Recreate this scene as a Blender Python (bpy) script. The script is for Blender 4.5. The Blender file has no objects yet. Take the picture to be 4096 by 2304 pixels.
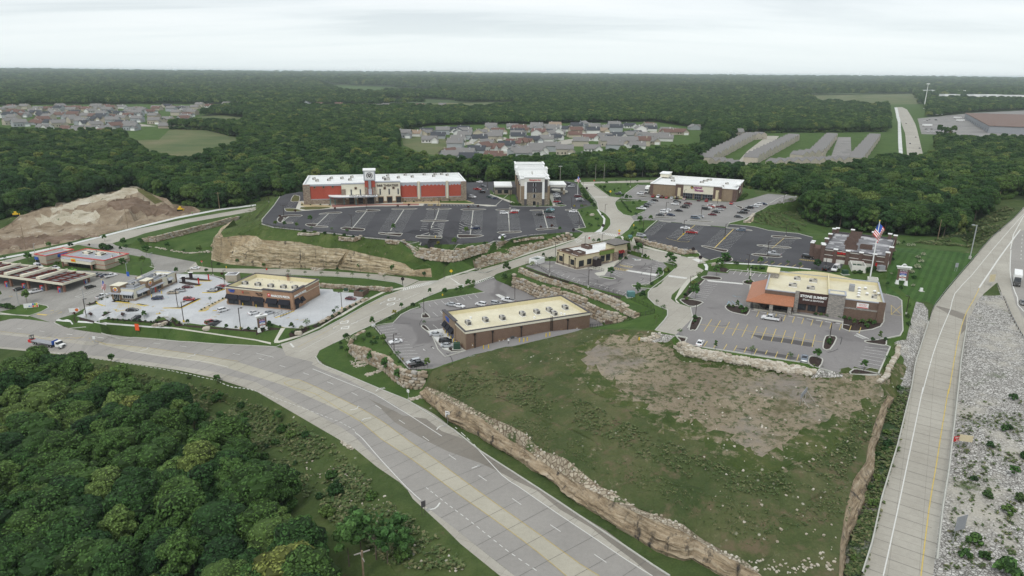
import bpy,bmesh,math,random
from mathutils import Vector,Matrix,noise,geometry
from mathutils.bvhtree import BVHTree
random.seed(7)
D=bpy.data
SC=bpy.context.scene
COL=SC.collection
# camera
CAMH=90.0
FPX=4096*24/36.0
PITCH=math.atan((1152-184*4096/2576)/FPX)
ROLL=math.atan(22/2576)
cp_,sp_,cr_,sr_=math.cos(PITCH),math.sin(PITCH),math.cos(ROLL),math.sin(ROLL)
cam=D.cameras.new("camera");camo=D.objects.new("camera",cam);COL.objects.link(camo)
cam.lens=24;cam.sensor_width=36;cam.clip_start=1;cam.clip_end=90000
camo.matrix_world=Matrix(((cr_,-sr_,0,0),(sr_*sp_,cr_*sp_,-cp_,0),(sr_*cp_,cr_*cp_,sp_,CAMH),(0,0,0,1)))
SC.camera=camo
# sky, sun, exposure
SUN_EL,SUN_AZ=math.radians(52),math.radians(205)
W=D.worlds.new("World");SC.world=W;W.use_nodes=True
nt=W.node_tree;nt.nodes.clear()
def wn(t,**k):
 n=nt.nodes.new(t)
 for a,b in k.items():setattr(n,a,b)
 return n
sky=wn("ShaderNodeTexSky",sky_type='NISHITA',sun_disc=False,sun_elevation=SUN_EL,sun_rotation=SUN_AZ)
tc=wn("ShaderNodeTexCoord");sep=wn("ShaderNodeSeparateXYZ");nt.links.new(tc.outputs["Generated"],sep.inputs[0])
def wmath(op,a,b=None):
 n=wn("ShaderNodeMath",operation=op)
 for i,v in enumerate((a,b)):
  if v is None:continue
  if isinstance(v,(int,float)):n.inputs[i].default_value=v
  else:nt.links.new(v,n.inputs[i])
 return n.outputs[0]
zc=wmath('ADD',wmath('MAXIMUM',sep.outputs[2],0.0),0.10)
cmb=wn("ShaderNodeCombineXYZ")
nt.links.new(wmath('MULTIPLY',wmath('DIVIDE',sep.outputs[0],zc),0.30),cmb.inputs[0])
nt.links.new(wmath('MULTIPLY',wmath('DIVIDE',sep.outputs[1],zc),1.0),cmb.inputs[1])
cn=wn("ShaderNodeTexNoise");cn.inputs["Scale"].default_value=0.9;cn.inputs["Detail"].default_value=6;cn.inputs["Roughness"].default_value=0.55
cn.inputs["Distortion"].default_value=0.4
nt.links.new(cmb.outputs[0],cn.inputs["Vector"])
cr=wn("ShaderNodeValToRGB");e=cr.color_ramp.elements
e[0].position=0.34;e[0].color=(0.64,0.69,0.725,1);e[1].position=0.62;e[1].color=(0.93,0.95,0.96,1)
el=cr.color_ramp.elements.new(0.48);el.color=(0.83,0.87,0.89,1)
nt.links.new(cn.outputs["Fac"],cr.inputs[0])
hz=wn("ShaderNodeMapRange");hz.inputs[1].default_value=0.0;hz.inputs[2].default_value=0.10;hz.inputs[3].default_value=1.0;hz.inputs[4].default_value=0.0
nt.links.new(sep.outputs[2],hz.inputs[0])
mixh=wn("ShaderNodeMix",data_type='RGBA');nt.links.new(hz.outputs[0],mixh.inputs[0]);nt.links.new(cr.outputs[0],mixh.inputs[6]);mixh.inputs[7].default_value=(0.83,0.91,0.935,1)
sk=wn("ShaderNodeVectorMath",operation='SCALE');nt.links.new(sky.outputs[0],sk.inputs[0]);sk.inputs[3].default_value=0.10
mixs=wn("ShaderNodeMix",data_type='RGBA');mixs.inputs[0].default_value=0.86
nt.links.new(sk.outputs[0],mixs.inputs[6]);nt.links.new(mixh.outputs[2],mixs.inputs[7])
bg=wn("ShaderNodeBackground");nt.links.new(mixs.outputs[2],bg.inputs[0]);bg.inputs[1].default_value=1.12
wo=wn("ShaderNodeOutputWorld");nt.links.new(bg.outputs[0],wo.inputs[0])
sl=D.lights.new("sun",'SUN');sl.energy=1.5;sl.angle=math.radians(20);sl.color=(1,0.96,0.9)
so=D.objects.new("sun",sl);COL.objects.link(so)
sd=Vector((math.sin(SUN_AZ)*math.cos(SUN_EL),math.cos(SUN_AZ)*math.cos(SUN_EL),math.sin(SUN_EL)))
so.rotation_euler=sd.to_track_quat('Z','Y').to_euler();so.location=(0,0,300)
SC.view_settings.view_transform='Standard';SC.view_settings.look='None';SC.view_settings.exposure=0.02;SC.view_settings.gamma=1
SC.render.engine='CYCLES'
cy=SC.cycles;cy.use_denoising=True;cy.max_bounces=5;cy.diffuse_bounces=3;cy.glossy_bounces=2;cy.transmission_bounces=2
cy.volume_bounces=0;cy.transparent_max_bounces=4;cy.use_adaptive_sampling=True;cy.adaptive_threshold=0.02
try:cy.denoiser='OPENIMAGEDENOISE'
except Exception:pass
# photo tiles -> points
TL={'A':(0,600,2.5156),'B':(1024,600,2.5156),'C':(2048,600,2.5156),'D':(3072,600,2.5156),'E':(0,1000,2.5156),'F':(1024,1000,2.5156),'G':(2048,1000,2.5156),'H':(3072,1000,2.5156),'I':(0,1550,1.887),'J':(1365,1550,1.887),'K':(2730,1550,1.887),'L':(0,200,2.5156),'M':(1024,200,2.5156),'N':(2048,200,2.5156),'O':(3072,200,2.5156),'V':(0,0,.6289),'a':(420,1060,5.031),'b':(880,1060,5.031),'c':(2180,940,5.031),'d':(1960,620,5.031),'e':(3180,860,2.844),'g':(2980,1060,2.275),'h':(0,980,2.844),'i':(3500,900,2.443),'j':(2500,640,2.423),'k':(1600,480,2.275),'l':(0,400,2.275),'m':(1180,660,2.844),'n':(1500,820,5.031),'o':(2560,860,5.031),'p':(2760,1180,5.031),'q':(1400,1180,5.031)}
def px(s):
 r=[];t=None
 for w in s.split():
  if w in TL:t=TL[w];continue
  a,b=w.split(',')
  r.append((t[0]+float(a)/t[2],t[1]+float(b)/t[2]))
 return r
def ray(p):
 x,y=p[0]-2048,p[1]-1152
 xr=cr_*x+sr_*y;yr=-sr_*x+cr_*y
 return Vector((xr,FPX*cp_-yr*sp_,-FPX*sp_-yr*cp_))
def at(p,z):
 d=ray(p);return Vector((0,0,CAMH))+d*((z-CAMH)/d.z)
def A1(s,z):return at(px(s)[0],z)
# mesh builder
MATS={}
class MB:
 def __init__(s):s.v=[];s.f=[];s.m=[];s.mats=[]
 def mi(s,m):
  if m not in s.mats:s.mats.append(m)
  return s.mats.index(m)
 def face(s,pts,m):
  n=len(s.v);s.v+=[tuple(p)for p in pts];s.f.append(tuple(range(n,n+len(pts))));s.m.append(s.mi(m))
 def mesh(s,vs,fs,m):
  n=len(s.v);s.v+=[tuple(p)for p in vs];k=s.mi(m)
  for f in fs:s.f.append(tuple(n+i for i in f));s.m.append(k)
 def box(s,x0,y0,z0,x1,y1,z1,m,top=None):
  v=[(x0,y0,z0),(x1,y0,z0),(x1,y1,z0),(x0,y1,z0),(x0,y0,z1),(x1,y0,z1),(x1,y1,z1),(x0,y1,z1)]
  s.mesh(v,[(0,3,2,1),(0,1,5,4),(1,2,6,5),(2,3,7,6),(3,0,4,7)],m);s.mesh(v[4:],[(0,1,2,3)],top or m)
 def prism(s,poly,z0,z1,m,top=None,bottom=True):
  n=len(poly);a=sum(poly[i][0]*poly[(i+1)%n][1]-poly[(i+1)%n][0]*poly[i][1]for i in range(n))
  if a<0:poly=poly[::-1]
  v=[(p[0],p[1],z0)for p in poly]+[(p[0],p[1],z1)for p in poly]
  s.mesh(v,[(i,(i+1)%n,n+(i+1)%n,n+i)for i in range(n)],m)
  s.mesh(v[n:],[tuple(range(n))],top or m)
  if bottom:s.mesh(v[:n],[tuple(range(n-1,-1,-1))],m)
 def frustum(s,x0,y0,x1,y1,z0,X0,Y0,X1,Y1,z1,m):
  v=[(x0,y0,z0),(x1,y0,z0),(x1,y1,z0),(x0,y1,z0),(X0,Y0,z1),(X1,Y0,z1),(X1,Y1,z1),(X0,Y1,z1)]
  s.mesh(v,[(0,3,2,1),(0,1,5,4),(1,2,6,5),(2,3,7,6),(3,0,4,7),(4,5,6,7)],m)
 def tube(s,p,q,r,m,n=6,r2=None):
  p=Vector(p);q=Vector(q);d=(q-p)
  if d.length<1e-6:return
  d.normalize();u=d.orthogonal().normalized();w=d.cross(u);r2=r if r2 is None else r2
  vs=[]
  for c,rr in((p,r),(q,r2)):
   for i in range(n):
    a=2*math.pi*i/n;vs.append(c+(u*math.cos(a)+w*math.sin(a))*rr)
  s.mesh(vs,[(i,(i+1)%n,n+(i+1)%n,n+i)for i in range(n)]+[tuple(range(n-1,-1,-1)),tuple(range(n,2*n))],m)
 def cyl(s,x,y,z0,z1,r,m,n=10,r2=None):s.tube((x,y,z0),(x,y,z1),r,m,n,r2)
 def text(s,body,size,m,x,y,z,rz=0.0,align='LEFT',ext=0.05,sx=1.0,flat=False,shear=0.0,bold=0.0):
  c=D.curves.new("t",'FONT');c.body=body;c.size=size;c.align_x=align;c.extrude=ext;c.resolution_u=2;c.shear=shear;c.offset=bold
  o=D.objects.new("t",c);me=D.meshes.new_from_object(o)
  M=Matrix.Translation((x,y,z))@Matrix.Rotation(rz,4,'Z')@(Matrix()if flat else Matrix.Rotation(math.pi/2,4,'X'))@Matrix.Diagonal((sx,1,1,1))
  s.mesh([M@v.co for v in me.vertices],[tuple(p.vertices)for p in me.polygons],m)
  D.objects.remove(o);D.curves.remove(c);D.meshes.remove(me)
 def build(s,name,parent=None,loc=None,smooth=False):
  me=D.meshes.new(name);me.from_pydata(s.v,[],s.f)
  for m in s.mats:me.materials.append(mat(m)if isinstance(m,str)else m)
  me.polygons.foreach_set("material_index",s.m)
  if smooth:me.polygons.foreach_set("use_smooth",[True]*len(s.f))
  me.update()
  o=D.objects.new(name,me);COL.objects.link(o)
  if parent:o.parent=parent
  if loc:o.location=loc
  return o
def tag(o,label=None,cat=None,group=None,kind=None):
 if label:o["label"]=label
 if cat:o["category"]=cat
 if group:o["group"]=group
 if kind:o["kind"]=kind
 return o
def thing(name,label,cat,loc=(0,0,0),rz=0.0,group=None):
 o=D.objects.new(name,None);COL.objects.link(o);o.location=loc;o.rotation_euler=(0,0,rz);o.empty_display_size=.5
 return tag(o,label,cat,group)
def dup(root,loc,rz=0.0,label=None,group=None,scale=None):
 def cp(o,par):
  c=o.copy();COL.objects.link(c)
  if par:c.parent=par
  for ch in[x for x in CH.get(o.name,[])]:cp(ch,c)
  return c
 r=cp(root,None);r.location=loc;r.rotation_euler=(0,0,rz)
 if scale:r.scale=scale if not isinstance(scale,(int,float))else(scale,)*3
 if label:r["label"]=label
 if group:r["group"]=group
 return r
CH={}
def reg(root):
 def go(o):
  CH[o.name]=[c for c in D.objects if c.parent==o]
  for c in CH[o.name]:go(c)
 go(root);return root
 # materials
def N(nt,t,ins=None,**k):
 n=nt.nodes.new(t)
 for a,b in k.items():setattr(n,a,b)
 for a,b in(ins or{}).items():
  if hasattr(b,"is_linked")or hasattr(b,"links"):nt.links.new(b,n.inputs[a])
  else:n.inputs[a].default_value=b
 return n
def base(name,rough=.85,spec=.3,metal=0.0):
 m=D.materials.new(name);m.use_nodes=True;t=m.node_tree;b=t.nodes["Principled BSDF"]
 b.inputs["Roughness"].default_value=rough;b.inputs["Specular IOR Level"].default_value=spec;b.inputs["Metallic"].default_value=metal
 return m,t,b
def pos(t,scale=(1,1,1)):
 g=t.nodes.new("ShaderNodeNewGeometry");mp=N(t,"ShaderNodeMapping",{"Vector":g.outputs["Position"],"Scale":scale});return mp.outputs[0]
def nz(t,v,scale,detail=4,rough=.6,dist=0.0):
 return N(t,"ShaderNodeTexNoise",{"Vector":v,"Scale":scale,"Detail":detail,"Roughness":rough,"Distortion":dist}).outputs["Fac"]
def ramp(t,f,stops):
 r=N(t,"ShaderNodeValToRGB",{"Fac":f});el=r.color_ramp.elements
 while len(el)<len(stops):el.new(.5)
 for e,(p,c)in zip(el,stops):e.position=p;e.color=(c[0],c[1],c[2],1)if not isinstance(c,(int,float))else(c,c,c,1)
 return r.outputs[0]
def mix(t,f,a,b,mode='MIX'):
 n=t.nodes.new("ShaderNodeMix");n.data_type='RGBA';n.blend_type=mode
 for i,v in((0,f),(6,a),(7,b)):
  if hasattr(v,"links"):t.links.new(v,n.inputs[i])
  elif isinstance(v,(int,float)):n.inputs[i].default_value=v if i==0 else(v,v,v,1)
  else:n.inputs[i].default_value=(v[0],v[1],v[2],1)
 return n.outputs[2]
def bump(t,b,h,s=.4,d=.1):
 n=N(t,"ShaderNodeBump",{"Strength":s,"Distance":d,"Height":h});t.links.new(n.outputs[0],b.inputs["Normal"])
def paint(name,c,rough=.6,var=.12,scale=1.5,spec=.3,metal=0.0):
 m,t,b=base(name,rough,spec,metal);f=nz(t,pos(t),scale,4)
 lo=[x*(1-var)for x in c];hi=[min(1,x*(1+var))for x in c]
 t.links.new(ramp(t,f,[(.3,lo),(.7,hi)]),b.inputs["Base Color"]);return m
def m_car(name,c,rough=.25):
 m,t,b=base(name,rough,.5)
 b.inputs["Base Color"].default_value=(*c,1);b.inputs["Coat Weight"].default_value=.6;b.inputs["Coat Roughness"].default_value=.08;return m
def m_paving(name,c1,c2,joint=0.0,patch=None,sc=.06,ang=0.0):
 m,t,b=base(name,.9,.2);v=pos(t)
 f=nz(t,v,sc,6,.62);f2=nz(t,v,1.2,5,.7)
 col=ramp(t,f,[(.3,c1),(.7,c2)])
 col=mix(t,.35,col,ramp(t,f2,[(.25,.55),(.75,1.0)]),'MULTIPLY')
 if patch:
  col=mix(t,ramp(t,nz(t,v,patch[1],3,.5,.6),[(.56,0),(.6,1)]),col,patch[0])
 if joint:
  g=t.nodes.new("ShaderNodeNewGeometry");mp=N(t,"ShaderNodeMapping",{"Vector":g.outputs["Position"],"Rotation":(0,0,ang)})
  br=N(t,"ShaderNodeTexBrick",{"Vector":mp.outputs[0],"Scale":1.0,"Mortar Size":.05,"Brick Width":4.6,"Row Height":4.6,"Color1":(1,1,1,1),"Color2":(.95,.95,.95,1),"Mortar":(joint,joint,joint,1)},offset=0.0)
  col=mix(t,1.0,col,br.outputs[0],'MULTIPLY')
 t.links.new(col,b.inputs["Base Color"]);return m
def m_grass(name,stops,sc=.35,bare=None,stripes=None,stones=None):
 m,t,b=base(name,.95,.1);v=pos(t)
 f=nz(t,v,sc,7,.68);col=ramp(t,f,stops)
 col=mix(t,.5,col,ramp(t,nz(t,v,2.2,4,.75),[(.3,.45),(.72,1.25)]),'MULTIPLY')
 if stripes:
  g=t.nodes.new("ShaderNodeNewGeometry");mp=N(t,"ShaderNodeMapping",{"Vector":g.outputs["Position"],"Rotation":(0,0,stripes[0])})
  w=N(t,"ShaderNodeTexWave",{"Vector":mp.outputs[0],"Scale":stripes[1],"Distortion":1.2,"Detail":2});col=mix(t,.45,col,ramp(t,w.outputs[1],[(.3,.6),(.7,1.1)]),'MULTIPLY')
 if bare:
  for(c,s,lo,hi)in bare:
   col=mix(t,ramp(t,nz(t,v,s,8,.74),[(lo,0),(hi,1)]),col,c)
 if stones:
  vo=N(t,"ShaderNodeTexVoronoi",{"Vector":v,"Scale":stones[0]})
  k=mix(t,1.0,ramp(t,vo.outputs["Distance"],[(.12,1),(.2,0)]),ramp(t,nz(t,v,.09,3,.6),[(stones[1],0),(stones[1]+.1,1)]),'MULTIPLY')
  col=mix(t,k,col,(.42,.40,.34))
 t.links.new(col,b.inputs["Base Color"]);bump(t,b,f,.5,.4);return m
def m_stones(name,c1,c2,dark,sc,extra=None):
 m,t,b=base(name,.9,.2);v=pos(t)
 vo=N(t,"ShaderNodeTexVoronoi",{"Vector":v,"Scale":sc,"Randomness":1.0},feature='DISTANCE_TO_EDGE')
 vc=N(t,"ShaderNodeTexVoronoi",{"Vector":v,"Scale":sc})
 sepc=N(t,"ShaderNodeSeparateColor",{"Color":vc.outputs["Color"]})
 col=ramp(t,sepc.outputs[0],[(0,c1),(1,c2)])
 col=mix(t,ramp(t,vo.outputs[0],[(.0,0),(.16,1)]),dark,col)
 if extra:
  for(c,s,lo,hi)in extra:col=mix(t,ramp(t,nz(t,v,s,7,.7),[(lo,0),(hi,1)]),col,c)
 t.links.new(col,b.inputs["Base Color"]);bump(t,b,vo.outputs[0],.8,.3);return m
def m_rock(name,c1,c2,c3,stain=.5):
 m,t,b=base(name,.92,.2)
 f=nz(t,pos(t,(.12,.12,1.3)),1.6,7,.7,.3);f2=nz(t,pos(t),.5,7,.75)
 col=ramp(t,f,[(.3,c3),(.48,c1),(.7,c2)])
 col=mix(t,.6,col,ramp(t,f2,[(.28,.3),(.6,1.15)]),'MULTIPLY')
 st=nz(t,pos(t,(.8,.8,.05)),.55,5,.7);big=nz(t,pos(t),.04,2,.5)
 k=mix(t,1.0,ramp(t,st,[(.55,0),(.66,1)]),ramp(t,big,[(stain-.08,0),(stain+.06,1)]),'MULTIPLY')
 col=mix(t,k,col,(.05,.045,.04));t.links.new(col,b.inputs["Base Color"]);bump(t,b,f,.7,.4);return m
def m_island(name,stops,rough=.9):
 m,t,b=base(name,rough,.2);g=t.nodes.new("ShaderNodeNewGeometry")
 col=ramp(t,g.outputs["Random Per Island"],stops)
 col=mix(t,.5,col,ramp(t,nz(t,pos(t),1.4,5,.7),[(.3,.5),(.7,1.2)]),'MULTIPLY')
 t.links.new(col,b.inputs["Base Color"]);return m
def m_foliage(name,stops,dark=.4,big=1.5):
 m,t,b=base(name,.8,.15);g=t.nodes.new("ShaderNodeNewGeometry");oi=t.nodes.new("ShaderNodeObjectInfo")
 col=ramp(t,oi.outputs["Random"],stops)
 col=mix(t,1.0,col,ramp(t,g.outputs["Random Per Island"],[(0,dark),(.6,1.0),(1,big)]),'MULTIPLY')
 t.links.new(col,b.inputs["Base Color"]);return m
def m_brick(name,c1,c2,mortar,bw=.4,rh=.13):
 m,t,b=base(name,.9,.2);g=t.nodes.new("ShaderNodeTexCoord")
 mp=N(t,"ShaderNodeMapping",{"Vector":g.outputs["Object"]});s=N(t,"ShaderNodeSeparateXYZ",{0:mp.outputs[0]})
 ad=N(t,"ShaderNodeMath",{0:s.outputs[0],1:s.outputs[1]},operation='ADD');cb=N(t,"ShaderNodeCombineXYZ",{0:ad.outputs[0],1:s.outputs[2]})
 br=N(t,"ShaderNodeTexBrick",{"Vector":cb.outputs[0],"Scale":1.0,"Mortar Size":.02,"Brick Width":bw,"Row Height":rh,"Color1":(*c1,1),"Color2":(*c2,1),"Mortar":(*mortar,1)})
 col=mix(t,.4,br.outputs[0],ramp(t,nz(t,pos(t),.8,5,.7),[(.3,.65),(.7,1.15)]),'MULTIPLY')
 t.links.new(col,b.inputs["Base Color"]);return m
FS=[(0,(.026,.066,.022)),(.3,(.036,.086,.024)),(.55,(.054,.112,.029)),(.8,(.080,.145,.036)),(.95,(.125,.19,.052)),(1,(.18,.21,.055))]
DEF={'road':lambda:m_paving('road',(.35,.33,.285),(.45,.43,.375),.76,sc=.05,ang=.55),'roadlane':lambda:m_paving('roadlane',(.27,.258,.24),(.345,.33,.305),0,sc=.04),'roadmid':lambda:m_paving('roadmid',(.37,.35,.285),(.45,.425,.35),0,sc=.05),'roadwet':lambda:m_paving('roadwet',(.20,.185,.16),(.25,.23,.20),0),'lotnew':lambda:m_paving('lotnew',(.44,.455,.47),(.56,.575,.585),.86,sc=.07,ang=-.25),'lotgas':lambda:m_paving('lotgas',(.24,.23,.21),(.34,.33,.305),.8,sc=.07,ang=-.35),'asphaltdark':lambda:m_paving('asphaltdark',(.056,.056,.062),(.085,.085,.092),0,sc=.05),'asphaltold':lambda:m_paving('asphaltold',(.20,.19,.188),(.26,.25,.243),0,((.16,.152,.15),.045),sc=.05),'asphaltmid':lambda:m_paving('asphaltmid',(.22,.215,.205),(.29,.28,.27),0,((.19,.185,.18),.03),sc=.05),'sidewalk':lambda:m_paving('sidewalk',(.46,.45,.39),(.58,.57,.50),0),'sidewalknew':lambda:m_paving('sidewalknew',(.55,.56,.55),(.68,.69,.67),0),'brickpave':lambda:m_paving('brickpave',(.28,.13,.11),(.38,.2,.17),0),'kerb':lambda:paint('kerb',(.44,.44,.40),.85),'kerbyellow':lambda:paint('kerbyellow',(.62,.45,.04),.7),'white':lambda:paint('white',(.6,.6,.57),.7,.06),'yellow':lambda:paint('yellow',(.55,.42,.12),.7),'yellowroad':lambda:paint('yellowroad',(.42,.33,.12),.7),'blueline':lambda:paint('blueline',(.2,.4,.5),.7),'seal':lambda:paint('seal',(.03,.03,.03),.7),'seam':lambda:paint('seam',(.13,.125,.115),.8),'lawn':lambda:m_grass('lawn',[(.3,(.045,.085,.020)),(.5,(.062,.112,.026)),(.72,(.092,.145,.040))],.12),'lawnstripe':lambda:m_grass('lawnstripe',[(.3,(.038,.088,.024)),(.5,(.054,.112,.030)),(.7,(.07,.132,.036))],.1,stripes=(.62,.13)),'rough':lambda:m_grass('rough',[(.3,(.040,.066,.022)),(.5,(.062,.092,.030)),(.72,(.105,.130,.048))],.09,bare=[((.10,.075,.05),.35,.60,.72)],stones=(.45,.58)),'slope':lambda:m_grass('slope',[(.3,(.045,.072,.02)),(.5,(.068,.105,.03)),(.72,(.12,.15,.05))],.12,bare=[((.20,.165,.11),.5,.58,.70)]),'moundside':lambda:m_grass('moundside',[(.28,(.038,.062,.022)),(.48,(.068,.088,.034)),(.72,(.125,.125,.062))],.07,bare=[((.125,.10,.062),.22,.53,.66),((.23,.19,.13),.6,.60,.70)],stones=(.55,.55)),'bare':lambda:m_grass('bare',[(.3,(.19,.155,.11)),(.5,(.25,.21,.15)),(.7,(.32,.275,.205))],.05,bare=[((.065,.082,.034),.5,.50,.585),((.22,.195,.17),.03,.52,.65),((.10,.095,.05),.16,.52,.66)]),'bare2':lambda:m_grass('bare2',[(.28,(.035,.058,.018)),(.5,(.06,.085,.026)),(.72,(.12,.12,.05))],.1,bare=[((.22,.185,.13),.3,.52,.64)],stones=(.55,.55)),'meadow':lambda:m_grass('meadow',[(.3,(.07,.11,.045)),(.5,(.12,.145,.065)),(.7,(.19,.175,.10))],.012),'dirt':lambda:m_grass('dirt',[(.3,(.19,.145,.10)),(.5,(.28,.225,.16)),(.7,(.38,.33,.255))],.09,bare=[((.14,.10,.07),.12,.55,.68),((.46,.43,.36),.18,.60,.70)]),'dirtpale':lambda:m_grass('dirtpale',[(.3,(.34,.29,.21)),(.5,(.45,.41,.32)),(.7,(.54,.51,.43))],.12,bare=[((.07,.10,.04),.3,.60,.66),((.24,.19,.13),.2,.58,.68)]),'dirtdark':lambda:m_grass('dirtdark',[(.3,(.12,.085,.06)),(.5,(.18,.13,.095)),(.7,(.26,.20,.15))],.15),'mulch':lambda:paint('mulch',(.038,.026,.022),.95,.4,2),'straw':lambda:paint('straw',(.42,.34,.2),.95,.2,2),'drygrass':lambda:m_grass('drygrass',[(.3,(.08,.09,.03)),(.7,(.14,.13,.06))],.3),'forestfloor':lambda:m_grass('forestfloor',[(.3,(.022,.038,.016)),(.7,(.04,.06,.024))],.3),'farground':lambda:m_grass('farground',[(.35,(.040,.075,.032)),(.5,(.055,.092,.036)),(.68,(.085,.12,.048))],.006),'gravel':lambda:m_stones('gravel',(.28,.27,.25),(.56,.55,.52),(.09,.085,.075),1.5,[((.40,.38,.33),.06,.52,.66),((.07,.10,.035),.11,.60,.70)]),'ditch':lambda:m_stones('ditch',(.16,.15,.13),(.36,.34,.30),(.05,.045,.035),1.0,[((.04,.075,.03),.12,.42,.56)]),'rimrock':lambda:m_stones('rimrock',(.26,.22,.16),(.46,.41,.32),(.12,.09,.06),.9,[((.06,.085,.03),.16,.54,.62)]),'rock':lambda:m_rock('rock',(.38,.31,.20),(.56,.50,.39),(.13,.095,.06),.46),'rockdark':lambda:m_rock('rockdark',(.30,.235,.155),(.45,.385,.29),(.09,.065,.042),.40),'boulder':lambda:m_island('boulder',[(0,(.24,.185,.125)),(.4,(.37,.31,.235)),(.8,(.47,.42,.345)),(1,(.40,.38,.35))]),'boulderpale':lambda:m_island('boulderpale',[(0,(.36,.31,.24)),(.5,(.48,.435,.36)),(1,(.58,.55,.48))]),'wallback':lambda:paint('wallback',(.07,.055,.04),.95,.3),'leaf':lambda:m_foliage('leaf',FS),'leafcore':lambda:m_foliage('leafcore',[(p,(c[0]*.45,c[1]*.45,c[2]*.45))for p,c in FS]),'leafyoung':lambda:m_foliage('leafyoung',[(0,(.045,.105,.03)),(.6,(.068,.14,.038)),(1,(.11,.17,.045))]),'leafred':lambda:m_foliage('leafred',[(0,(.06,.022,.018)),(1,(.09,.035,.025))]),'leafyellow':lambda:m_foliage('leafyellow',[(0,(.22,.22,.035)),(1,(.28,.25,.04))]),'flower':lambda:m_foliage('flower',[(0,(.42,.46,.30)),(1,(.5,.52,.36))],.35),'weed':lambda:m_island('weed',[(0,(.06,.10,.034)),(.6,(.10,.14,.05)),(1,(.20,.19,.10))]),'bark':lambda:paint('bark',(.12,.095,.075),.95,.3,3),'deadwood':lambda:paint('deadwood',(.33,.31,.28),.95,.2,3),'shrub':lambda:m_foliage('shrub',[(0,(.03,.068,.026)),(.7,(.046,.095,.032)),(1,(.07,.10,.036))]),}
def mat(n):
 if n not in MATS:MATS[n]=DEF[n]()
 return MATS[n]
DEF.update({'site':lambda:m_grass('site',[(.3,(.042,.078,.022)),(.5,(.060,.105,.028)),(.72,(.092,.135,.042))],.1,bare=[((.12,.10,.06),.3,.64,.74)]),'rockback':lambda:m_rock('rockback',(.34,.265,.165),(.44,.38,.28),(.19,.14,.085)),'rockbackd':lambda:m_rock('rockbackd',(.27,.205,.135),(.38,.32,.235),(.12,.085,.055),.44),'seamgrey':lambda:m_paving('seamgrey',(.085,.08,.08),(.115,.11,.11),0)})
# terrain: break lines (photo point, height)
def cat(pts,n=3,closed=False):
 if n<=1 or len(pts)<3:return list(pts)
 L=len(pts);out=[]
 g=(lambda i:pts[i%L])if closed else(lambda i:pts[max(0,min(L-1,i))])
 for i in range(L if closed else L-1):
  p0,p1,p2,p3=g(i-1),g(i),g(i+1),g(i+2)
  for k in range(n):
   t=k/n
   out.append(tuple(.5*(2*b+(c-a)*t+(2*a-5*b+4*c-d)*t*t+(3*b-a-3*c+d)*t**3)for a,b,c,d in zip(p0,p1,p2,p3)))
 if not closed:out.append(tuple(pts[-1]))
 return out
def zl(s,z,sm=1):
 p=px(s)
 if isinstance(z,(int,float)):z=[z]*len(p)
 elif len(z)==2 and len(p)!=2:z=[z[0]+(z[1]-z[0])*i/(len(p)-1)for i in range(len(p))]
 assert len(z)==len(p),(s,len(p),len(z))
 q=cat([(a[0],a[1],b)for a,b in zip(p,z)],sm)
 return[at(a,a[2])for a in q]
S_ART_NEAR="E -300,1000 0,992 400,1028 900,1082 1250,1132 1800,1210 2150,1285 2576,1420 J 100,460 270,600 440,715 600,870 850,1060 1000,1180 1310,1423 V 1400,1540 1600,1700"
S_ART_FAR="E -300,760 0,718 170,690 545,735 700,790 1030,840 1350,880 1800,920 2100,940 F 0,965 200,975 600,1095 700,1170 900,1250 1100,1330 1250,1400 J 500,95 700,200 850,320 930,400 1050,480 1200,570 1500,770 1800,970 2100,1180 2350,1340 2480,1423 V 1740,1510 1950,1650"
CLIFF1_TOP="A 2350,700 2200,850 2165,890 2250,880 2400,860 2576,865 B 60,905 250,915 420,925 560,955 700,985 850,990 1000,1020 1150,1060 1300,1090 1500,1145 1760,1190"
CLIFF1_BASE="A 2250,800 2160,900 2130,1105 2250,1140 2400,1160 2576,1170 B 60,1180 250,1185 420,1188 560,1190 700,1195 850,1200 1000,1215 1150,1232 1300,1245 1500,1265 1770,1280"
W_UP_T="B 1490,925 1520,945 1560,965 1700,985 1850,1000 1960,1005 2050,1000 2180,975 2300,955 2440,930 2576,915"
W_UP_B="B 1478,985 1530,1025 1620,1080 1740,1105 1850,1122 1960,1128 2060,1110 2180,1065 2300,1035 2440,1000 2576,968"
W_LO_T="B 1740,1130 1790,1150 1900,1160 2060,1155 2200,1100 2330,1055 2440,1020 2576,985 C 150,945 300,920 450,880 560,840 605,845"
W_LO_B="B 1770,1280 1800,1262 1900,1252 2060,1235 2200,1200 2330,1165 2440,1135 2576,1095 C 150,1030 300,985 450,945 560,912 615,895"
W_ST_T="F 1110,812 1060,835 1000,870 955,930 965,965 1050,985 1150,1010 1250,1050 1340,1095 1420,1160 1500,1212 1600,1215 1740,1212"
W_ST_B="F 1090,835 1010,890 960,930 940,985 955,1040 1020,1090 1120,1130 1230,1180 1330,1240 1400,1310 1480,1370 1590,1398 1695,1395"
W_A_T="G 0,240 100,290 200,335 330,370 480,400 600,435 700,480 800,530 900,580 1000,620 1100,655 1180,690"
W_A_B="G 0,370 100,400 200,450 330,520 480,550 600,590 700,630 800,680 900,725 1000,738 1060,735 1100,720"
W_B_T="G 85,175 200,228 330,268 480,305 600,345 750,395 900,440 1000,475 1100,525 1200,600 1290,665"
W_B_B="G 60,215 200,280 330,325 480,365 600,400 750,460 900,520 1000,560 1100,620 1170,655 1250,690"
W_D_T="C 1225,880 1320,905 1420,930 1550,960 1650,985 1750,1008 1800,1005 1860,1022"
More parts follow.
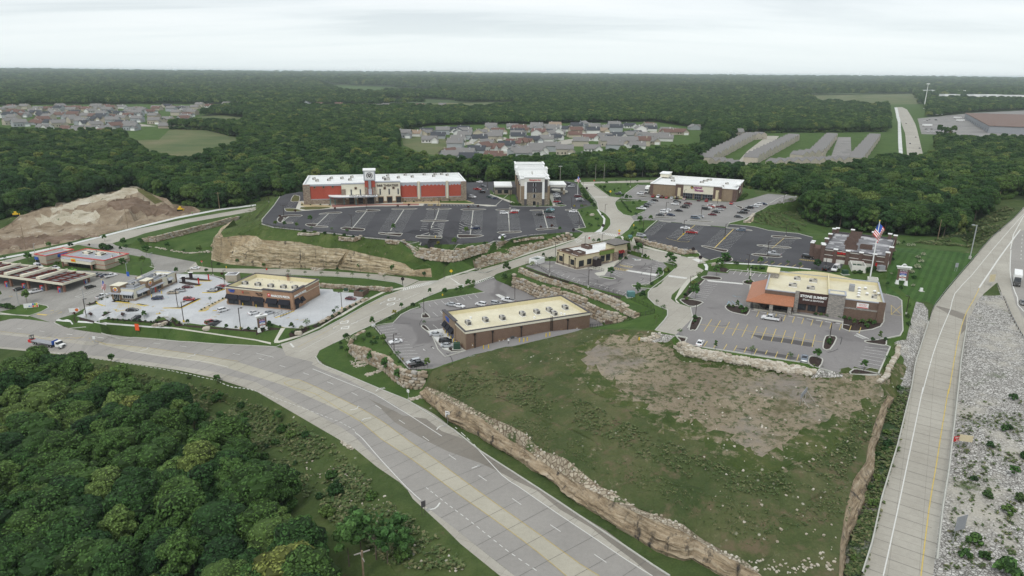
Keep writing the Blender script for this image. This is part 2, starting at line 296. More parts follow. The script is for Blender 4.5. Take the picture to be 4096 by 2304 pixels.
W_D_B="C 1240,905 1310,950 1420,975 1550,1005 1650,1030 1720,1050 1800,1040 1865,1035"
W_F_T="A 1430,890 1560,870 1700,835 1850,800 2000,765 2150,730 2300,690 2400,672"
W_F_B="A 1445,925 1570,925 1700,890 1850,855 2000,815 2150,780 2300,735 2400,700"
W_M_T="F 640,325 760,345 900,345 1050,365 1200,370 1340,385 1370,400"
W_M_B="F 645,368 760,385 900,390 1050,405 1200,405 1330,420 1375,412"
RIM="J 630,0 700,55 780,95 870,140 950,190 1050,225 1180,330 1280,400 1400,470 1560,590 1700,680 1850,760 2050,860 2250,960 2450,1040 2576,1085 K 100,1150 250,1240 400,1310 600,1423"
RIMB="J 625,60 690,140 760,190 860,270 945,320 1060,380 1150,440 1250,490 1430,610 1520,650 1640,740 1800,855 1960,965 2150,1095 2380,1220 2576,1290 K 60,1275 200,1350 330,1440 560,1560"
ERIM="K 1550,60 1500,140 1440,300 1400,450 1385,560 1290,700 1235,900 1215,1020 1190,1180 1185,1300 1180,1430"
ERIMB="K 1590,75 1545,190 1500,320 1455,480 1440,600 1385,850 1320,1000 1270,1120 1230,1230 1205,1330 1185,1460"
LIP="J 1280,290 1390,350 1500,470 1700,540 1830,650 1940,740 2050,790 2250,920 2400,970 2576,1030 K 130,1130 300,1230 480,1310"
RAMP_L="D 2576,575 2470,690 2250,880 2130,1020 2060,1110 1920,1270 1790,1425 H 1680,560 1645,640 1615,740 1560,900 1480,1150 K 1728,0 1620,450 1500,850 1430,1180 1350,1423 V 2120,1560"
RAMP_R="H 2300,330 2160,450 2100,520 2050,640 2010,690 1975,900 1935,1150 K 2075,0 2040,300 1990,700 1940,1000 1890,1423 V 2325,1560"
def above(top,base_pts,back=.8,zmin=None,cap=20):
 """heights for a wall or cliff top (photo line) so that it stands over its foot (ground line)"""
 b=[p.copy()for p in base_pts];b[0]=b[0]+(b[0]-b[1]).normalized()*60;b[-1]=b[-1]+(b[-1]-b[-2]).normalized()*60
 out=[]
 for p in px(top):
  d=ray(p);h=math.hypot(d.x,d.y);e=Vector((d.x/h,d.y/h))*900;r0=None
  for u,v in zip(b,b[1:]):
   q=geometry.intersect_line_line_2d(Vector((0,0)),e,u.xy,v.xy)
   if q and(r0 is None or q.length<r0):r0=q.length;zb=u.z
  r=r0+back;z=CAMH+d.z/h*r
  if zmin is not None and z<zb+zmin:z=zb+zmin
  out.append(min(z,zb+cap))
 return out
BASES={}
def auto(top,base,zb,back,zmin=.6,cap=20):
 bp=zl(base,zb);z=above(top,bp,back,zmin,cap);BASES[base]=zb;BASES[top]=z
 return[(top,z,1),(base,zb,1)]
BLS=[(S_ART_NEAR,[-9.5,-8.5,-7.5,-6.5,-5.6,-4.2,-3.3,-2.0,0,.6,1,1.5,2,2.3,3,3.3,3.6],3),(S_ART_FAR,[-9.3,-8.5,-8.2,-7.2,-6.7,-6,-5.3,-4.3,-3.7,-3,-2.3,-.9,-.5,-.2,0,.2,.5,1,1.3,1.5,1.8,2,2.4,2.7,2.9,3,3.1,3.3,3.6],3),("F 250,945 440,890 640,810 850,700 1100,560 1300,460 1490,385 1640,312 1830,305 1950,275 2200,215 2576,110 C 200,1050 430,985 640,910 660,880 720,830 920,822 960,800 995,750 990,700 940,640 870,600 850,545 860,530 790,440 690,330",[-1.9,-1.2,-.3,.8,2,3,3.8,4.5,5.2,6,7.3,9.8,11.8,13.6,15.2,15.8,16.6,17.2,17.6,17.9,18.1,18.3,18.5,18.5,18.4,18.1,18],1),("F 640,1010 780,940 1000,830 1200,740 1450,610 1700,480 1900,400 2090,370 2390,264 2576,205 C 130,1150 440,1040 700,950 1030,882 1050,860 1100,850 1170,800 1200,750 1290,690 1270,668 1120,650 1040,545 1045,515 1090,482 980,470 825,355 830,335",[-.7,-.3,.8,1.8,3,4,4.6,5.4,6.8,8.2,9.5,12.3,15,16.8,17.1,17.4,17.9,18.4,19,19.1,19,19,19,19,18.8,18.4,18.1],1),*auto(CLIFF1_TOP,CLIFF1_BASE,[1,-.5,-1.5,-1.2,-.6,0,.6,1.2,1.6,1.9,2.2,2.5,2.9,3.3,3.6,4.1,4.8],1.2,2,12.6),("A 1400,1265 1560,1190 1510,1090 1335,1055",[-2.5,-2.3,-2.5,-3],1),("A 1990,1150 2140,1190 2400,1190 2576,1195 B 300,1198 680,1215 1240,1255 1540,1290 1640,1312",[-1.7,-1.2,-.6,0,.9,2,3.2,4,4.5],1),("A 1790,1235 2100,1225 2400,1235 2576,1245 B 180,1252 400,1253 760,1265 1100,1285 1400,1325 1490,1375",[-1.9,-1.4,-.6,0,.8,1.4,2.2,3,3.5,3.8],1),("A 0,1085 340,1022 740,935 1290,795 1780,675 2200,595 2576,548",[-5,-4.5,-3.5,-1.5,.8,3,5],3),("A 0,1160 250,1090 600,1010 770,952 1130,937 1370,870 1450,840 1900,730 2500,625 2576,600",[-5,-4.5,-3.7,-3.3,-2,-1.2,-1,.8,4,4.8],1),*auto(W_F_T,W_F_B,(-1.5,1.5),.6),("A 1500,970 1900,1030 2140,1020",-3.2,1),("A 1960,1128 1470,1035 1170,962",[-1.8,-2.8,-2.6],1),("B 440,420 390,430 300,445 240,470 180,560 60,700 60,745 180,780 500,815 820,845 1090,880 1440,910 1640,950 2030,950 2400,915 C 0,890 200,865 430,840 560,822 720,830",[18]*15+[18,18,18,17.6,16.4],1),*auto(W_UP_T,W_UP_B,(12.4,13.8),1.2,.6,4.4),*auto(W_LO_T,W_LO_B,[4.8,5,5.5,6.4,7.2,8,8.8,9.9,11.2,12.4,13.6,14.8,15.4],.9,.6,4.8),*auto(W_ST_T,W_ST_B,[.9,.7,.3,.2,.1,.1,.2,.4,.5,.6,.7,.8,1],1.0,.6,5.6),("F 2300,425 1720,520 1640,545 1660,580 1560,600 1460,650 1380,735 1185,768 1300,900 1400,1040 1480,1130 1545,1205 1700,1198 1780,1190",[6.4]+[6]*13,1),*auto(W_A_T,W_A_B,[6.4,6.3,6.2,6.2,6.2,6.2,6.2,6.2,6.4,7.2,8.2,9],1.1,.6,4.6),*auto(W_B_T,W_B_B,(10.5,11.4),.9,.6,2.6),("C 135,1160 370,1258 770,1378 G 1140,470",(13.6,14.2),1),("C 445,1060 1085,1020 1340,1095 1500,1125",[13.8,14.8,15,15],1),("C 1075,1010 1350,1100 1480,1128 1640,1155 G 1640,190 1520,300 1400,390 1370,430 1370,480 1440,550 1565,605 1565,660 1530,710 1440,810",[16.3,15.8,15.4,15.4,15.5,15.4,15.3,15.3,15.5,15.8,16.1,16.2,16.3,16.4],1),("C 1090,945 1300,990 1500,1025 1700,1070 1870,1078 1940,1135 1865,1160 1930,1210 1840,1265 G 1690,380 1600,490 1795,580 1820,690 1680,860",[16.9,16.6,16.5,17,18.2,17.6,16.6,16.6,16.3,16.3,16.3,16.7,16.8,16.9],1),*auto(W_D_T,W_D_B,[17.5,16.9,17,17,17.3,17.6,18.4,19.4],.5,.3,2.4),("C 1330,790 1250,865 1230,872",[19.8,19.8,19.6],1),("C 1900,1080 2050,1075 2200,1080 D 0,1160 200,1180 400,1195",[18.6,19.5,19.8,20,20,20],1),("C 1975,1215 2170,1235 2576,1300? D 200,1449".replace('?',''),[16.8,17,17,17],1),("C 1460,705 2165,775 2200,740 D 0,810 300,840 450,880 455,960",[20,20,20,20,20,20,20],1),("C 2190,730 2330,700 2440,630 2560,545 D 340,490 280,460 60,430",[20,20,20,20,20,19,18.5],1),("D 0,800 130,812 300,830",19.7,1),("D 20,640 340,620 400,770",[16,12,12],1),("G 1640,862 1765,890 1720,945 2576,1080 H 400,1140 520,1195 600,1232 700,1240 840,1250 1110,1245 1230,975 1190,885",[16.8]*4+[17]*8,1),("H 1190,885 1330,860 1355,820 1345,510 1290,470 1185,445",[17,17,17,17,17,17.2],1),("G 1640,980 1800,1090 2000,1130 2300,1170 2576,1215 H 200,1270 450,1300 700,1300",[14.6,14.3,14.3,14.3,14.4,14.6,14.8,14.8],1),("G 1430,640 1200,720 900,780 740,800",[15,14.2,13.6,13],1),("F 1770,1205 1900,1150 2000,1120 2200,1060 2330,1030 2576,980 G 230,920 450,870 600,830 740,790",[8.6,9.4,9.8,10.4,10.8,11.3,11.8,12.3,12.6,12.8],1),*auto(RIM,RIMB,[1.1,1.2,1.3,1.4,1.6,1.8,1.9,2,2.4,2.5,2.7,3,3.1,3.3,3.4,3.4,3.4,3.4,3.4,3.4],1.3,2),(LIP,above(LIP,zl(RIMB,2.6),3.5,3,9),1),(ERIM,[14.6,13.8,12.8,11.8,11.3,10.6,9.6,9.1,8.6,8.2,8],1),(ERIMB,[12,10.6,9.2,8.2,7.8,6.8,6.4,6,5.8,5.5,5.3],1),(RAMP_L,[17,17,16.6,16.3,16.2,15.9,15.6,15.1,14.8,14.4,13.7,12.6,11,9.5,8.7,8.1,7.6,7.3],1),(RAMP_R,[15.7,15.3,15,14.6,14.4,13.6,12.6,11,10,9,8.5,7.8,7.4],1),("H 2576,300 2576,640 2370,470 V 2700,1100 2750,1449",[15.8,15.5,15.4,12,9],1),("D 2576,450 2400,560 2250,700 2000,830 1800,905 1500,925 1250,935",[13,13,13,12,12.5,15,17],1),("D 1250,975 1500,990 2090,1045",16.6,1),("D 1200,1300 1600,1300",17,1),("K -300,280 300,450 700,640 1000,500 1200,300",[12.3,12.6,12.6,13.2,13.8],1),("K -500,100 300,60 900,50 1250,10",[12.6,13.8,14.8,15],1),("J 1150,60 1700,300 2200,560 2576,760 K 400,900 800,1000 1100,800",[8.2,9.4,9.8,10,10,10,10.6],1),("K 2250,300 2300,700 2400,1423",[12.3,10.3,8.5],1),("B 300,600 700,600 1200,650 1800,700 2300,750 C 300,720",18,1),("B 560,800 1000,800 1500,830 2000,880 2400,860",18,1),("B 520,570 900,590 1500,575 2100,530 2400,590 C 200,570 600,560",18,1),("E 790,672 970,722 1080,690 1300,706 1530,722 1740,690 2100,762 2430,800 F 130,732 430,785 780,652 1010,522 1080,480",[-.6,-.1,.2,.5,.8,1,1.2,1.4,1.6,1.7,1.9,2,2],1),("E 900,610 1500,560 2100,480 2500,340",[-.2,.6,.9,1.4],1),("E 1200,650 1700,610 2300,700 F 100,680 700,600 900,480",[.3,.9,1.3,1.6,1.8,2],1),("E 2280,540 F -200,560 360,612 640,470 600,400",[1.2,1.6,1.8,2,1.8],1),("E 1160,480 1360,500 1790,360 1780,270",[.2,.4,.5,.4],1),("E 1100,440 1300,340 1480,240 1790,240 2230,285 F 640,365",[-.8,-.8,-.5,0,.7,1.6],1),("E 0,420 400,430 700,400 850,440 760,640 590,690",[-6.5,-6,-5,-4,-3,-5.8],1),("E -200,250 300,215 600,212 1000,235 1300,270 1500,235",[-6.5,-5.8,-5.2,-3.6,-1.6,-.6],1),("h 670,215 1190,305 1456,210",[-5,-4.6,-3.6],1),("h 390,215 510,240 600,225",-5.4,1),("F 1500,750 1900,650 2300,560 2576,500 G 200,600 500,750 700,800",6,1),("F 1700,1100 2100,950 2400,900 G 100,850 400,790",6,1),("F 1880,760 2100,1010",6,1),("c 232,560 640,700 1300,560 1500,548",[13.9,13.9,14.2,14.6],1),("c 400,750 1000,850 1600,900 2000,700",[13.9,14.2,14.7,15],1),("e 200,560 290,530 700,590 1045,630 1120,560 1110,400",20,1),("D 400,950 620,840 1100,880",20,1),("D 600,1200 900,1240 1180,1240",[20,19.6,19],1),("C 1500,600 2100,620 2400,480",20,1),("C 1600,800 2300,900 D 200,1000 400,1050",20,1),("j 245,350 1070,412",20,1),("G 2350,600 H 100,600 760,720 1180,740",17,1),("G 2000,600 2400,800 H 600,950 1100,1050",17,1),("H 900,450 1180,470",17,1),("E 560,706 780,714 1000,734 1500,773 1730,783 2100,832 2576,906 F 150,940",[-7.1,-5.4,-3.6,-2.9,-2.6,-2.3,-1.8,-1.7],1),("V 0,1000 300,1000 560,1010 700,1080 800,1200 900,1300 1000,1449",[-12,-11,-8,-5,-2.5,-.5,0],1),("V -100,1449 300,1449 650,1449",[-9,-8,-5],1),("A 30,812 110,735 200,662 400,600 620,545 760,512 900,485 1040,450 1200,405 1330,380 1440,400 1540,455 1650,520 1730,545 1850,575",[-4.5,-1,2.5,5,6.5,7.5,8.6,10,11.6,12.5,12,9,5,3.5,1],1),("A 60,850 300,790 600,775 900,765 1250,760 1500,690 1700,660 1850,600 2000,600",[-4.5,-3,-2.6,-2.2,-1.2,-.2,.6,1,1.4],1),("A 500,700 800,640 1100,590 1350,560",[1,3,5,7],1),("A 1100,520 1350,490 1500,560",[8.2,8.8,4],1),]
def wl(*a):return[Vector(p)for p in a]
WBL=[wl((-144,404,18),(-130,424,18),(-80,446,18),(-38,466,18),(0,480,18),(40,486,18)),wl((40,486,18),(80,472,18.4),(110,466,18.6),(150,452,19),(176,430,18)),wl((-160,410,6),(-140,432,5),(-90,462,5),(-40,488,6),(0,502,8),(60,510,10),(120,500,10),(180,470,9),(200,430,9)),wl((175,360,9),(190,320,8),(230,330,7),(260,400,8)),wl((158,330,13),(150,345,12)),wl((-110,385,18),(-20,400,18),(30,400,18)),wl((-110,402,18),(-60,425,18),(-10,450,18),(25,455,18)),wl((90,440,19.5),(140,420,19.5)),wl((-150,352,5.5),(-152,380,5.5),(-170,440,3)),]
def zfar(x,y):
 r=math.hypot(x,y);a=min(1,max(0,(r-650)/1500));b=min(1,max(0,(r-4000)/8000))
 z=6+5*noise.noise(Vector((x*.0022,y*.0022,3.1)))
 z+=a*9*noise.noise(Vector((x*.0009,y*.0009,7.7)))+b*(12*noise.noise(Vector((x*.00023,y*.00023,1.7)))+7*noise.noise(Vector((x*.0008,y*.0008,5.7))))
 return z-r*r/13000000.0
PV,PZ,PE=[],[],[]
def addline(pts,dens=9.0):
 last=None
 q=[pts[0]]
 for a,b in zip(pts,pts[1:]):
  n=max(1,int((b-a).length/dens))
  for k in range(1,n+1):q.append(a+(b-a)*(k/n))
 for p in q:
  PV.append(Vector((p.x,p.y)));PZ.append(p.z);i=len(PV)-1
  if last is not None:PE.append((last,i))
  last=i
for s,z,sm in BLS:addline(zl(s,z,sm))
for l in WBL:addline(l)
NB=len(PV)
def farpt(x,y,z=None):PV.append(Vector((x,y)));PZ.append(zfar(x,y)if z is None else z)
for r in(620,700,800,920,1050,1250,1500,1800,2200,2700,3300,4100,5200,6600,8500,11000,15000,21000,30000,44000,60000):
 n=56 if r<9000 else 80
 for k in range(n+1):
  a=math.radians(-64+128*k/n);farpt(r*math.sin(a),r*math.cos(a))
 for k in range(1,12):a=math.radians(64+232*k/12);farpt(r*math.sin(a),r*math.cos(a),0)
for x in range(-420,521,70):
 for y in(545,585):farpt(x+(17 if y==585 else 0),y)
for x,y,z in((-420,300,-6),(-420,380,-4),(-420,460,-2),(-330,400,-4),(-300,460,-1),(-260,500,1),(-330,480,0),(-240,430,-2),(-200,470,1),(-420,520,0),(-160,500,4),(-100,510,5),(-420,200,-12),(-300,120,-12),(-200,60,-11),(-420,100,-10),(-300,0,-8),(-120,30,-6),(-60,-20,-2),(0,20,3),(60,20,5),(120,20,6),(200,60,8),(200,-50,5),(-200,-100,0),(300,200,13),(300,300,14),(330,380,13),(380,450,12),(420,200,10),(300,100,9),(300,450,10),(240,480,9),(320,520,9),(420,540,10),(250,360,9),(500,350,12),(220,250,16.4),(240,300,15.5)):
 farpt(x,y,z)
ov,oe,of,iv,ie,if_=geometry.delaunay_2d_cdt(PV,PE,[],0,1e-3,True)
def orgz(i):
 if iv[i]:return sum(PZ[k]for k in iv[i])/len(iv[i])
 return None
TZ=[orgz(i)for i in range(len(ov))]
from mathutils import kdtree
kd=kdtree.KDTree(NB)
for i in range(NB):kd.insert((PV[i].x,PV[i].y,0),i)
kd.balance()
for i,z in enumerate(TZ):
 if z is None:
  w=s=0
  for co,k,d in kd.find_n((ov[i].x,ov[i].y,0),4):w+=1/(d+.01);s+=PZ[k]/(d+.01)
  TZ[i]=s/w
T1=BVHTree.FromPolygons([(p.x,p.y,z)for p,z in zip(ov,TZ)],of)
def gz(x,y):
 h=T1.ray_cast(Vector((x,y,500)),Vector((0,0,-1)))
 return h[0].z if h[0]else 0.0
def P(p):
 """photo point -> point on the ground"""
 if isinstance(p,str):p=px(p)[0]
 h=T1.ray_cast(Vector((0,0,CAMH)),ray(p).normalized())
 return h[0]if h[0]else at(p,0)
def fine(q,step=26,closed=True):
 o=[]
 for a,b in zip(q,q[1:]+(q[:1]if closed else[])):
  n=max(1,min(40,int(math.hypot(a[0]-b[0],a[1]-b[1])/step)));o+=[(a[0]+(b[0]-a[0])*i/n,a[1]+(b[1]-a[1])*i/n)for i in range(n)]
 return o if closed else o+[q[-1]]
def PL(s,sm=1,closed=False):return[P(p)for p in(cat(px(s),sm,closed))]
def strip_poly(a,b):return a+b[::-1]
# regions (later wins)
S=lambda a,b:a+" | "+b
REG=[]
def R(mname,s,sm=1,name=None,jit=0):
 q=fine(cat(px(s),sm,True),26 if not jit else 9)
 if jit:q=[(a+jit*noise.noise(Vector((a*.03,b*.03,1)))+jit*.7*noise.noise(Vector((a*.11,b*.11,3))),b+jit*.6*noise.noise(Vector((a*.03,b*.03,5)))+jit*.4*noise.noise(Vector((a*.11,b*.11,8))))for a,b in q]
 q=[P(p)for p in q];REG.append((mname,[(p.x,p.y)for p in q],name or mname))
def RW(mname,pts,name=None):REG.append((mname,[(q[0],q[1])for q in pts],name or mname))
def two(m,a,b):
 RW(m,PL(a)+PL(b)[::-1])
R('forestfloor',"V -100,1030 180,1000 300,1050 400,1100 520,1180 620,1250 680,1350 740,1449 760,1600 -100,1600")
RW('forestfloor',[(-700,430),(-330,420),(-250,470),(-165,440),(-150,430),(-90,460),(-40,482),(0,496),(60,503),(120,490),(172,450),(186,430),(165,400),(165,370),(162,345),(205,312),(262,370),(330,470),(700,700),(500,1000),(-700,1000)])
R('meadow',"V 290,335 440,325 520,328 620,352 600,385 540,410 470,435 400,425 340,385")
R('meadow',"V 300,300 560,290 640,300 600,325 440,322 330,325");
R('meadow',"V 955,262 1290,256 1330,268 1200,280 1000,278")
R('meadow',"V 2110,247 2330,252 2290,268 2200,272 2080,262")
R('lawn',"V -90,268 60,264 400,262 620,262 620,270 520,288 440,312 400,352 240,352 -90,352")
R('lawn',"V 560,262 760,262 1000,264 1010,270 980,280 820,280 700,272 560,268");R('road',"V 330,308 395,318 330,318 300,312",name='street')
R('lawn',"V 990,395 1010,330 1080,316 1650,306 1780,328 1760,395 1560,412 1300,432 1130,432 1040,415")
R('meadow',"V 1010,345 1110,340 1160,372 1150,398 1060,385 1015,365")
R('lawn',"V 1735,425 1780,390 1850,345 1900,335 2240,332 2240,420 2130,447 1780,449");R('road',"V 1840,425 1880,380 1930,342 1960,342 1925,385 1900,425",name='street');
R('asphaltmid',"V 2090,396 2108,345 2140,345 2142,396",name='street');R('road',"V 700,385 1260,385 1420,352 1500,340 1650,330 1660,335 1520,350 1430,362 1280,392 1220,398".replace('700,385','1200,392'),name='street')
R('road',"V 1130,362 1270,345 1280,350 1150,368",name='street')
R('lawn',"V 2232,262 2325,262 2362,400 2300,425 2230,420");R('asphaltmid',"V 2308,298 2445,284 2900,262 2900,350 2600,347 2318,337",name='parking_lot');R('lawn',"V 2318,338 2600,345 2800,350 2800,372 2330,362")
R('road',"O 1290,575 1350,575 1400,600 1450,680 1500,800 1550,1010 1560,1060 1400,1060 1380,840 1320,680",name='road');R('sidewalknew',"O 1270,578 1300,578 1332,700 1348,930 1358,1060 1300,1110 1130,1180 1120,1165 1280,1100 1318,1055 1310,930 1306,720",name='sidewalk')
R('meadow',"V 2020,240 2300,236 2310,262 2060,264");R('asphaltmid',"V 2340,247 2800,250 2800,262 2340,256",name='parking_lot');R('meadow',"V 880,222 1100,224 1080,236 900,234");R('lawn',"V 800,212 1000,220 960,240 860,236")
R('site',"E -300,740 0,700 545,735 1030,840 1800,920 F 0,965 200,975 600,1080 900,1250 1250,1400 J 500,95 620,130 640,60 F 1740,1212 G 0,970 600,830 740,790 1640,862 V 1740,905 2240,945 2290,900 2285,780 2460,600 2210,590 2015,560 1990,505 1900,488 1880,472 1650,446 1450,448 1400,462 1290,470 1100,480 760,478 655,508 0,640")
R('slope',"B -40,500 250,430 60,700 60,745 180,780 500,815 1090,880 1640,950 1500,925 1480,1000 1760,1165 1300,1090 560,955 0,910 A 2400,860 2165,890 2300,720 2480,600 2576,540")
two('rockback',CLIFF1_TOP,CLIFF1_BASE)
R('dirt',"A -200,850 30,800 110,735 200,655 400,590 760,502 1040,440 1330,372 1450,395 1560,455 1740,540 1900,570 2020,600 1980,640 1500,735 1100,835 740,915 340,1000 0,1060 -200,1090")
R('sidewalknew',"A 0,1085 340,1020 740,933 1290,793 1780,673 2200,593 2576,546 2576,560 2200,608 1780,690 1290,810 740,950 340,1037 0,1102",name='sidewalk')
R('dirtpale',"A 760,510 1040,448 1330,375 1420,400 1300,470 1050,510 900,540 700,600 560,640 500,600",2,'dirt',20);R('dirtdark',"A 1070,540 1350,480 1500,540 1700,560 1950,590 1900,640 1600,670 1450,640 1200,600",2,'dirt',20);R('dirtpale',"A 400,660 700,640 900,600 1000,660 900,740 600,740 380,720",2,'dirt',25);R('dirtdark',"A 0,900 500,870 1000,850 900,880 400,950 0,1020",2,'dirt',20)
R('drygrass',"A 1330,375 1440,395 1540,455 1640,520 1560,545 1450,460")
TL['S']=(0,0,1)
def spx(s):return "S "+" ".join("%.1f,%.1f"%p for p in px(s))
def spr(s):return "S "+" ".join("%.1f,%.1f"%p for p in px(s)[::-1])
RW('roadlane',zl(S_ART_NEAR,-1,3)and([P(p)for p in cat(px(S_ART_NEAR),3)]+[P(p)for p in cat(px(S_ART_FAR),3)][::-1]),'road')
R('road',spx(S_ART_NEAR)+" J 1200,1423 900,1180 780,1060 540,840 495,765 340,600 200,470 100,370 0,300 E 2576,1330 2150,1225 1750,1165 1300,1098 800,1050 400,1005 0,975",name='road')
R('roadmid',"E 1000,925 1500,985 1900,1045 2150,1085 2400,1130 F 380,1300 430,1305 620,1385 J 150,160 330,270 520,410 720,550 950,720 1200,900 1490,1105 1800,1330 1950,1423 1700,1423 1480,1240 1280,1090 1100,960 900,820 700,670 500,520 300,390 150,265 0,180 F 300,1370 180,1330 E 2300,1190 2000,1120 1600,1070 1310,1020 985,945",name='road')
R('road',"E -50,845 290,880 700,935 900,960 985,945 940,925 600,890 300,855 -50,815",name='median_island')
R('road',"J 830,320 1000,440 1210,660 1340,750 1600,930 1900,1130 2150,1300 2330,1423 2480,1423 2100,1180 1800,970 1500,770 1200,570 930,400",name='road')
R('road',"F 1230,1390 1100,1330 900,1250 700,1170 600,1095 560,1150 640,1190 900,1290 1200,1449 J 400,130 760,370 860,420 930,400 850,320 700,200 500,95",name='road')
R('roadwet',"J 200,80 420,185 460,210 640,235 760,330 960,400 1060,490 1300,630 1400,700 1640,850 1800,960 2000,1080 2200,1230 2400,1380 2480,1423 2350,1423 2200,1300 2040,1180 1890,1060 1650,920 1480,780 1330,710 1220,650 1050,570 800,480 640,400 400,260 270,130",name='road')
R('road',"F 250,945 440,890 640,810 850,700 1100,560 1300,460 1490,385 1640,312 1830,305 1950,275 2200,215 2576,110 C 200,1050 430,985 640,910 660,880 720,830 920,822 1050,860 1030,885 700,960 440,1070 130,1150 0,1195 F 2420,240 2390,264 2090,370 1900,400 1700,480 1450,610 1200,740 1000,830 780,940 640,1010 600,1090 590,1130 300,1060",name='road')
R('road',"C 690,325 1430,300 1430,325 830,335 825,355 980,470 1090,482 1045,515 1035,545 1060,600 1120,650 1200,668 1250,668 1290,700 1230,715 1200,750 1170,800 1100,855 1050,895 880,880 700,850 720,830 920,822 960,800 995,750 990,700 940,640 870,600 850,545 860,530 790,440",name='road')
R('road',"C 1030,885 1090,945 1180,955 1300,990 1500,1025 1700,1070 1750,1080 1870,1075 1990,1110 1940,1135 1870,1145 1868,1175 1930,1210 1900,1240 1840,1265 1790,1290 G 1795,290 1690,380 1610,450 1600,490 1650,530 1700,545 1790,575 1815,660 1820,690 1760,790 1680,860 1440,810 1530,710 1565,660 1565,605 1440,550 1370,480 1370,430 1400,390 1460,370 1520,300 1580,250 1640,190 1665,165 C 1660,1150 1620,1120 1480,1130 1390,1090 1330,1060 1100,1000 1060,990 900,930",name='road')
R('asphaltdark',"B 430,420 390,430 300,445 240,470 180,560 60,700 60,745 180,780 500,815 820,845 1090,880 1440,910 1640,925 1660,935 1640,950 2030,950 2400,915 C 0,890 350,845 525,828 720,830 630,795 740,780 665,620 650,598 760,570 860,550 820,535 690,430 680,380 640,330 560,315 380,312 B 2400,318 2130,325",name='parking_lot')
R('asphaltmid',"C 1140,440 1275,352 1392,352 1400,480 2250,525 2400,490 2576,440 D 200,455 340,480 345,495 0,560 C 2470,620 2330,700 2190,735 2165,775 1470,712 1340,705 1230,715 1200,670 1330,625 1390,520 1250,500 1080,485",name='parking_lot')
R('asphaltdark',"o 370,118 620,145 900,170 1360,215 1690,262 1740,262 1810,192 1900,198 2100,215 2300,240 2450,275 2576,310 D 130,825 300,840 450,880 455,960 500,1030 520,1100 760,1150 720,1225 620,1230 400,1195 200,1180 0,1160 o 2300,985 1960,945 1820,930 1870,860 1820,850 1600,855 1420,905 1210,835 1200,780 1080,720 900,712 480,610 40,520 -20,500 70,355",name='parking_lot')
R('asphaltold',"C 1085,1020 1340,1095 1500,1125 1540,1150 1560,1180 1440,1290 1390,1350 1210,1360 1215,1375 1260,1385 G 1360,395 1250,440 1140,465 770,370 370,250 140,165 C 250,1130 300,1115 440,1120",name='parking_lot')
R('asphaltold',"F 1190,770 1380,735 1460,650 1560,600 1660,580 1640,545 1720,520 2300,425 2190,375 2210,345 2390,268 2420,305 2576,370 G 100,395 270,490 500,560 750,650 890,725 920,755 780,805 500,860 0,970 F 2200,1050 1780,1195 1540,1205 1180,765",name='parking_lot')
R('asphaltold',"G 1815,685 1795,578 1880,565 1925,530 1860,505 1770,470 1940,300 1975,215 2170,235 2190,205 2576,245 H 0,250 800,300 1180,440 1290,470 1345,510 1358,800 1330,860 1190,890 1100,905 990,915 1230,975 1110,1245 840,1250 700,1240 510,1190 400,1140 0,1080 G 2576,1080 1720,945 1765,890 1640,862",name='parking_lot')
R('road',"A -200,1180 0,1120 350,1035 770,945 1290,812 1900,690 2576,572 2576,600 2500,625 1900,730 1450,840 1370,870 1130,937 770,955 600,1010 250,1090 0,1160 -200,1200",name='road')
R('lotgas',"A 770,950 1130,937 1170,962 1390,1000 1450,1030 1970,1128 1990,1165 2140,1190 2576,1195 2576,1245 2400,1235 2100,1225 1850,1232 1600,1300 1480,1300 1400,1268 1560,1192 1510,1090 1335,1060 1200,1030",name='road')
R('road',"A 1850,1232 1970,1128 1990,1165 2140,1190 2576,1195 B 300,1195 680,1215 1240,1252 1540,1290 1640,1312 1490,1385 1480,1350 1400,1325 1100,1285 760,1265 400,1253 180,1252 0,1245 A 2400,1235 2100,1225",name='road')
R('lotgas',"E -300,560 -300,100 0,130 350,150 350,210 600,200 1100,215 1400,265 1480,210 1500,250 1170,400 1160,455 985,520 870,575 760,640 590,690 545,740 300,665 420,620 490,580 470,560 380,540 330,545 200,550 130,590 0,620",name='parking_lot')
R('lotnew',"E 770,665 840,640 860,575 985,550 975,525 1010,500 1150,455 1160,400 1500,230 1790,240 2100,250 2230,280 2290,330 2400,340 F 640,330 640,390 770,395 780,420 980,430 1080,480 1010,520 870,590 780,650 600,740 430,790 290,780 130,730 0,800 E 2430,800 2100,762 1900,735 1720,720 1765,690 1735,675 1640,672 1560,700 1530,722 1300,704 1080,688 970,720",name='parking_lot')
R('lawn',"E 0,620 130,590 200,550 330,545 380,540 470,560 490,580 420,620 300,655 0,625",name='lawn');R('sidewalk',"E 0,628 200,655 310,658 280,668 150,655 0,640",name='sidewalk')
R('lawn',"E 1090,210 1330,200 1330,150 1480,170 1560,180 1540,205 1400,262",name='lawn')
R('lawn',"A 1330,1058 1500,1090 1510,1110 1420,1130 1300,1120",name='lawn')
R('lawn',"E 1790,235 1860,222 2100,232 2400,235 2530,242 2470,270 2260,300 2200,268 2100,255",name='lawn')
R('mulch',"E 2010,240 2150,258 2250,280 2300,310 2250,300 2150,265",name='mulch_bed')
R('sidewalknew',"E 570,700 1000,725 1500,765 1730,775 1730,790 1500,780 1000,742 560,715",name='sidewalk');R('sidewalk',"E 1730,775 2576,900 F 150,930 150,950 E 2576,912 1730,790",name='sidewalk')
R('sidewalknew',"E 930,728 1060,650 1120,630 1140,630 1000,700 950,735",name='sidewalk')
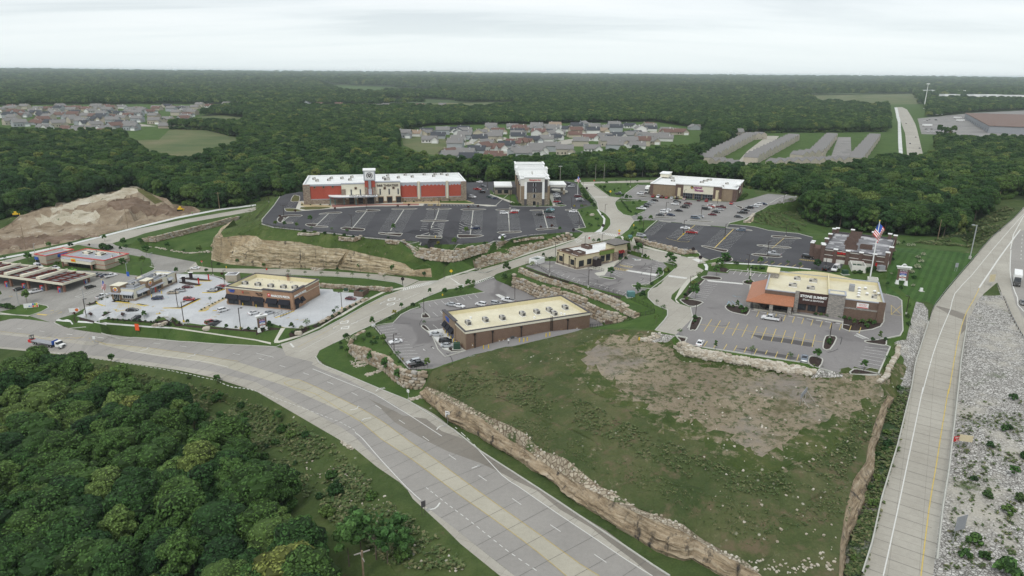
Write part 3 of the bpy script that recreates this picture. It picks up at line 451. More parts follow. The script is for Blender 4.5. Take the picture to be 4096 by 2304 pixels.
R('mulch',"E 750,670 780,680 900,700 970,720 950,735 740,690",name='mulch_bed');R('mulch',"E 1080,685 1530,720 1760,690 1770,745 2430,800 2576,808 2576,825 2420,815 1700,760 1540,735 1080,700",name='mulch_bed')
R('mulch',"E 1020,660 1070,625 1130,622 1090,640 1040,668",name='mulch_bed');R('mulch',"E 860,550 975,515 985,530 900,560",name='mulch_bed');R('mulch',"E 1120,520 1160,500 1310,520 1290,530 1150,525",name='mulch_bed')
R('mulch',"E 1370,540 1490,552 1495,560 1440,560",name='mulch_bed');R('mulch',"E 1640,580 1810,575 1990,485 2020,488 1990,510 1820,585 1650,588",name='mulch_bed');R('straw',"E 1998,612 2010,600 2270,470 2280,490 2060,612",name='mulch_bed')
R('mulch',"E 2035,425 2160,420 2260,385 2262,400 2170,428 2040,430",name='mulch_bed');R('mulch',"E 1800,285 1890,275 2120,300 2115,312 1990,308 1820,292",name='mulch_bed');R('mulch',"E 1805,320 1900,320 2025,345 2010,360 1900,352 1800,330",name='mulch_bed')
R('mulch',"F 0,790 30,770 230,785 250,800 90,815 F 0,860",name='mulch_bed');R('sidewalk',"F 250,785 295,785 220,900 240,935 185,935 180,915",name='sidewalk')
R('mulch',"F 330,840 400,800 500,770 540,790 520,810 440,860 340,880",name='mulch_bed');R('mulch',"F 560,770 600,745 780,660 870,600 1000,540 1100,485 1140,440 1100,500 1000,560 870,630 780,690 600,785",name='mulch_bed')
R('sidewalk',"F 230,935 450,870 640,785 780,700 870,660 1100,520 1300,425 1500,385 1490,370 1290,410 1090,505 860,640 640,770 440,855 225,915",name='sidewalk')
R('sidewalk',"F 1830,300 1880,300 2200,195 2576,95 C 200,1035 430,970 650,900 645,888 430,955 200,1020 0,1075 F 2200,182 1900,275",name='sidewalk')
R('sidewalknew',"C 830,830 900,825 915,795 935,740 940,690 900,640 870,600 850,595 880,640 920,690 915,740 890,790 850,815",name='sidewalk')
R('lawn',"C 820,830 640,790 740,780 665,620 780,610 850,600 880,650 905,690 900,740 875,790",name='lawn');R('lawn',"C 870,600 900,615 960,660 985,700 985,750 950,795 915,815 935,760 955,700 930,650",name='lawn')
R('lawn',"C 690,560 780,560 800,530 780,520 700,470 690,380 720,400 850,530 850,545 780,560 700,572",name='lawn');R('mulch',"C 680,552 750,545 760,560 690,565",name='mulch_bed')
R('lawn',"C 820,360 860,345 1060,340 1270,352 1140,440 1080,475 980,468",name='lawn');R('lawn',"C 1032,520 1120,512 1280,508 1370,515 1310,600 1300,640 1210,665 1120,650 1065,610",name='lawn')
R('lawn',"C 1100,855 1170,800 1200,740 1290,718 1470,710 1320,830 1240,870 1210,900 1180,900 1130,870",name='lawn');R('sidewalk',"C 1090,865 1115,865 1140,910 1200,930 1700,1060 1700,1075 1180,945 1120,925",name='sidewalk')
R('lawn',"C 1030,880 1080,865 1100,890 1130,930 1060,900",name='lawn');R('lawn',"C 1080,990 1120,990 1380,1060 1385,1078 1330,1085 1200,1040",name='lawn')
R('lawn',"C 1740,1045 1810,1005 1860,1012 1890,1045 1870,1068 1760,1052",name='lawn');R('lawn',"G 1510,260 1610,145 1650,150 1665,165 1580,245 1540,250",name='lawn')
R('lawn',"G 1205,352 1350,370 1400,345 1500,265 1550,265 1500,340 1440,368 1350,380 1260,378",name='lawn');R('lawn',"C 875,1270 920,1270 1030,1290 1040,1300 1000,1305 900,1285",name='lawn')
R('sidewalk',"C 770,1190 800,1175 970,1140 1080,1100 1170,1050 1190,1050 1100,1110 960,1220 930,1260 860,1265 830,1240 840,1235 920,1220",name='sidewalk');R('sidewalk',"C 440,1130 640,1190 760,1180 760,1195 640,1205 430,1140",name='sidewalk')
R('lotgas',"C 250,1165 320,1145 420,1165 370,1190",name='sidewalk')
R('mulch',"C 120,1180 400,1270 760,1392 G 1000,450 1140,475 1100,500 900,425 700,375 370,275 130,190",name='mulch_bed')
R('lawn',"C 1870,1150 1930,1140 1935,1170 1920,1195 1880,1175",name='lawn');R('lawn',"C 1930,1120 2050,1090 2200,1110 2180,1130 2080,1135 1970,1135",name='lawn')
R('sidewalknew',"C 1925,1145 1960,1145 1975,1175 1970,1210 1940,1205 1945,1175",name='sidewalk');R('sidewalknew',"C 1960,1140 2150,1132 2576,1150 D 0,1155 200,1170 430,1195 430,1205 200,1182 0,1165 C 2150,1142",name='sidewalk')
R('lawn',"C 1970,1145 2150,1142 2576,1160 D 0,1165 200,1183 440,1210 D 440,1225 0,1225 C 2576,1240 2190,1200 2160,1230 1980,1205",name='lawn');R('mulch',"C 2060,1180 2150,1185 2180,1200 2150,1232 2060,1215 2030,1200",name='mulch_bed')
R('sidewalk',"G 1690,385 1760,300 1860,255 1870,270 1790,320 1700,440 1650,500 1690,540 1650,525 1640,490",name='sidewalk')
R('mulch',"G 1720,480 1780,380 1930,290 1935,300 1860,400 1770,475 1850,505 1920,520 1900,545 1820,560 1750,520",name='mulch_bed')
R('mulch',"H 245,620 330,620 760,690 760,720 745,790 810,815 900,820 1050,800 1130,770 1165,720 1170,640 1100,730 300,560",name='mulch_bed')
R('sidewalk',"G 2350,600 2420,480 H -50,590 240,630 760,715 755,730 240,645 -60,612",name='sidewalk')
R('lawn',"G 1640,865 1720,950 2576,1085 H 400,1145 515,1195 460,1210 0,1130 G 2576,1115 2000,1010 1700,960 1600,990 1500,960 1560,890",name='lawn')
R('lawn',"G 1090,480 1180,460 1290,445 1440,560 1565,610 1565,665 1440,815 1240,770 740,800 780,780 1250,700 1430,640 1420,600 1100,500",name='lawn')
R('lawnstripe',"D 1250,980 1500,990 2090,1045 2120,1035 1790,1425 H 1680,560 1600,520 1480,520 1350,500 1290,470 1190,430 D 1190,1300 1230,1150",name='lawn')
R('lawn',"H 1190,350 1350,480 1365,830 1340,870 1200,900 1235,975 1215,1050 1110,1300 1190,1330 1290,1050 1280,940 1400,830 1490,520 1300,380",name='lawn')
R('lawn',"H 1350,510 1480,520 1400,850 1360,830",name='lawn')
R('gravel',"H 1490,520 1560,530 1610,600 1615,740 1560,900 1480,1150 1420,1449 1300,1449 1370,1100 1300,1000 1270,930 1390,900 1440,700",name='riprap')
R('ditch',"K 1600,0 1728,0 1620,450 1500,850 1430,1180 1350,1423 1270,1600 1185,1460 1230,1230 1320,1000 1385,850 1440,600 1500,320 1560,150",name='ditch')
R('rockbackd',spx(RIM)+" "+spr(RIMB),name='rock_face');R('rockbackd',spx(ERIM)+" "+spr(ERIMB),name='rock_face')
R('moundside',spx(RIM)+" V 1840,1580 "+spr(ERIM)+" H 1260,930 1230,1330 1100,1280 G 2576,1215 1640,980 1600,890 1440,815 740,790 600,830 0,970 F 2200,1060 1770,1210",name='rough_ground')
RW('rimrock',[(p.x,p.y)for p in zl(RIM,BASES[RIM])]+[(p.x,p.y)for p in zl(LIP,above(LIP,zl(RIMB,2.6),3.5,3,9))][::-1],'rock_rim');R('bare2',"V 1440,880 1500,845 1560,838 1640,850 1720,885 1900,925 2050,938 2260,925 2250,1000 2160,1090 2100,1130 2010,1180 1890,1190 1780,1130 1640,1060 1520,1000 1450,940",2,'bare_ground',60)
R('bare',"V 1500,865 1560,852 1630,858 1700,885 1720,905 1900,935 2050,950 2230,950 2225,985 2130,1050 2070,1060 1990,1110 1965,1135 1900,1135 1800,1085 1650,1030 1560,980 1500,930 1470,905",2,'bare_ground',55)
R('gravel',"G 1430,830 1640,862 1600,900 1540,940 1350,930 1440,880",name='gravel_patch');R('gravel',"H 510,1195 700,1245 760,1260 740,1290 430,1285",name='gravel_patch')
R('gravel',spx(RAMP_R)+" V 2800,1560 2800,900 H 2576,880 2450,640 2370,470 2340,410",name='riprap');R('rough',"H 2220,340 2300,340 2340,460 2160,460",name='lawn')
R('road',"D 2900,300 2576,575 "+spx(RAMP_L)+" "+spr(RAMP_R)+" H 2400,-100",name='ramp')
R('road',"D 2900,300 2576,575 H 2200,200 2260,330 2310,330 2370,480 2450,640 2576,880 V 2900,1200 2900,500",name='highway')
R('roadlane',"H 2500,-180 2440,0 2430,200 2450,400 2500,560 2576,690 V 2900,1000 2900,480",name='highway')
# one triangulated ground sheet
GV=[Vector(p)for p in PV];GE=list(PE);GF=[];gk=len(GV)
ISL=[]
def isl(s,mname='mulch',sm=2,kerb_='kerb',name='planting_island'):
 q=PL(s,sm,True);REG.append((mname,[(a.x,a.y)for a in q],name));ISL.append((q,kerb_))
for s in("B 215,695 250,665 320,655 450,655 452,668 325,672 258,724 360,728 366,740 260,735 222,722","B 498,750 540,740 620,742 610,762 715,770 710,780 590,775 520,765","B 638,645 700,632 730,628 850,625 850,636 730,640 650,648","B 1005,622 1020,612 1115,608 1130,598 1235,602 1238,612 1130,618 1020,626","B 855,785 900,776 970,782 1085,792 1090,805 1070,815 960,810 870,798","B 1388,590 1595,588 1597,598 1390,600","B 1236,835 1260,833 1340,838 1465,838 1468,848 1450,865 1390,860 1250,847","B 1737,590 1940,588 1943,598 1740,602","B 1682,708 1908,708 1910,718 1686,720","B 1612,870 1640,862 1860,868 1866,876 1855,887 1630,882","B 2085,593 2288,594 2290,603 2086,606","B 2030,860 2050,852 2270,858 2274,868 2200,880 2060,885 2030,875","B 2430,597 2560,595 C 60,600 62,608 B 2432,608","B 2440,825 2560,818 C 85,818 90,828 40,834 B 2450,838","C 192,605 305,602 308,612 195,613","C 245,795 310,790 455,782 465,790 380,800 260,808","C 543,600 640,598 650,606 550,610","o 415,115 600,140 595,150 410,126","o 905,165 1360,208 1358,220 905,178","o 1740,250 1800,255 2000,270 2230,305 2225,318 2000,290 1745,265","o 1245,622 1330,628 1600,680 1750,705 1762,725 1740,745 1660,745 1450,690 1260,640","D 38,868 70,862 310,884 300,894 60,880","D -40,960 0,962 215,978 200,990 -20,975","C 2415,1048 2480,1045 2576,1055 D 130,1070 120,1082 -10,1077 C 2430,1060","C 2465,958 2500,955 2576,962 2576,970 2490,968","o 20,490 60,480 140,482 160,492 130,510 20,508","C 1228,462 1400,462 1320,475","C 1440,672 1500,675 1630,683 1625,690 1440,682","C 1785,705 1850,708 2005,720 2000,728 1790,714","C 2240,555 2320,575? 2330,580".replace("? 2330,580"," 2300,590"),"q 1455,380 1530,365 1600,440 1590,460 1460,465 1445,440","q 1430,625 1500,610 1600,710 1540,720 1470,670","H 580,870 650,865 690,890 625,1000 560,995 555,960","H 975,915 1100,905 1185,890 1190,930 1180,960 1100,950 1000,935","H 415,1080 460,1070 520,1085 550,1110 510,1185 410,1145","H 850,1210 900,1200 1110,1245 1090,1255 835,1250","p 710,235 760,215 1000,225 1180,265 1210,290 1150,400 1080,400 850,350 740,290","p -120,470 60,450 160,440 240,470 130,700 60,705 -20,700".replace("-120,470 ",""),"G 1650,865 1700,870 1760,885 1720,945 1690,910","G 1905,275 1960,262 2090,275 2100,300 2000,300 1930,290","G 2325,320 2360,305 2430,310 2430,345 2380,350 2330,335","G 1690,505 1750,495 1870,510 1920,530 1870,560 1780,565","a 630,790 670,775 860,805 880,820 800,820 640,800"):
 isl(s)
for s in("B 350,515 380,455 420,460 440,470 435,512 400,520","C 1090,560 1100,555 1110,565".replace("C 1090,560 1100,555 1110,565","B 290,592 300,588 380,588 480,612 350,622 300,615")):isl(s,'drygrass')
for s in("o 60,690 100,760 0,770 -40,800".replace("o 60,690 100,760 0,770 -40,800","C 2080,1100 2140,1075 2190,1080 2220,1100 2190,1125 2100,1125"),):isl(s)
R('sidewalk',"B 400,590 430,515 490,512 500,548 555,535 870,520 1000,520 1480,520 2110,500 2180,545 2330,550 2420,558 2420,565 2330,568 2180,548 1690,542 1680,562 1130,568 750,592 540,608 470,612",name='sidewalk')
R('straw',"B 455,520 490,545 750,555 770,575 640,570 500,575 450,560",name='planting_bed');R('drygrass',"B 440,590 450,575 600,568 740,574 745,582 640,596 500,602",name='planting_bed')
R('brickpave',"B 760,548 1200,545 1480,540 1640,540 1640,556 1200,558 900,570 770,578",name='forecourt');R('straw',"B 1480,515 1620,512 2110,500 2200,535 2180,542 1900,540 1640,538 1480,540",name='planting_bed')
R('lawn',"B 1850,515 2100,508 2190,530 2150,536 1850,530",name='lawn')
R('lawn',"d 0,690 100,780 500,790 560,950 520,965 0,780",name='lawn');R('sidewalk',"d 0,780 520,960 450,975 0,800",name='sidewalk')
R('lawn',"d 440,975 560,930 620,1010 1180,1010 1200,860 1270,1020 1100,1030 450,1030",name='lawn');R('sidewalk',"d 860,1010 910,1010 915,1030 865,1030",name='sidewalk');R('sidewalk',"d 1190,760 1250,760 1320,1020 1270,1025 1200,850",name='sidewalk')
R('lawn',"B 2380,380 2430,385 2576,420 C 0,500 60,555 B 2576,490 2400,400".replace("C 0,500 60,555","2576,470"),name='lawn')
isl("d 1330,1010 1400,1000 1520,1010 1520,1025 1440,1035 1340,1020",'lawn');isl("d 1240,690 1320,680 1520,710 1560,740 1520,765 1300,730",'sidewalk')
R('lawn',"D -100,640 345,505 400,620 360,760 150,810 C 2400,740 2330,720 2430,640".replace("D -100,640","C 2470,640 D 0,560"),name='lawn')
R('site',"C 2440,650 2470,640 2576,590 D 340,520 400,640 380,800 300,828 0,790 C 2420,735 2400,700",name='rough_ground')
R('rock',"C 2400,735 2425,720 2440,650 2420,640 2400,680 2330,730",name='riprap')
R('sidewalknew',"q 1540,720 1890,670 2320,1115 2040,1145 1880,1090 1640,820",name='sidewalk');isl("q 1975,1065 2070,1050 2200,1085 2330,1125 2040,1145")
R('roadwet',"H 1700,560 1850,600 2000,650 1985,800 1940,850 1960,700 1830,650 1690,570",name='worn_patch')
for s_ in("p 1200,790 1300,800 1900,870 2450,960 2500,1030 2400,1040 1900,960 1500,910","p 900,1070 1100,1080 1900,1200 2150,1260 2100,1300 1500,1200"):R('seamgrey',s_,name='worn_patch')
for m,poly,nm in REG:
 q=[poly[0]]
 for p in poly[1:]:
  if math.hypot(p[0]-q[-1][0],p[1]-q[-1][1])>.05:q.append(p)
 if math.hypot(q[0][0]-q[-1][0],q[0][1]-q[-1][1])<.05:q.pop()
 st=len(GV)
 idx=[]
 for a,b in zip(q,q[1:]+q[:1]):
  n=max(1,int(math.hypot(b[0]-a[0],b[1]-a[1])/(9 if math.hypot(*a)<600 else 60)))
  for k in range(n):idx.append(len(GV));GV.append(Vector((a[0]+(b[0]-a[0])*k/n,a[1]+(b[1]-a[1])*k/n)))
 GF.append(idx)
SP0=len(GV)
for ix in range(-46,40):
 for iy in range(9,78):
  x,y=ix*6.8+random.uniform(-1.5,1.5),iy*6.8+random.uniform(-1.5,1.5)
  if abs(x)<y*.85+20:GV.append(Vector((x,y)))
for ix in range(-48,-18):
 for iy in range(0,26):GV.append(Vector((-10+ix*6.2+random.uniform(-2,2),300+iy*5.2+random.uniform(-2,2))))
for ix in range(-20,28):
 for iy in range(0,46):
  x,y=-10+ix*2.6+random.uniform(-.8,.8),88+iy*2.6+random.uniform(-.8,.8)
  GV.append(Vector((x,y)))
for f in GF:GE+=[(f[i],f[(i+1)%len(f)])for i in range(len(f))]
gv,ge,gf,hv,he,hf=geometry.delaunay_2d_cdt(GV,GE,[],0,2e-3,True)
RB=[(min(p[0]for p in q),max(p[0]for p in q),min(p[1]for p in q),max(p[1]for p in q),q)for _,q,_ in REG]
def pip(x,y,q):
 c=False;j=len(q)-1
 for i in range(len(q)):
  xi,yi=q[i];xj,yj=q[j]
  if(yi>y)!=(yj>y)and x<(xj-xi)*(y-yi)/(yj-yi)+xi:c=not c
  j=i
 return c
def region(x,y):
 for i in range(len(RB)-1,-1,-1):
  b=RB[i]
  if b[0]<=x<=b[1]and b[2]<=y<=b[3]and pip(x,y,b[4]):return i
 return-1
GZ=[]
for i,p in enumerate(gv):
 z=orgz_=None
 ks=[k for k in hv[i]if k<len(PZ)]
 if ks:z=sum(PZ[k]for k in ks)/len(ks)
 else:z=gz(p.x,p.y)
 GZ.append(z)
ROUGH={'moundside':.5,'bare2':.4,'bare':.28,'slope':.35,'dirt':1.3,'dirtpale':1.4,'dirtdark':1.3,'gravel':.35,'ditch':.4,'rough':.3,'rock':.4}
byreg={};vr={}
for f in gf:
 cc=(gv[f[0]]+gv[f[1]]+gv[f[2]])/3;r=region(cc.x,cc.y)
 key=(REG[r][0],REG[r][2])if r>=0 else None
 if key is None:
  c=(gv[f[0]]+gv[f[1]]+gv[f[2]])/3
  key=('farground','ground')if(c.length>560 or c.y>470)else('rough','ground')
 byreg.setdefault(key,[]).append(f)
 for v in f:vr.setdefault(v,set()).add(key[0])
for v,ks in vr.items():
 if all(k in ROUGH for k in ks)and not[k for k in hv[v]if k<NB]:
  a=max(ROUGH[k]for k in ks);p=gv[v]
  GZ[v]+=a*1.6*(noise.noise(Vector((p.x*.09,p.y*.09,2)))+.8*noise.noise(Vector((p.x*.3,p.y*.3,4)))+.3*random.uniform(-1,1))
for(m,nm),fs in byreg.items():
 used=sorted({v for f in fs for v in f});mp={v:i for i,v in enumerate(used)}
 b=MB();b.v=[(gv[v].x,gv[v].y,GZ[v])for v in used]
 for f in fs:
  a,c,d=gv[f[0]],gv[f[1]],gv[f[2]]
  if(c-a).cross(d-a)<0:f=f[::-1]
  b.f.append(tuple(mp[v]for v in f));b.m.append(0)
 b.mats=[m]
 o=b.build(nm);tag(o,kind='structure')
T1=BVHTree.FromPolygons([(p.x,p.y,z)for p,z in zip(gv,GZ)],gf)
# kerbs
KB={'kerb':MB(),'kerbyellow':MB()}
def kerb(pts,k='kerb',closed=False,h=.16,w=.34):
 b=KB[k];L=len(pts);q=[]
 if closed:pts=pts+[pts[0]]
 for a,c in zip(pts,pts[1:]):
  n=max(1,int((c-a).length/5));q+=[a.lerp(c,i/n)for i in range(n)]
 q.append(pts[-1]);vs=[]
 for i,p in enumerate(q):
  a,c=q[max(0,i-1)],q[min(len(q)-1,i+1)]
  if closed and i in(0,len(q)-1):a,c=q[-2],q[1]
  d=Vector((c.x-a.x,c.y-a.y));d=d.normalized()if d.length>1e-6 else Vector((1,0));nn=Vector((-d.y,d.x))*w/2
  z=gz(p.x,p.y)
  vs+=[(p.x+nn.x,p.y+nn.y,z-.2),(p.x+nn.x,p.y+nn.y,z+h),(p.x-nn.x,p.y-nn.y,z+h),(p.x-nn.x,p.y-nn.y,z-.2)]
 fs=[]
 for i in range(len(q)-1):
  for j in range(3):fs.append((4*i+j,4*i+j+1,4*i+5+j,4*i+4+j))
 b.mesh(vs,fs,k)
for q,k in ISL:kerb([Vector(p)for p in q],k,True)
for s in("B 430,420 390,430 300,445 240,470 180,560 60,700 60,745 180,780 500,815 820,845 1090,880 1440,910 1640,925","B 1660,935 1640,950 2030,950 2400,915 C 0,890 350,845","C 720,830 630,795 740,780 665,620","B 540,608 750,592 1130,568 1680,562 1690,542 2180,548","B 2180,548 2330,568 2420,566 2415,556 C -40,450","d 390,1010 420,1030 860,1035 1400,1040","C 690,430 800,520 860,530","C 690,330 790,440 860,530 870,600 940,640 990,690 995,750 960,800 920,822","C 820,345 825,355 980,470 1090,482","C 1270,350 1140,440","C 1380,512 1120,512 1040,515 1035,545 1060,600 1120,650 1210,668 1330,620","C 1290,700 1230,715 1200,750 1170,800 1100,855","C 1460,708 1320,835","o 40,520 480,610 900,712 1080,720 1200,780 1215,840","C 1090,945 1300,990 1500,1025 1700,1070 1750,1080","o 1420,905 1600,855","o 1800,192 1900,198 2100,215 2300,240 2450,275 2576,310 D 130,825 300,840 450,880","D 345,495 0,560 C 2470,620 2330,700 2190,735","C 2190,730 2170,760","C 1330,1060 1100,1000","C 1390,1090 1480,1128 1540,1130 1640,1155","G 1640,190 1520,300 1400,390 1370,430 1370,480 1440,550 1565,605 1565,660 1530,710 1440,810","G 1530,190 1520,250 1360,345 1205,352 1215,375 1300,382 1400,390","C 875,1270 1030,1285 1040,1298 1000,1307 870,1280","G 1640,862 1765,890 1720,945 2000,990 2576,1080 H 400,1140","G 1925,530 1860,570 1795,578 1820,690 1765,790","G 1770,472 1940,300","C 2160,1232 2190,1203 2576,1242","H 510,1190 700,1240","H 1110,1245 1230,975 1190,960","H 1190,890 1330,860 1357,810 1345,510 1300,475 1185,445","H 300,560? 755,720 745,790 810,815 900,820 1050,800 1130,770 1165,720 1172,600".replace("300,560? ","240,645 "),"F 1180,765 1380,735 1460,650 1560,600 1640,575","F 1640,540 1720,520 2300,425","F 1185,768 1300,900 1400,1040 1480,1130 1545,1205","F 1760,830 1830,1000 1900,1075 2110,1015","F 250,965 440,890 640,812 850,700 1100,562 1300,460 1480,410","F 780,940 900,885 1000,830 1200,740 1450,610 1700,480 1900,400 2090,372","F 1490,380 1490,355 1400,325 1100,285 760,265 400,253 180,252","F 1830,310 1950,277 2200,217 2576,112 C 200,1052 430,987 640,912 650,890","E 1080,688 1530,722 1560,700 1640,672 1735,675 1765,690 1720,720 1900,735 2430,800 F 0,800 130,730","F 290,780 430,790 600,740 780,650 1010,520 1080,480","E 1790,240 2100,250 2230,280 2290,330","E 840,640 860,575 1000,545","E 0,650 150,655 300,660 420,620 490,580 470,560 380,542","E 1400,268 1540,205 1562,182 1510,165","E 545,730 600,760 700,790 1030,840 1350,880 1800,920 2100,940 F 0,965 200,975 245,955","F 600,1075 640,1140 700,1170 900,1250 1250,1400 J 500,95 850,320 1050,480 1500,770 1800,970 2350,1340 2480,1423","E 1000,545 985,530 1010,505 1150,460","q 1540,720 1640,820 1880,1090 2040,1145 2330,1125"):
 kerb(PL(s))
for s in("E 970,525 990,545 1060,565","E 1165,520 1310,535","E 1375,548 1440,560 1495,560","E 1640,585 1820,588 2018,495","E 1998,618 2060,615 2100,595","E 2035,430 2170,430 2262,395","E 1990,315 2120,315 2128,305","E 1960,365 2010,362 2028,345","E 2140,612 2180,610","F 190,685 385,615","a 640,800 800,828 880,818"):kerb(PL(s),'kerbyellow')
for k,b in KB.items():
 if b.f:tag(b.build('kerb'),kind='structure')
 # markings
MK=MB()
def stripe(a,b,w=.14,m='white',lift=.035):
 a=Vector((a.x,a.y));b=Vector((b.x,b.y));L=(b-a).length
 if L<.05:return
 d=(b-a)/L;nn=Vector((-d.y,d.x))*w/2;n=max(1,int(L/3));vs=[]
 for i in range(n+1):
  c=a+d*(L*i/n)
  for sg in(1,-1):e=c+nn*sg;vs.append((e.x,e.y,gz(e.x,e.y)+lift))
 MK.mesh(vs,[(2*i,2*i+1,2*i+3,2*i+2)for i in range(n)],m)
def pline(s,w=.15,m='white',sm=1,dash=None,lift=.035):
 q=PL(s,sm)
 if not dash:
  for a,b in zip(q,q[1:]):stripe(a,b,w,m,lift)
  return
 on,off=dash;t=0.0
 for a,b in zip(q,q[1:]):
  L=(b-a).length;s0=0.0
  while s0<L:
   ph=t%(on+off)
   if ph<on:
    l=min(on-ph,L-s0);stripe(a.lerp(b,s0/L),a.lerp(b,(s0+l)/L),w,m,lift)
   else:l=min(on+off-ph,L-s0)
   s0+=l+1e-4;t+=l+1e-4
def stalls(sl,sr,n,m='white',w=.13):
 l=PL(sl);r=PL(sr)
 for i in range(n+1):stripe(l[0].lerp(l[-1],i/n),r[0].lerp(r[-1],i/n),w,m)
for l,r,n in(("n 350,105 70,540","n 785,115 550,545",19),("n 1060,108 975,300","n 1490,110 1435,298",8),("n 955,360 860,600","n 1410,362 1355,602",9),("n 1770,115 1675,590","n 2183,127 2153,600",20),("B 1020,628 870,775","B 1220,620 1100,790",13),("B 660,650 530,742","B 840,642 720,765",9),("B 330,680 285,722","B 450,675 380,728",5),("B 2430,620 2425,815","C 60,615 92,812",18),("C 200,630 245,787","C 425,640 462,780",14),("C 555,640 628,790","C 665,640 725,780",12),("o 345,130 90,400","o 545,168 285,400",12),("o 885,190 565,435","o 1310,235 1030,500",11),("o 1610,305 1290,605","o 2120,345 1795,690",13),("o 185,535 845,690","o 320,513 970,663",7),("D 40,888 -50,965","D 290,900 195,983",6),("D -40,980 -150,1045","D 200,995 125,1070",6),("B 430,520 330,590","B 330,520 300,585",7),("B 1700,545 2190,552","B 1690,560 2210,566",17),("q 565,672 1080,1310","q 870,620 1477,1302",12),("q 1530,140 2470,-40","q 1625,228 2576,60",7),("q 1665,345 1820,325","q 1768,432 1880,400",1),("q 1665,595 1820,570","q 1775,685 1890,630",1),("c 30,710 1560,1205","c 90,685 1630,1155",14),("c 1395,740 1350,775","c 1580,768 1500,835",2),("c 1900,830 2190,560","c 2270,870 2480,630",7),("c 1600,560 1510,610","c 1800,610 1740,660",2),("c 1920,900 1870,990","c 2180,960 2080,1030",3),("G 1970,320 1800,480","G 2080,330 1950,500",9),("H 975,975 890,1195","H 1220,1000 1105,1240",7),("C 2255,1210 C 2576,1245","C 2225,1250 2545,1280",5),("C 60,618 62,620","C 60,619 62,621",1)):
 stalls(l,r,n)
for l,r,n in(("p 435,492 2520,800","p 278,738 2455,1052",11),("p 350,930 2190,1200","p 270,1045 2140,1340",9),("p 1395,318 3440,650","p 1340,440 3400,770",11),("o 1965,922 D 310,1190","o 2020,875 D 355,1163",9)):stalls(l,r,n,'yellow',.17)
for s,w,m in(("n 580,95 295,565",.45,'kerb'),("n 1283,95 1215,300",.45,'kerb'),("n 1190,335 1100,590",.45,'kerb'),("n 1975,108 1915,600",.45,'kerb'),("B 730,640 600,765",.45,'kerb'),("B 1112,615 975,780",.45,'kerb'),("B 330,672 262,724",.4,'kerb'),("B 2538,615 2552,820",.45,'kerb'),("C 310,612 360,790",.45,'kerb'),("o 1110,203 750,500",.3,'yellow'),("o 1878,290 1495,670",.4,'yellow'),("D 165,885 40,990",.25,'yellow'),("p 190,590 2700,950",.14,'yellow'),("o 530,460 560,480 800,535 960,545 1000,525",.16,'yellow')):pline(s,w,m)
pline("E -60,770 235,797 487,826 745,855 1016,882 1287,912 1577,940 1870,973 2155,1015 F 0,1080 200,1150 400,1210 650,1300 900,1405 J 222,113 408,226 595,355 803,502 1035,662 1298,843 1598,1050 1943,1282 2150,1423",.16,'white',2,(3.05,9.14))
pline("F 0,1038 180,1080",.15);pline("F 570,1197 800,1290 1050,1390 1190,1449 J 320,90 500,200 640,290 760,368",.2)
pline("J 860,300 1000,430 1210,660 1340,750 1600,930 1900,1130 2150,1300 2350,1423",.2,'white',2)
pline("E 1310,1020 1700,1075 2100,1130 2300,1180",.18);pline("E 1000,925 1500,985 1900,1040 2200,1090 2400,1120",.16,'yellowroad');pline("E 700,905 1000,928",.14,'yellowroad');pline("E -50,810 290,850 600,890 940,925",.14,'yellowroad')
pline("J 0,172 150,260 300,388 500,518 700,668 900,818 1100,958 1280,1088 1480,1240 1700,1423",.16,'yellowroad',2);pline("F 430,1305 620,1385 J 150,160 330,270 520,410 720,550 950,720 1200,900 1490,1105 1800,1330 1950,1423",.16,'yellowroad',2)
pline("F 430,1305 380,1300 300,1325 290,1345 400,1390 600,1449 J 0,172",.12,'yellowroad',2);pline("J 620,360 860,560 1100,760",.1,'yellowroad')if False else None
pline("E 330,1010 900,1085 1400,1160 1900,1250 2500,1400 J 0,265 110,345",.13,'white',2,(1.2,.8));pline("J 110,345 160,385 250,490 340,590 490,750 600,850",.2,'white',2);pline("J 640,755 800,880 1000,1030 1250,1230 1500,1400",.16,'white',2,(1,.9))
for k in range(60):
 pass
pline("F 330,880 560,850 900,700 1080,580 1300,480 1450,410".replace("F 330,880 560,850 900,700","F 420,980 640,860 870,725"),.14,'yellowroad',2);pline("F 440,1020 660,900 980,740 1150,660 1400,540 1650,430",.16,'white',2)
pline("F 1150,560 1330,480 1500,440".replace("1500,440","1450,430"),.12,'yellowroad')
def xwalk(s,n,w=.45,m='white',rails=True):
 q=PL(s)
 for i in range(n+1):stripe(q[0].lerp(q[1],i/n),q[3].lerp(q[2],i/n),w,m)
 if rails:stripe(q[0],q[1],.25,m);stripe(q[3],q[2],.25,m)
xwalk("F 1495,378 1770,312 1830,312 1480,408",17);xwalk("F 1905,290 1960,285 2060,350 1990,350",6,.18,"white",False);xwalk("F 2205,322 2370,268 2395,280 2205,345",10);xwalk("F 2410,450 2440,445 2510,475 2480,490",5,.3,"white",False)
xwalk("C 905,828 1060,855 1050,872 880,842",10);xwalk("C 640,895 870,840 850,855 640,905",3,.2);xwalk("C 700,915 660,935 630,905 650,895",2,.2);xwalk("C 705,345 815,350 815,356 705,352",10,.5,'white',False);xwalk("C 800,470 955,470 955,476 800,476",14,.5,'white',False)
xwalk("c 1665,705 2240,790 2220,825 1640,725",24,.5);xwalk("c 2500,810 2870,880 2860,905 2490,835".replace("2870,880 2860,905","2576,830 2560,850"),4,.5);xwalk("o 590,1212 940,1260 920,1285 580,1240",12,.5);xwalk("o 960,850 1060,845 1260,930 1180,950",9,.3);xwalk("G 1965,303 2310,335 2320,347 1980,315",22,.5)
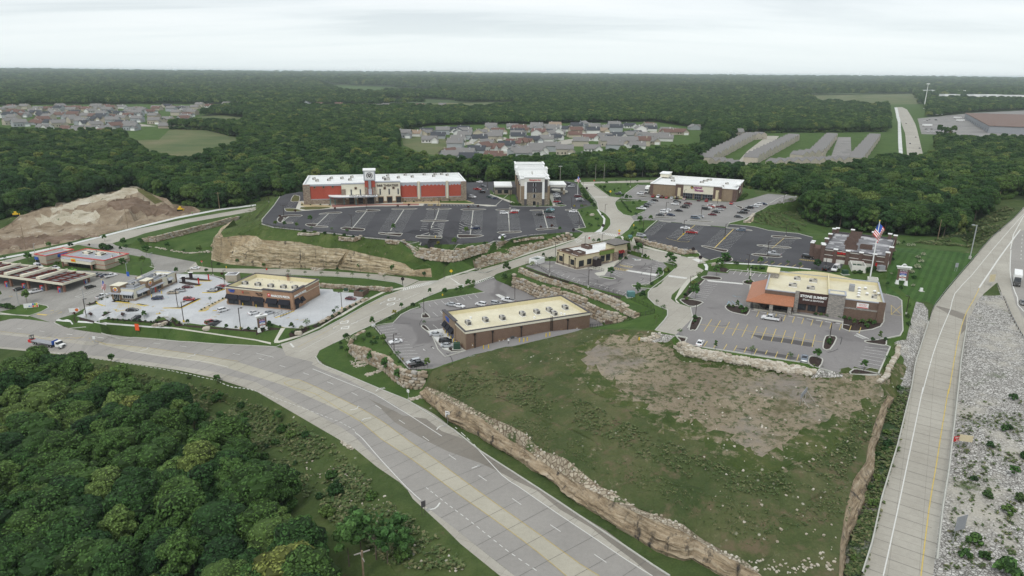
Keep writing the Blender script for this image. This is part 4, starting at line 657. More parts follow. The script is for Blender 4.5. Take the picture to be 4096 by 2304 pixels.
for s,n in(("E 1205,530 1380,545 1420,590 1170,620",12),("B 1735,545 1775,545 1775,560 1735,560",4),("B 1820,545 1855,545 1855,560 1820,560",4),("c 1500,600 1760,640 1740,660 1540,625",5),("c 1400,655 1680,700 1640,725 1410,690",7),("H 330,1095? 500,1110 480,1140 320,1120".replace("H 330,1095? 500,1110 480,1140 320,1120","D 325,1098 480,1115 470,1122 320,1105"),8)):xwalk(s,n,.16,'yellow')
for s in("H 1240,555 1350,660","H 1340,560 1240,650","H 1240,555 1240,650 1350,660"):pline(s,.14,'yellow')
pline("H 890,838 1015,895",.35);xwalk("H 870,860 960,895 990,885 900,850",6,.15);pline("p 1230,310 1355,330",.35)
for i in range(1,11):pline("p %d,%d %d,%d"%(1230+186*i,310+28*i,1350+186*i,330+28*i),.35)
for s in("p 770,125 840,190","p 840,120 910,180","p 970,140 1060,210","p 860,10 930,40 1040,40","p 745,190 790,130","c 1750,465 1850,490 1820,500","a 1150,620 1280,650 1270,670"):pline(s,.15,'blueline')
pline("D 2576,640 2470,760 2330,920 2200,1075 2050,1260 1880,1445 H 1835,600 1750,800 1660,1050 1550,1449 K 1815,0 1760,270 1700,560 1640,850 1580,1130 1515,1423",.22,'white',2)
pline("H 2125,380 2400,-20 D 2540,800",.55);pline("H 2125,385 2070,500 2000,620 1950,760 1900,960 1850,1250 1815,1449 K 2010,0 1960,300 1910,620 1860,920 1800,1423".replace("K 2010,0","K 2008,10"),.2,'yellow',2)
pline("H 2445,0 2435,200 2460,350 2510,480 2576,620 V 2700,800",.35,'white',2);pline("D 2576,660 2470,850 2440,1000",.35)
pline("H 2560,-150 2545,100",.25,'white',1,(3,6))
def arrow(s,kind='L',sc=1.0,m='white'):
 sc*=.72
 a,b=PL(s);d=Vector((b.x-a.x,b.y-a.y)).normalized();nn=Vector((-d.y,d.x))*(1 if kind=='L' else-1 if kind=='R' else 0)
 pts=[(0,0),(1.1,0),(1.9,.25),(2.3,1.0)]if kind!='S' else[(0,0),(1.6,0)]
 W_=[Vector((a.x,a.y))+d*(p[0]*sc)+nn*(p[1]*sc)for p in pts]
 for u,v in zip(W_,W_[1:]):stripe(u,v,.3*sc,m)
 e=W_[-1];dd=(nn if kind!='S' else d).normalized();pp=Vector((-dd.y,dd.x))
 v3=[e+dd*.9*sc,e+pp*.6*sc,e-pp*.6*sc];MK.mesh([(p.x,p.y,gz(p.x,p.y)+.045)for p in v3],[(0,1,2),(2,1,0)],m)
for s,k,c in(("J 745,870 715,915",'R',1.7),("J 65,170 100,165",'L',1.4),("J 225,230 165,235",'L',1.4),("J 720,320 740,290",'R',1.4),("F 1205,1420 1230,1400",'R',1.4),("J 985,610 1040,590",'S',1.4),("E 1410,1015 1480,1000",'L',1.5),("E 1885,1075 1960,1062",'L',1.5),("F 1400,515 1440,505",'L',1.5),("F 955,740 985,735",'L',1.5),("F 1300,520 1265,530",'L',1.5),("F 830,760 790,775",'L',1.5),("A 1660,775 1700,765",'L',1.4),("A 1810,735 1840,730",'L',1.4)):arrow(s,k,c)
for s in("q 1470,1085 1510,1120","q 1690,1080 1655,1050","q 2390,1245 2480,1225","c 1760,470 1820,490","c 2100,495 2160,480","c 2210,520 2265,510"):arrow(s,'S',1.2)
for s in("E 500,615 550,605","E 580,640 605,630","E 1560,560 1540,570","E 1570,643 1600,642","E 1980,545 2010,535","E 2060,550 2080,545","E 1650,610 1630,608","E 1260,600 1300,605","E 1140,590 1165,605","E 180,440 210,440","E 90,466 120,466","F 300,690 320,683","F 385,707 415,700","F 440,710 470,705","E 2170,650 2200,650","E 2130,675 2155,673"):arrow(s,'S',1.0,'yellow')
pline("E 375,645 470,655",.8,'yellow');pline("E 480,655 600,603",.12,'yellow');pline("E 865,608 980,572 1200,545",.14,'yellow');pline("F 235,765 300,785",.1,'yellow');pline("F 345,940 380,980",.6);pline("E 755,470 1000,385 1025,383 1020,392 800,475 755,470",.22)
for s in("F 1330,495 1400,480 1395,500 1330,510 1330,495","F 1325,540 1395,530 1385,550 1320,555 1325,540","F 855,725 930,710 920,735 850,740 855,725","F 860,780 935,765 930,790 860,795 860,780","c 1820,490 1930,495 1900,515 1810,510 1820,490"):pline(s,.5)
for s in("c 110,670 250,680 410,710 640,770 740,780 880,840","c 360,720 370,745 450,760","c 930,870 1060,910 1045,950 1180,990 1300,1040 1320,1020 1480,980 1530,950","c 2030,560 2000,620 1920,680 2050,700 1960,750 1940,800","c 1980,870 1960,905 1920,920","c 1515,900 1470,930 1480,950","q 1430,230 1500,290 1555,360 1530,380","q 1455,480 1410,560 1405,600 1430,640","q 1600,445 1780,445 1880,425","q 1210,380 1440,382","q 895,560 1000,572 1220,570","q 1260,1060 1500,1005","q 1940,1165 1960,1190 2030,1250 2060,1330 2065,1400","q 1960,1190 2020,1160","p 500,600 640,625 790,600","o 280,430 400,340 600,230","o 1250,800 1450,770 1800,770 2000,640 2300,480","o 1100,610 1140,560 1300,560","n 840,225 900,290","n 1100,700 1080,730 1330,700","n 1380,530 1500,470 1600,460","n 2290,35 2295,100","n 2350,240 2340,320","C 330,600 400,700 460,800 490,860","c 860,860 700,850 640,870","o 2070,740 2150,690 2250,610","H 720,880 745,885 700,1000 600,1030","D 280,860 150,950 60,1040"):pline(s,.17,'seal',2)
tag(MK.build('road_markings'),kind='structure')
MK=MB()
qa=[P(p)for p in cat(px(S_ART_NEAR),3)];qb=[P(p)for p in cat(px(S_ART_FAR),3)]
def arcpts(q,step):
 out=[];t=0
 for a,b in zip(q,q[1:]):
  L=(b-a).length
  while t<L:out.append((a.lerp(b,t/L),(b-a).normalized()));t+=step
  t-=L
 return out
for p,d in arcpts(qa,6.1):
 nn=Vector((-d.y,d.x,0));best=None
 for a,b in zip(qb,qb[1:]):
  r=geometry.intersect_line_line_2d(p.xy,(p-nn*-45).xy,a.xy,b.xy)or geometry.intersect_line_line_2d(p.xy,(p+nn*-45).xy,a.xy,b.xy)
  if r:best=r;break
 if best and(best-p.xy).length<42:stripe(p,Vector((best.x,best.y,0)),.09,'seam',.028)
qa=PL(RAMP_L);
for p,d in arcpts(PL("H 1790,430 1645,640 1480,1150 K 1620,450 1500,850 1350,1423"),4.6):
 nn=Vector((d.y,-d.x,0));nn=nn if nn.x>0 else-nn
 stripe(p+nn*.5,p+nn*11.5,.08,'seam',.028)
tag(MK.build('pavement_joints'),kind='structure')
# rock faces and boulder walls
def resample(q,n):
 L=[0.0]
 for a,b in zip(q,q[1:]):L.append(L[-1]+(b-a).length)
 out=[];j=0
 for i in range(n+1):
  t=L[-1]*i/n
  while j<len(L)-2 and L[j+1]<t:j+=1
  s=(t-L[j])/max(1e-6,L[j+1]-L[j]);out.append(q[j].lerp(q[j+1],min(1,s)))
 return out
def length(q):return sum((b-a).length for a,b in zip(q,q[1:]))
def cliff(name,label,top,base,m,depth=1.0,rows=22,up=.25,cell=.8):
 n=int(length(base)/cell);T=resample(top,n);Bq=resample(base,n);b=MB();vs=[]
 for i in range(n+1):
  d=(Bq[min(n,i+1)]-Bq[max(0,i-1)]);o=Vector((d.y,-d.x,0)).normalized()
  if o.dot(Bq[i]-T[i])<0 and(Bq[i]-T[i]).xy.length>.4:o=-o
  for k in range(rows+1):
   t=k/rows;p=Bq[i].lerp(T[i],t);h=p.z
   p=p-Vector((0,0,.6))if k==0 else p
   lay=math.floor(h*1.15+.5*noise.noise(Vector((p.x*.05,p.y*.05,0))))
   w=.55*noise.noise(Vector((lay*3.7,p.x*.10,p.y*.10)))+.55*noise.noise(Vector((p.x*.16,p.y*.16,h*.12+5)))+.25*noise.noise(Vector((p.x*.9,p.y*.9,lay)))
   off=depth*(.35+w)*math.sin(math.pi*min(1,t*1.0+.12))+up*(1-abs(2*t-1))
   vs.append(p+o*off+Vector((0,0,(.35*noise.noise(Vector((p.x*.4,p.y*.4,9)))if k==rows else 0))))
 b.mesh(vs,[(i*(rows+1)+k,(i+1)*(rows+1)+k,(i+1)*(rows+1)+k+1,i*(rows+1)+k+1)for i in range(n)for k in range(rows)],m)
 o=b.build(name);tag(o,kind='structure');return o
def cw(s,z=None):return zl(s,BASES[s]if z is None else z)
cliff('cliff','',cw(CLIFF1_TOP),cw(CLIFF1_BASE),'rock',2.1,34)
def trimz(q,f):return q
cliff('cliff','',cw(RIM),cw(RIMB),'rockdark',1.9,24,cell=.6)
er=zl(ERIM,[14.6,13.8,12.8,11.8,11.3,10.6,9.6,9.1,8.6,8.2,8]);eb=zl(ERIMB,[12,10.6,9.2,8.2,7.8,6.8,6.4,6,5.8,5.5,5.3])
cliff('cliff','',er,eb,'rockdark',.8,12,cell=.7)
def rock_vs(c,sx,sy,sz,rot,jit=.16):
 """a rough block with 26 corners"""
 vs=[];ix={};fs=[]
 ca,sa=math.cos(rot),math.sin(rot)
 for x in(-1,0,1):
  for y in(-1,0,1):
   for z in(-1,0,1):
    if x==y==z==0:continue
    k=abs(x)+abs(y)+abs(z);f=(1.0,1.0,.90,.76)[k]
    v=Vector((x*f*sx,y*f*sy,z*f*sz))*(1+random.uniform(-jit,jit));ix[(x,y,z)]=len(vs)
    vs.append((c[0]+v.x*ca-v.y*sa,c[1]+v.x*sa+v.y*ca,c[2]+v.z))
 for ax in range(3):
  for sg in(-1,1):
   for a in(-1,0):
    for e in(-1,0):
     q=[]
     for da,de in((0,0),(1,0),(1,1),(0,1)):
      p=[0,0,0];p[ax]=sg;p[(ax+1)%3]=a+da;p[(ax+2)%3]=e+de;q.append(ix[tuple(p)])
     fs.append(tuple(q if sg>0 else q[::-1]))
 return vs,fs
def lumps(b,c,sx,sy,sz,rot,m,jit=.16):
 v,f=rock_vs(c,sx,sy,sz,rot,jit);b.mesh(v,f,m)
def stone_wall(label,top,base,rh=.95,sl=(1.1,2.3),m='boulder',group='boulder retaining walls',name='retaining_wall',raise_=0.0):
 n=max(4,int(length(base)/1.0));T=resample(top,n);Bq=resample(base,n);b=MB();tot=length(base)
 def pt(s,t):
  f=max(0,min(n-1e-6,s/tot*n));i=int(f);u=f-i
  return T[i].lerp(T[i+1],u)*t+Bq[i].lerp(Bq[i+1],u)*(1-t),(Bq[i+1]-Bq[i])
 SLn=[(T[i]-Bq[i]).length for i in range(n)];mh=max(SLn);k=0
 while k*rh<mh:
  s=random.uniform(0,1)
  while s<tot:
   L=random.uniform(*sl);c=s+L/2
   if c>tot:break
   i=min(n-1,int(c/tot*n));H=SLn[i]
   hc=(k+.5)*rh
   if hc<H+.25*rh+raise_:
    p,d=pt(c,min(1.05,hc/max(.3,H)));p.z+=random.uniform(-.06,.06)
    o=Vector((d.y,-d.x,0)).normalized()
    if o.dot(Bq[i]-T[i])<0:o=-o
    q=p+o*random.uniform(.0,.25)
    lumps(b,(q.x,q.y,q.z),L/2*.97,random.uniform(.6,.85),rh/2*random.uniform(.9,1.08),math.atan2(d.y,d.x)+random.uniform(-.08,.08),m,.13)
   s+=L
  k+=1
 bk=[(p.x,p.y,p.z)for p in Bq];tp=[(p.x,p.y,p.z-.1)for p in T]
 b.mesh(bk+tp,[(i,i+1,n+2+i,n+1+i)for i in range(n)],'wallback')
 o=b.build(name);return tag(o,label,'retaining wall',group)
stone_wall('tall upper boulder wall curving below the cinema parking lot',cw(W_UP_T),cw(W_UP_B))
stone_wall('lower boulder wall along the sidewalk of the rising connector road',cw(W_LO_T),cw(W_LO_B))
stone_wall('curved boulder wall at the road corner below the strip building lot',cw(W_ST_T),cw(W_ST_B))
stone_wall('pale boulder wall right behind the long strip building',cw(W_A_T),cw(W_A_B))
stone_wall('upper boulder tier directly under the black fence of the restaurant lot',cw(W_B_T),cw(W_B_B),.85,(.9,1.9))
stone_wall('low boulder wall below the dark asphalt lot beside the side drive',cw(W_D_T),cw(W_D_B),.7,(.9,1.7))
stone_wall('grey boulder wall across the green bowl near the far road',cw(W_F_T),cw(W_F_B),.8,(.9,1.7))
def on(s):return PL(s)
def lowwall(label,s,h,m='boulder',rh=.6,back=.5,sl=(.7,1.5)):
 q=on(s);t=[]
 for i,p in enumerate(q):
  v=Vector((p.x,p.y,0)).normalized();t.append(Vector((p.x,p.y,p.z+h))+v*back)
 return stone_wall(label,t,q,rh,sl,m)
lowwall('low boulder wall behind the pizza building lot by the dumpster pen',W_M_B,1.5)
lowwall('short pale ledge of stacked slabs on the slope under the cinema lot fence',"B 415,855 480,858 560,862 640,850",.9,'boulderpale')
lowwall('middle ledge of stacked stones under the cinema lot fence',"B 825,905 900,915 1000,920 1060,895",1.5)
lowwall('ledge of slabs left of the tall boulder wall',"B 1300,935 1350,945 1430,950 1490,940",1.3)
lowwall('thin boulder row above the lower wall by the planting bed',"C 0,930 100,915 200,900 310,890",.7)
lowwall('small limestone ledge at the road side lawn by the burger restaurant',"E 1530,765 1590,768 1650,755 1665,740",.7,'boulderpale',.35)
lowwall('boulder edging around the bed beside the gym lot slope',"C 2335,735 2375,720 2400,690 2430,655",1.2,'boulderpale')
lowwall('edging of stones behind the pizza building sidewalk bed',"F 620,745 780,665 870,610 1000,545 1130,490",.45,'boulder',.4)
lowwall('low row of pale stones on the lawn edge above the ramp cliff',"H 1310,960 1300,1050 1250,1130 1210,1200 1180,1280 1110,1340",.7,'boulderpale',.7)
def rubble(label,s,n,r=(.25,.6),m='boulderpale',name='rubble',piles=False):
 q=PL(s);xs=[p.x for p in q];ys=[p.y for p in q];b=MB();poly=[(p.x,p.y)for p in q];c=0;tr=0
 while c<n and tr<n*40:
  tr+=1;x,y=random.uniform(min(xs),max(xs)),random.uniform(min(ys),max(ys))
  if not pip(x,y,poly):continue
  a=random.uniform(*r);lumps(b,(x,y,gz(x,y)+a*.3),a*random.uniform(.8,1.5),a,a*.75,random.uniform(0,3),m,.25);c+=1
 return tag(b.build(name),label,'rubble',None,'stuff')
rubble('band of pale riprap below the steakhouse lot',"G 1640,975 1680,960 1760,965 1900,1010 2100,1050 2300,1090 2576,1130 H 200,1165 380,1200 480,1225 460,1250 200,1240 G 2576,1210 2300,1150 2000,1110 1800,1075 1700,1030",620,(.35,.75))
rubble('scattered pale stones on the mound top',"V 1700,990 2230,960 2160,1200 2090,1400 1800,1360 1700,1200",130,(.07,.26));rubble('stones along the broken rim of the mound',"J 1280,290 1500,450 1830,640 2250,910 2576,1030 K 300,1230 480,1310 900,1300 1150,1200 1180,1380 700,1420 480,1400 250,1240 J 2576,1085 2050,860 1560,590 1280,400",260,(.06,.24))
rubble('white rock piles along the foot of the mound cliff',"J 500,80 625,40 640,70 520,100",60,(.15,.35));rubble('white stones by the strip building drain',"F 945,1120 1020,1090 1140,1135 1100,1175 1000,1185 950,1150",70,(.12,.3));rubble('white stones at the ditch end',"F 1090,1255 1250,1205 1260,1225 1120,1275",60,(.12,.3))
rubble('rocks scattered on the roadside meadow',"V 760,1120 900,1180 1010,1290 1180,1440 1050,1440 880,1330 780,1220",130,(.06,.24));rubble('pile of pale rocks by the entrance gravel',"G 1290,910 1370,870 1480,820 1520,850 1400,930",26,(.3,.6))
rubble('white rocks at the road edge by the orange sign',"J 0,400 40,425 95,462 80,475 30,445 -5,415",60,(.08,.24));rubble('loose limestone at the cliff foot',"B 560,1190 700,1190 620,1215 540,1215",20,(.4,.7));rubble('loose limestone at the right cliff foot',"B 1230,1240 1310,1225 1290,1255 1240,1255",14,(.4,.7));rubble('row of stones across the green bowl',"A 1500,960 1640,990 1730,1005 1900,1035 2060,1020 2140,1020 2140,1035 1900,1045 1700,1015 1500,975",70,(.25,.5))
# fences and guard rails
DEF.update({'black':lambda:paint('black',(.015,.015,.016),.5,.1),'bronze':lambda:paint('bronze',(.035,.025,.022),.5,.1),'galv':lambda:paint('galv',(.42,.44,.45),.45,.1,metal=.4),'blackmesh':lambda:paint('blackmesh',(.02,.02,.022),.6)})
def fence(label,s,h=1.3,gap=2.4,pick=.45,m='black',group='black metal fences'):
 q=PL(s);gap=max(gap,length(q)/60);n=max(2,int(length(q)/gap));T=resample(q,n);r=thing('metal_fence',label,'fence',T[0],0,group);o=T[0].copy()
 for p in T:p.z=gz(p.x,p.y)
 pk=MB();ps=MB();ps.tube((0,0,-.2),(0,0,h+.1),.065,m,4);p0=None
 for i,p in enumerate(T):
  a=p-o
  if p0 is None:p0=ps.build('fence_post',r)
  else:c=p0.copy();COL.objects.link(c);c.parent=r;c.location=a
  if i<n:
   c=T[i+1]-o;d=(c-a).normalized()*.02;u=Vector((0,0,1));k=int((c-a).length/pick)
   for z in(.15,h-.05):pk.tube(a+u*z,c+u*z,.04,m,4)
   for j in range(1,k):e=a.lerp(c,j/k);pk.mesh([e-d+u*.1,e+d+u*.1,e+d+u*h,e-d+u*h],[(0,1,2,3)],m)
 pk.build('railing',r);return r
fence('long black fence on the rim of the cinema parking lot',"B 60,750 180,785 500,822 820,855 1090,890 1440,920 1560,930 1600,955 1760,968 2030,968 2400,925 C 0,900 350,855 440,850")
fence('black fence above the two boulder tiers of the restaurant lot',"C 140,1155 370,1250 770,1370 G 1130,465 1250,525 1380,580 1430,610 1430,645 1250,680 1100,730 900,770 785,785")
fence('short black fence along the sidewalk bed of the strip building lot',"F 1195,755 1310,715 1380,690 1450,640 1550,585 1625,560");fence('black fence on the near edge of the strip building lot',"F 1180,775 1290,905 1390,1045 1470,1135 1540,1215 1700,1205")
fence('black fence at the left rim of the cinema lot',"B 0,700 40,650 130,560 200,465",1.2)
fence('white fence beside the hotel lot and the road',"C 745,400 790,470 830,530 858,545",1.4,2.4,.2,'white','white fences')
fence('small black fence at the restaurant patio edge',"c 905,640 1010,690 1100,705 1185,735",1.1,1.5,.25);fence('black fence beside the restaurant walk',"c 1410,640 1490,575 1565,515",1.2,1.5,.25)
fence('ramp railing left of the pizza shop entrance',"b 1090,1045 1250,960",1.1,1.6,.3,'black','ramp railings');fence('ramp railing right beside the yellow kerb',"b 1220,1060 1380,980 1480,915",1.1,1.6,.3,'black','ramp railings')
fence('small post railing around the steakhouse patio',"g 60,388 180,405 300,425 440,445 490,440",1.0,2,.5)
def guard(label,s,m='galv',conc=False):
 q=PL(s);n=int(length(q)/3);T=resample(q,n);r=thing('guard_rail',label,'guard rail',T[0],0);o=T[0];b=MB();ps=MB();ps.box(-.08,-.08,-.1,.08,.08,.75,'bark');p0=None
 for p in T:p.z=gz(p.x,p.y)
 for i in range(n):
  a,c=T[i]-o,T[i+1]-o
  d=(c-a).normalized();nn=Vector((-d.y,d.x,0))
  if conc:
   w=.22;vs=[]
   for p in(a,c):vs+=[p+nn*w+Vector((0,0,-.3)),p+nn*w*.5+Vector((0,0,.9)),p-nn*w*.5+Vector((0,0,.9)),p-nn*w+Vector((0,0,-.3))]
   b.mesh(vs,[(0,1,5,4),(1,2,6,5),(2,3,7,6)],m)
  else:
   vs=[]
   for p in(a,c):
    for z,e in((.45,0),(.53,.08),(.6,0),(.68,.08),(.76,0)):vs.append(p+nn*e+Vector((0,0,z)))
   b.mesh(vs,[(j,j+1,j+6,j+5)for j in range(4)]+[(j+1,j,j+5,j+6)for j in range(4)],m)
   if i%max(1,n//60)==0:
    if p0 is None:p0=ps.build('rail_post',r)
    else:k=p0.copy();COL.objects.link(k);k.parent=r;k.location=a
 b.build('rail' if not conc else 'barrier',r)
 return r
guard('long steel guard rail between the striped lawn and the ramp',"D 2576,585 2470,695 2250,885 2130,1020 2110,1050 2060,1105 1920,1265 1790,1418 H 1680,555 1645,635 1618,735")
guard('concrete barrier wall along the left side of the ramp',"H 1612,740 1560,900 1480,1150 K 1728,0 1620,450 1500,850 1430,1180 1352,1423",'kerb',True)
guard('low concrete kerb wall on the rocky side of the ramp',"H 2000,760 1975,900 1935,1150 K 2078,0 2042,300 1993,700 1943,1000 1893,1423",'kerb',True).scale=(1,1,.5)
guard('short steel guard rail at the rocky median beside the highway shoulder',"H 2370,480 2400,560 2450,680 2576,905")
# building kit
DEF.update({'roofwhite':lambda:m_paving('roofwhite',(.70,.72,.71),(.84,.85,.84),0,sc=.15),'roofcream':lambda:m_paving('roofcream',(.62,.57,.41),(.74,.70,.54),0,sc=.12),'deckgrey':lambda:paint('deckgrey',(.16,.165,.17),.8),'roofgrey':lambda:m_paving('roofgrey',(.13,.13,.14),(.26,.26,.27),0,((.42,.42,.43),.22),sc=.2),'roofgas':lambda:m_paving('roofgas',(.30,.31,.34),(.40,.41,.44),0,sc=.15),'creampar':lambda:paint('creampar',(.64,.58,.38),.8,.05),'cream':lambda:paint('cream',(.56,.49,.33),.85,.06),'creampale':lambda:paint('creampale',(.66,.63,.51),.85,.05),'offwhite':lambda:paint('offwhite',(.66,.65,.60),.8,.05),'whitetrim':lambda:paint('whitetrim',(.78,.79,.78),.6,.04),'beamred':lambda:paint('beamred',(.15,.04,.03),.8,.1),'redwall':lambda:paint('redwall',(.36,.075,.05),.8,.08),'greytrim':lambda:paint('greytrim',(.36,.38,.42),.6,.05),'darkgrey':lambda:paint('darkgrey',(.085,.08,.085),.8,.12),'stone':lambda:m_brick('stone',(.20,.15,.115),(.36,.30,.24),(.12,.10,.08),.75,.32),'stonegrey':lambda:m_brick('stonegrey',(.22,.21,.20),(.40,.37,.33),(.12,.12,.12),.6,.25),'stonetan':lambda:m_brick('stonetan',(.22,.19,.14),(.38,.33,.26),(.12,.10,.08),.8,.3),'brick':lambda:m_brick('brick',(.34,.185,.105),(.40,.24,.145),(.30,.22,.17)),'brickred':lambda:m_brick('brickred',(.24,.11,.07),(.29,.145,.10),(.22,.16,.13)),'brickdark':lambda:m_brick('brickdark',(.105,.062,.05),(.15,.09,.072),(.13,.11,.10)),'bricktan':lambda:m_brick('bricktan',(.25,.185,.12),(.29,.215,.145),(.24,.2,.15)),'brickbrown':lambda:m_brick('brickbrown',(.14,.088,.065),(.175,.115,.085),(.15,.12,.10)),'tanblock':lambda:m_brick('tanblock',(.26,.19,.13),(.30,.22,.155),(.25,.2,.15),.4,.2),'brownwall':lambda:m_brick('brownwall',(.185,.125,.092),(.205,.14,.105),(.17,.12,.09),.4,.2),'creamblock':lambda:m_brick('creamblock',(.42,.37,.29),(.47,.42,.335),(.38,.34,.28),.4,.2),'glass':lambda:base('glass',.12,.6)[0],'awning':lambda:paint('awning',(.014,.015,.022),.8,.1),'awningrey':lambda:paint('awningrey',(.42,.44,.47),.5,.1),'copper':lambda:paint('copper',(.36,.155,.085),.55,.12),'metalroof':lambda:paint('metalroof',(.15,.14,.13),.5,.1),'hvac':lambda:paint('hvac',(.42,.41,.38),.6,.1),'hvacdark':lambda:paint('hvacdark',(.08,.08,.08),.7,.1),'signblue':lambda:paint('signblue',(.03,.10,.42),.5,.05),'signred':lambda:paint('signred',(.55,.03,.03),.5,.05),'signdark':lambda:paint('signdark',(.03,.022,.025),.6,.05),'purple':lambda:paint('purple',(.26,.04,.17),.5,.05),'signyellow':lambda:paint('signyellow',(.75,.5,.03),.5,.05),'orange':lambda:paint('orange',(.75,.10,.03),.6,.05),'green':lambda:paint('green',(.14,.20,.05),.7,.08),'signgreen':lambda:paint('signgreen',(.04,.35,.06),.6,.05),'utilgreen':lambda:paint('utilgreen',(.03,.07,.045),.6),'teal':lambda:paint('teal',(.10,.22,.22),.5),'woodpole':lambda:paint('woodpole',(.24,.18,.12),.9,.2),'browntan':lambda:paint('browntan',(.22,.15,.095),.8,.06),'mediumgrey':lambda:paint('mediumgrey',(.28,.29,.31),.7,.08),'signbrown':lambda:paint('signbrown',(.055,.028,.024),.6,.05)})
def glassfix():
 m=mat('glass');m.node_tree.nodes["Principled BSDF"].inputs["Base Color"].default_value=(.018,.022,.028,1)
glassfix()
class Bld:
 def __init__(s,name,label,a,b,z,depth,H,cat='building',dz=-.0):
  a=at(px(a)[0],z)if isinstance(a,str)else Vector((*a,z));b=at(px(b)[0],z)if isinstance(b,str)else Vector((*b,z))
  d=b-a;s.W=math.hypot(d.x,d.y);s.D=depth;s.H=H;s.rz=math.atan2(d.y,d.x);s.o=Vector((a.x,a.y,z+dz));s.z=z
  s.t=thing(name,label,cat,s.o,s.rz);s.M=Matrix.Translation(s.o)@Matrix.Rotation(s.rz,4,'Z');s.I=s.M.inverted()
 def mb(s):return MB()
 def add(s,name,mb,parent=None,label=None):
  o=mb.build(name,parent or s.t)
  if label:o["label"]=label
  return o
 def P(s,f,u,z,d):
  return{'F':(u,-d,z),'R':(s.W+d,u,z),'L':(-d,s.D-u,z),'B':(s.W-u,s.D+d,z)}[f]
 def fb(s,b,f,u0,z0,u1,z1,d,m,d0=0.0):
  p=s.P(f,u0,z0,d0);q=s.P(f,u1,z1,d)
  b.box(min(p[0],q[0]),min(p[1],q[1]),min(p[2],q[2]),max(p[0],q[0]),max(p[1],q[1]),max(p[2],q[2]),m)
 def fpoly(s,b,f,pts,d,m):
  n=len(pts);a=[s.P(f,u,z,d)for u,z in pts];c=[s.P(f,u,z,-.02)for u,z in pts]
  b.mesh(a,[tuple(range(n))],m);b.mesh(a+c,[(i,n+i,n+(i+1)%n,(i+1)%n)for i in range(n)],m)
 def shell(s,wall,roof,par=.8,cap='whitetrim',inner=None,capw=.18,t=.35,caph=.25,W=None,D=None):
  W,Dp,H=W or s.W,D or s.D,s.H;b=MB();w=MB()
  b.box(0,0,-.5,W,t,H,wall);b.box(0,Dp-t,-.5,W,Dp,H,wall);b.box(0,t,-.5,t,Dp-t,H,wall);b.box(W-t,t,-.5,W,Dp-t,H,wall)
  s.wall=s.add('wall',b)
  r=MB();r.box(t+.003,t+.003,H-par-.3,W-t-.003,Dp-t-.003,H-par,roof);s.roof=s.add('roof',r)
  if inner:
   e=.03;k=MB()
   k.box(t,t,H-par,W-t,t+e,H,inner);k.box(t,Dp-t-e,H-par,W-t,Dp-t,H,inner);k.box(t,t+e,H-par,t+e,Dp-t-e,H,inner);k.box(W-t-e,t+e,H-par,W-t,Dp-t-e,H,inner);s.add('parapet_lining',k)
  c=MB();g=capw
  c.box(-g,-g,H,W+g,t+.05,H+caph,cap);c.box(-g,Dp-t-.05,H,W+g,Dp+g,H+caph,cap);c.box(-g,t+.05,H,t+.05,Dp-t-.05,H+caph,cap);c.box(W-t-.05,t+.05,H,W+g,Dp-t-.05,H+caph,cap)
  s.add('parapet_cap',c)
 def facade(s,p,y=0.0):
  """photo point -> (x, z) on the front wall plane"""
  o=s.I@Vector((0,0,CAMH));d=s.I.to_3x3()@ray(px(p)[0]);k=(y-o.y)/d.y;v=o+d*k;return v.x,v.z
 def side(s,p):
  o=s.I@Vector((0,0,CAMH));d=s.I.to_3x3()@ray(px(p)[0]);k=(s.W-o.x)/d.x;v=o+d*k;return v.y,v.z
 def top(s,p,z):
  v=s.I@at(px(p)[0],s.o.z+z);return v.x,v.y
 def window(s,f,u0,z0,u1,z1,nx=2,nz=2,fr='black',d=.06,name='window'):
  b=MB();s.fb(b,f,u0,z0,u1,z1,d,'glass');w=.07
  for i in range(nx+1):u=u0+(u1-u0)*i/nx;s.fb(b,f,u-w/2,z0,u+w/2,z1,d+.05,fr,d)
  for i in range(nz+1):z=z0+(z1-z0)*i/nz;s.fb(b,f,u0,z-w/2,u1,z+w/2,d+.04,fr,d)
  return s.add(name,b)
 def awn(s,f,u0,z0,u1,z1,d,m='awning',name='awning'):
  b=MB();A=[s.P(f,u0,z1,.05),s.P(f,u1,z1,.05),s.P(f,u1,z0,d),s.P(f,u0,z0,d),s.P(f,u1,z0-.25,d),s.P(f,u0,z0-.25,d),s.P(f,u0,z0-.25,.05),s.P(f,u1,z0-.25,.05)]
  b.mesh(A,[(0,1,2,3),(3,2,4,5),(0,3,5,6),(1,7,4,2)],m);return s.add(name,b)
 def hvac(s,x,y,z,a=2.2,c=1.5,h=1.2,m='hvac',label=None):
  b=MB();b.box(x-a/2,y-c/2,z,x+a/2,y+c/2,z+.2,'whitetrim');b.box(x-a/2+.08,y-c/2+.08,z+.2,x+a/2-.08,y+c/2-.08,z+h,m)
  b.box(x-a/2+.04,y-c/2+.05,z+.45,x-a/6,y-c/2+.08,z+h-.2,'hvacdark');b.cyl(x+a/5,y,z+h,z+h+.12,c*.3,'hvacdark',10);b.box(x+a/2-.08,y-c/2+.3,z+.4,x+a/2,y+c/2-.3,z+h-.2,'hvacdark')
  return s.add('rooftop_unit',b)
 def pipe(s,x,y,z,h=.8,r=.09):b=MB();b.cyl(x,y,z,z+h,r,'hvac',6);return s.add('roof_vent',b)
 def txt(s,f,body,size,m,u,z,align='LEFT',ext=.06,sx=1.0,d=.12,name='sign_lettering',shear=0.0,bold=0.0):
  b=MB();p=s.P(f,u,z,d);b.text(body,size,m,*p,{'F':0,'R':math.pi/2,'L':-math.pi/2,'B':math.pi}[f],align,ext,sx,False,shear,bold);return s.add(name,b)
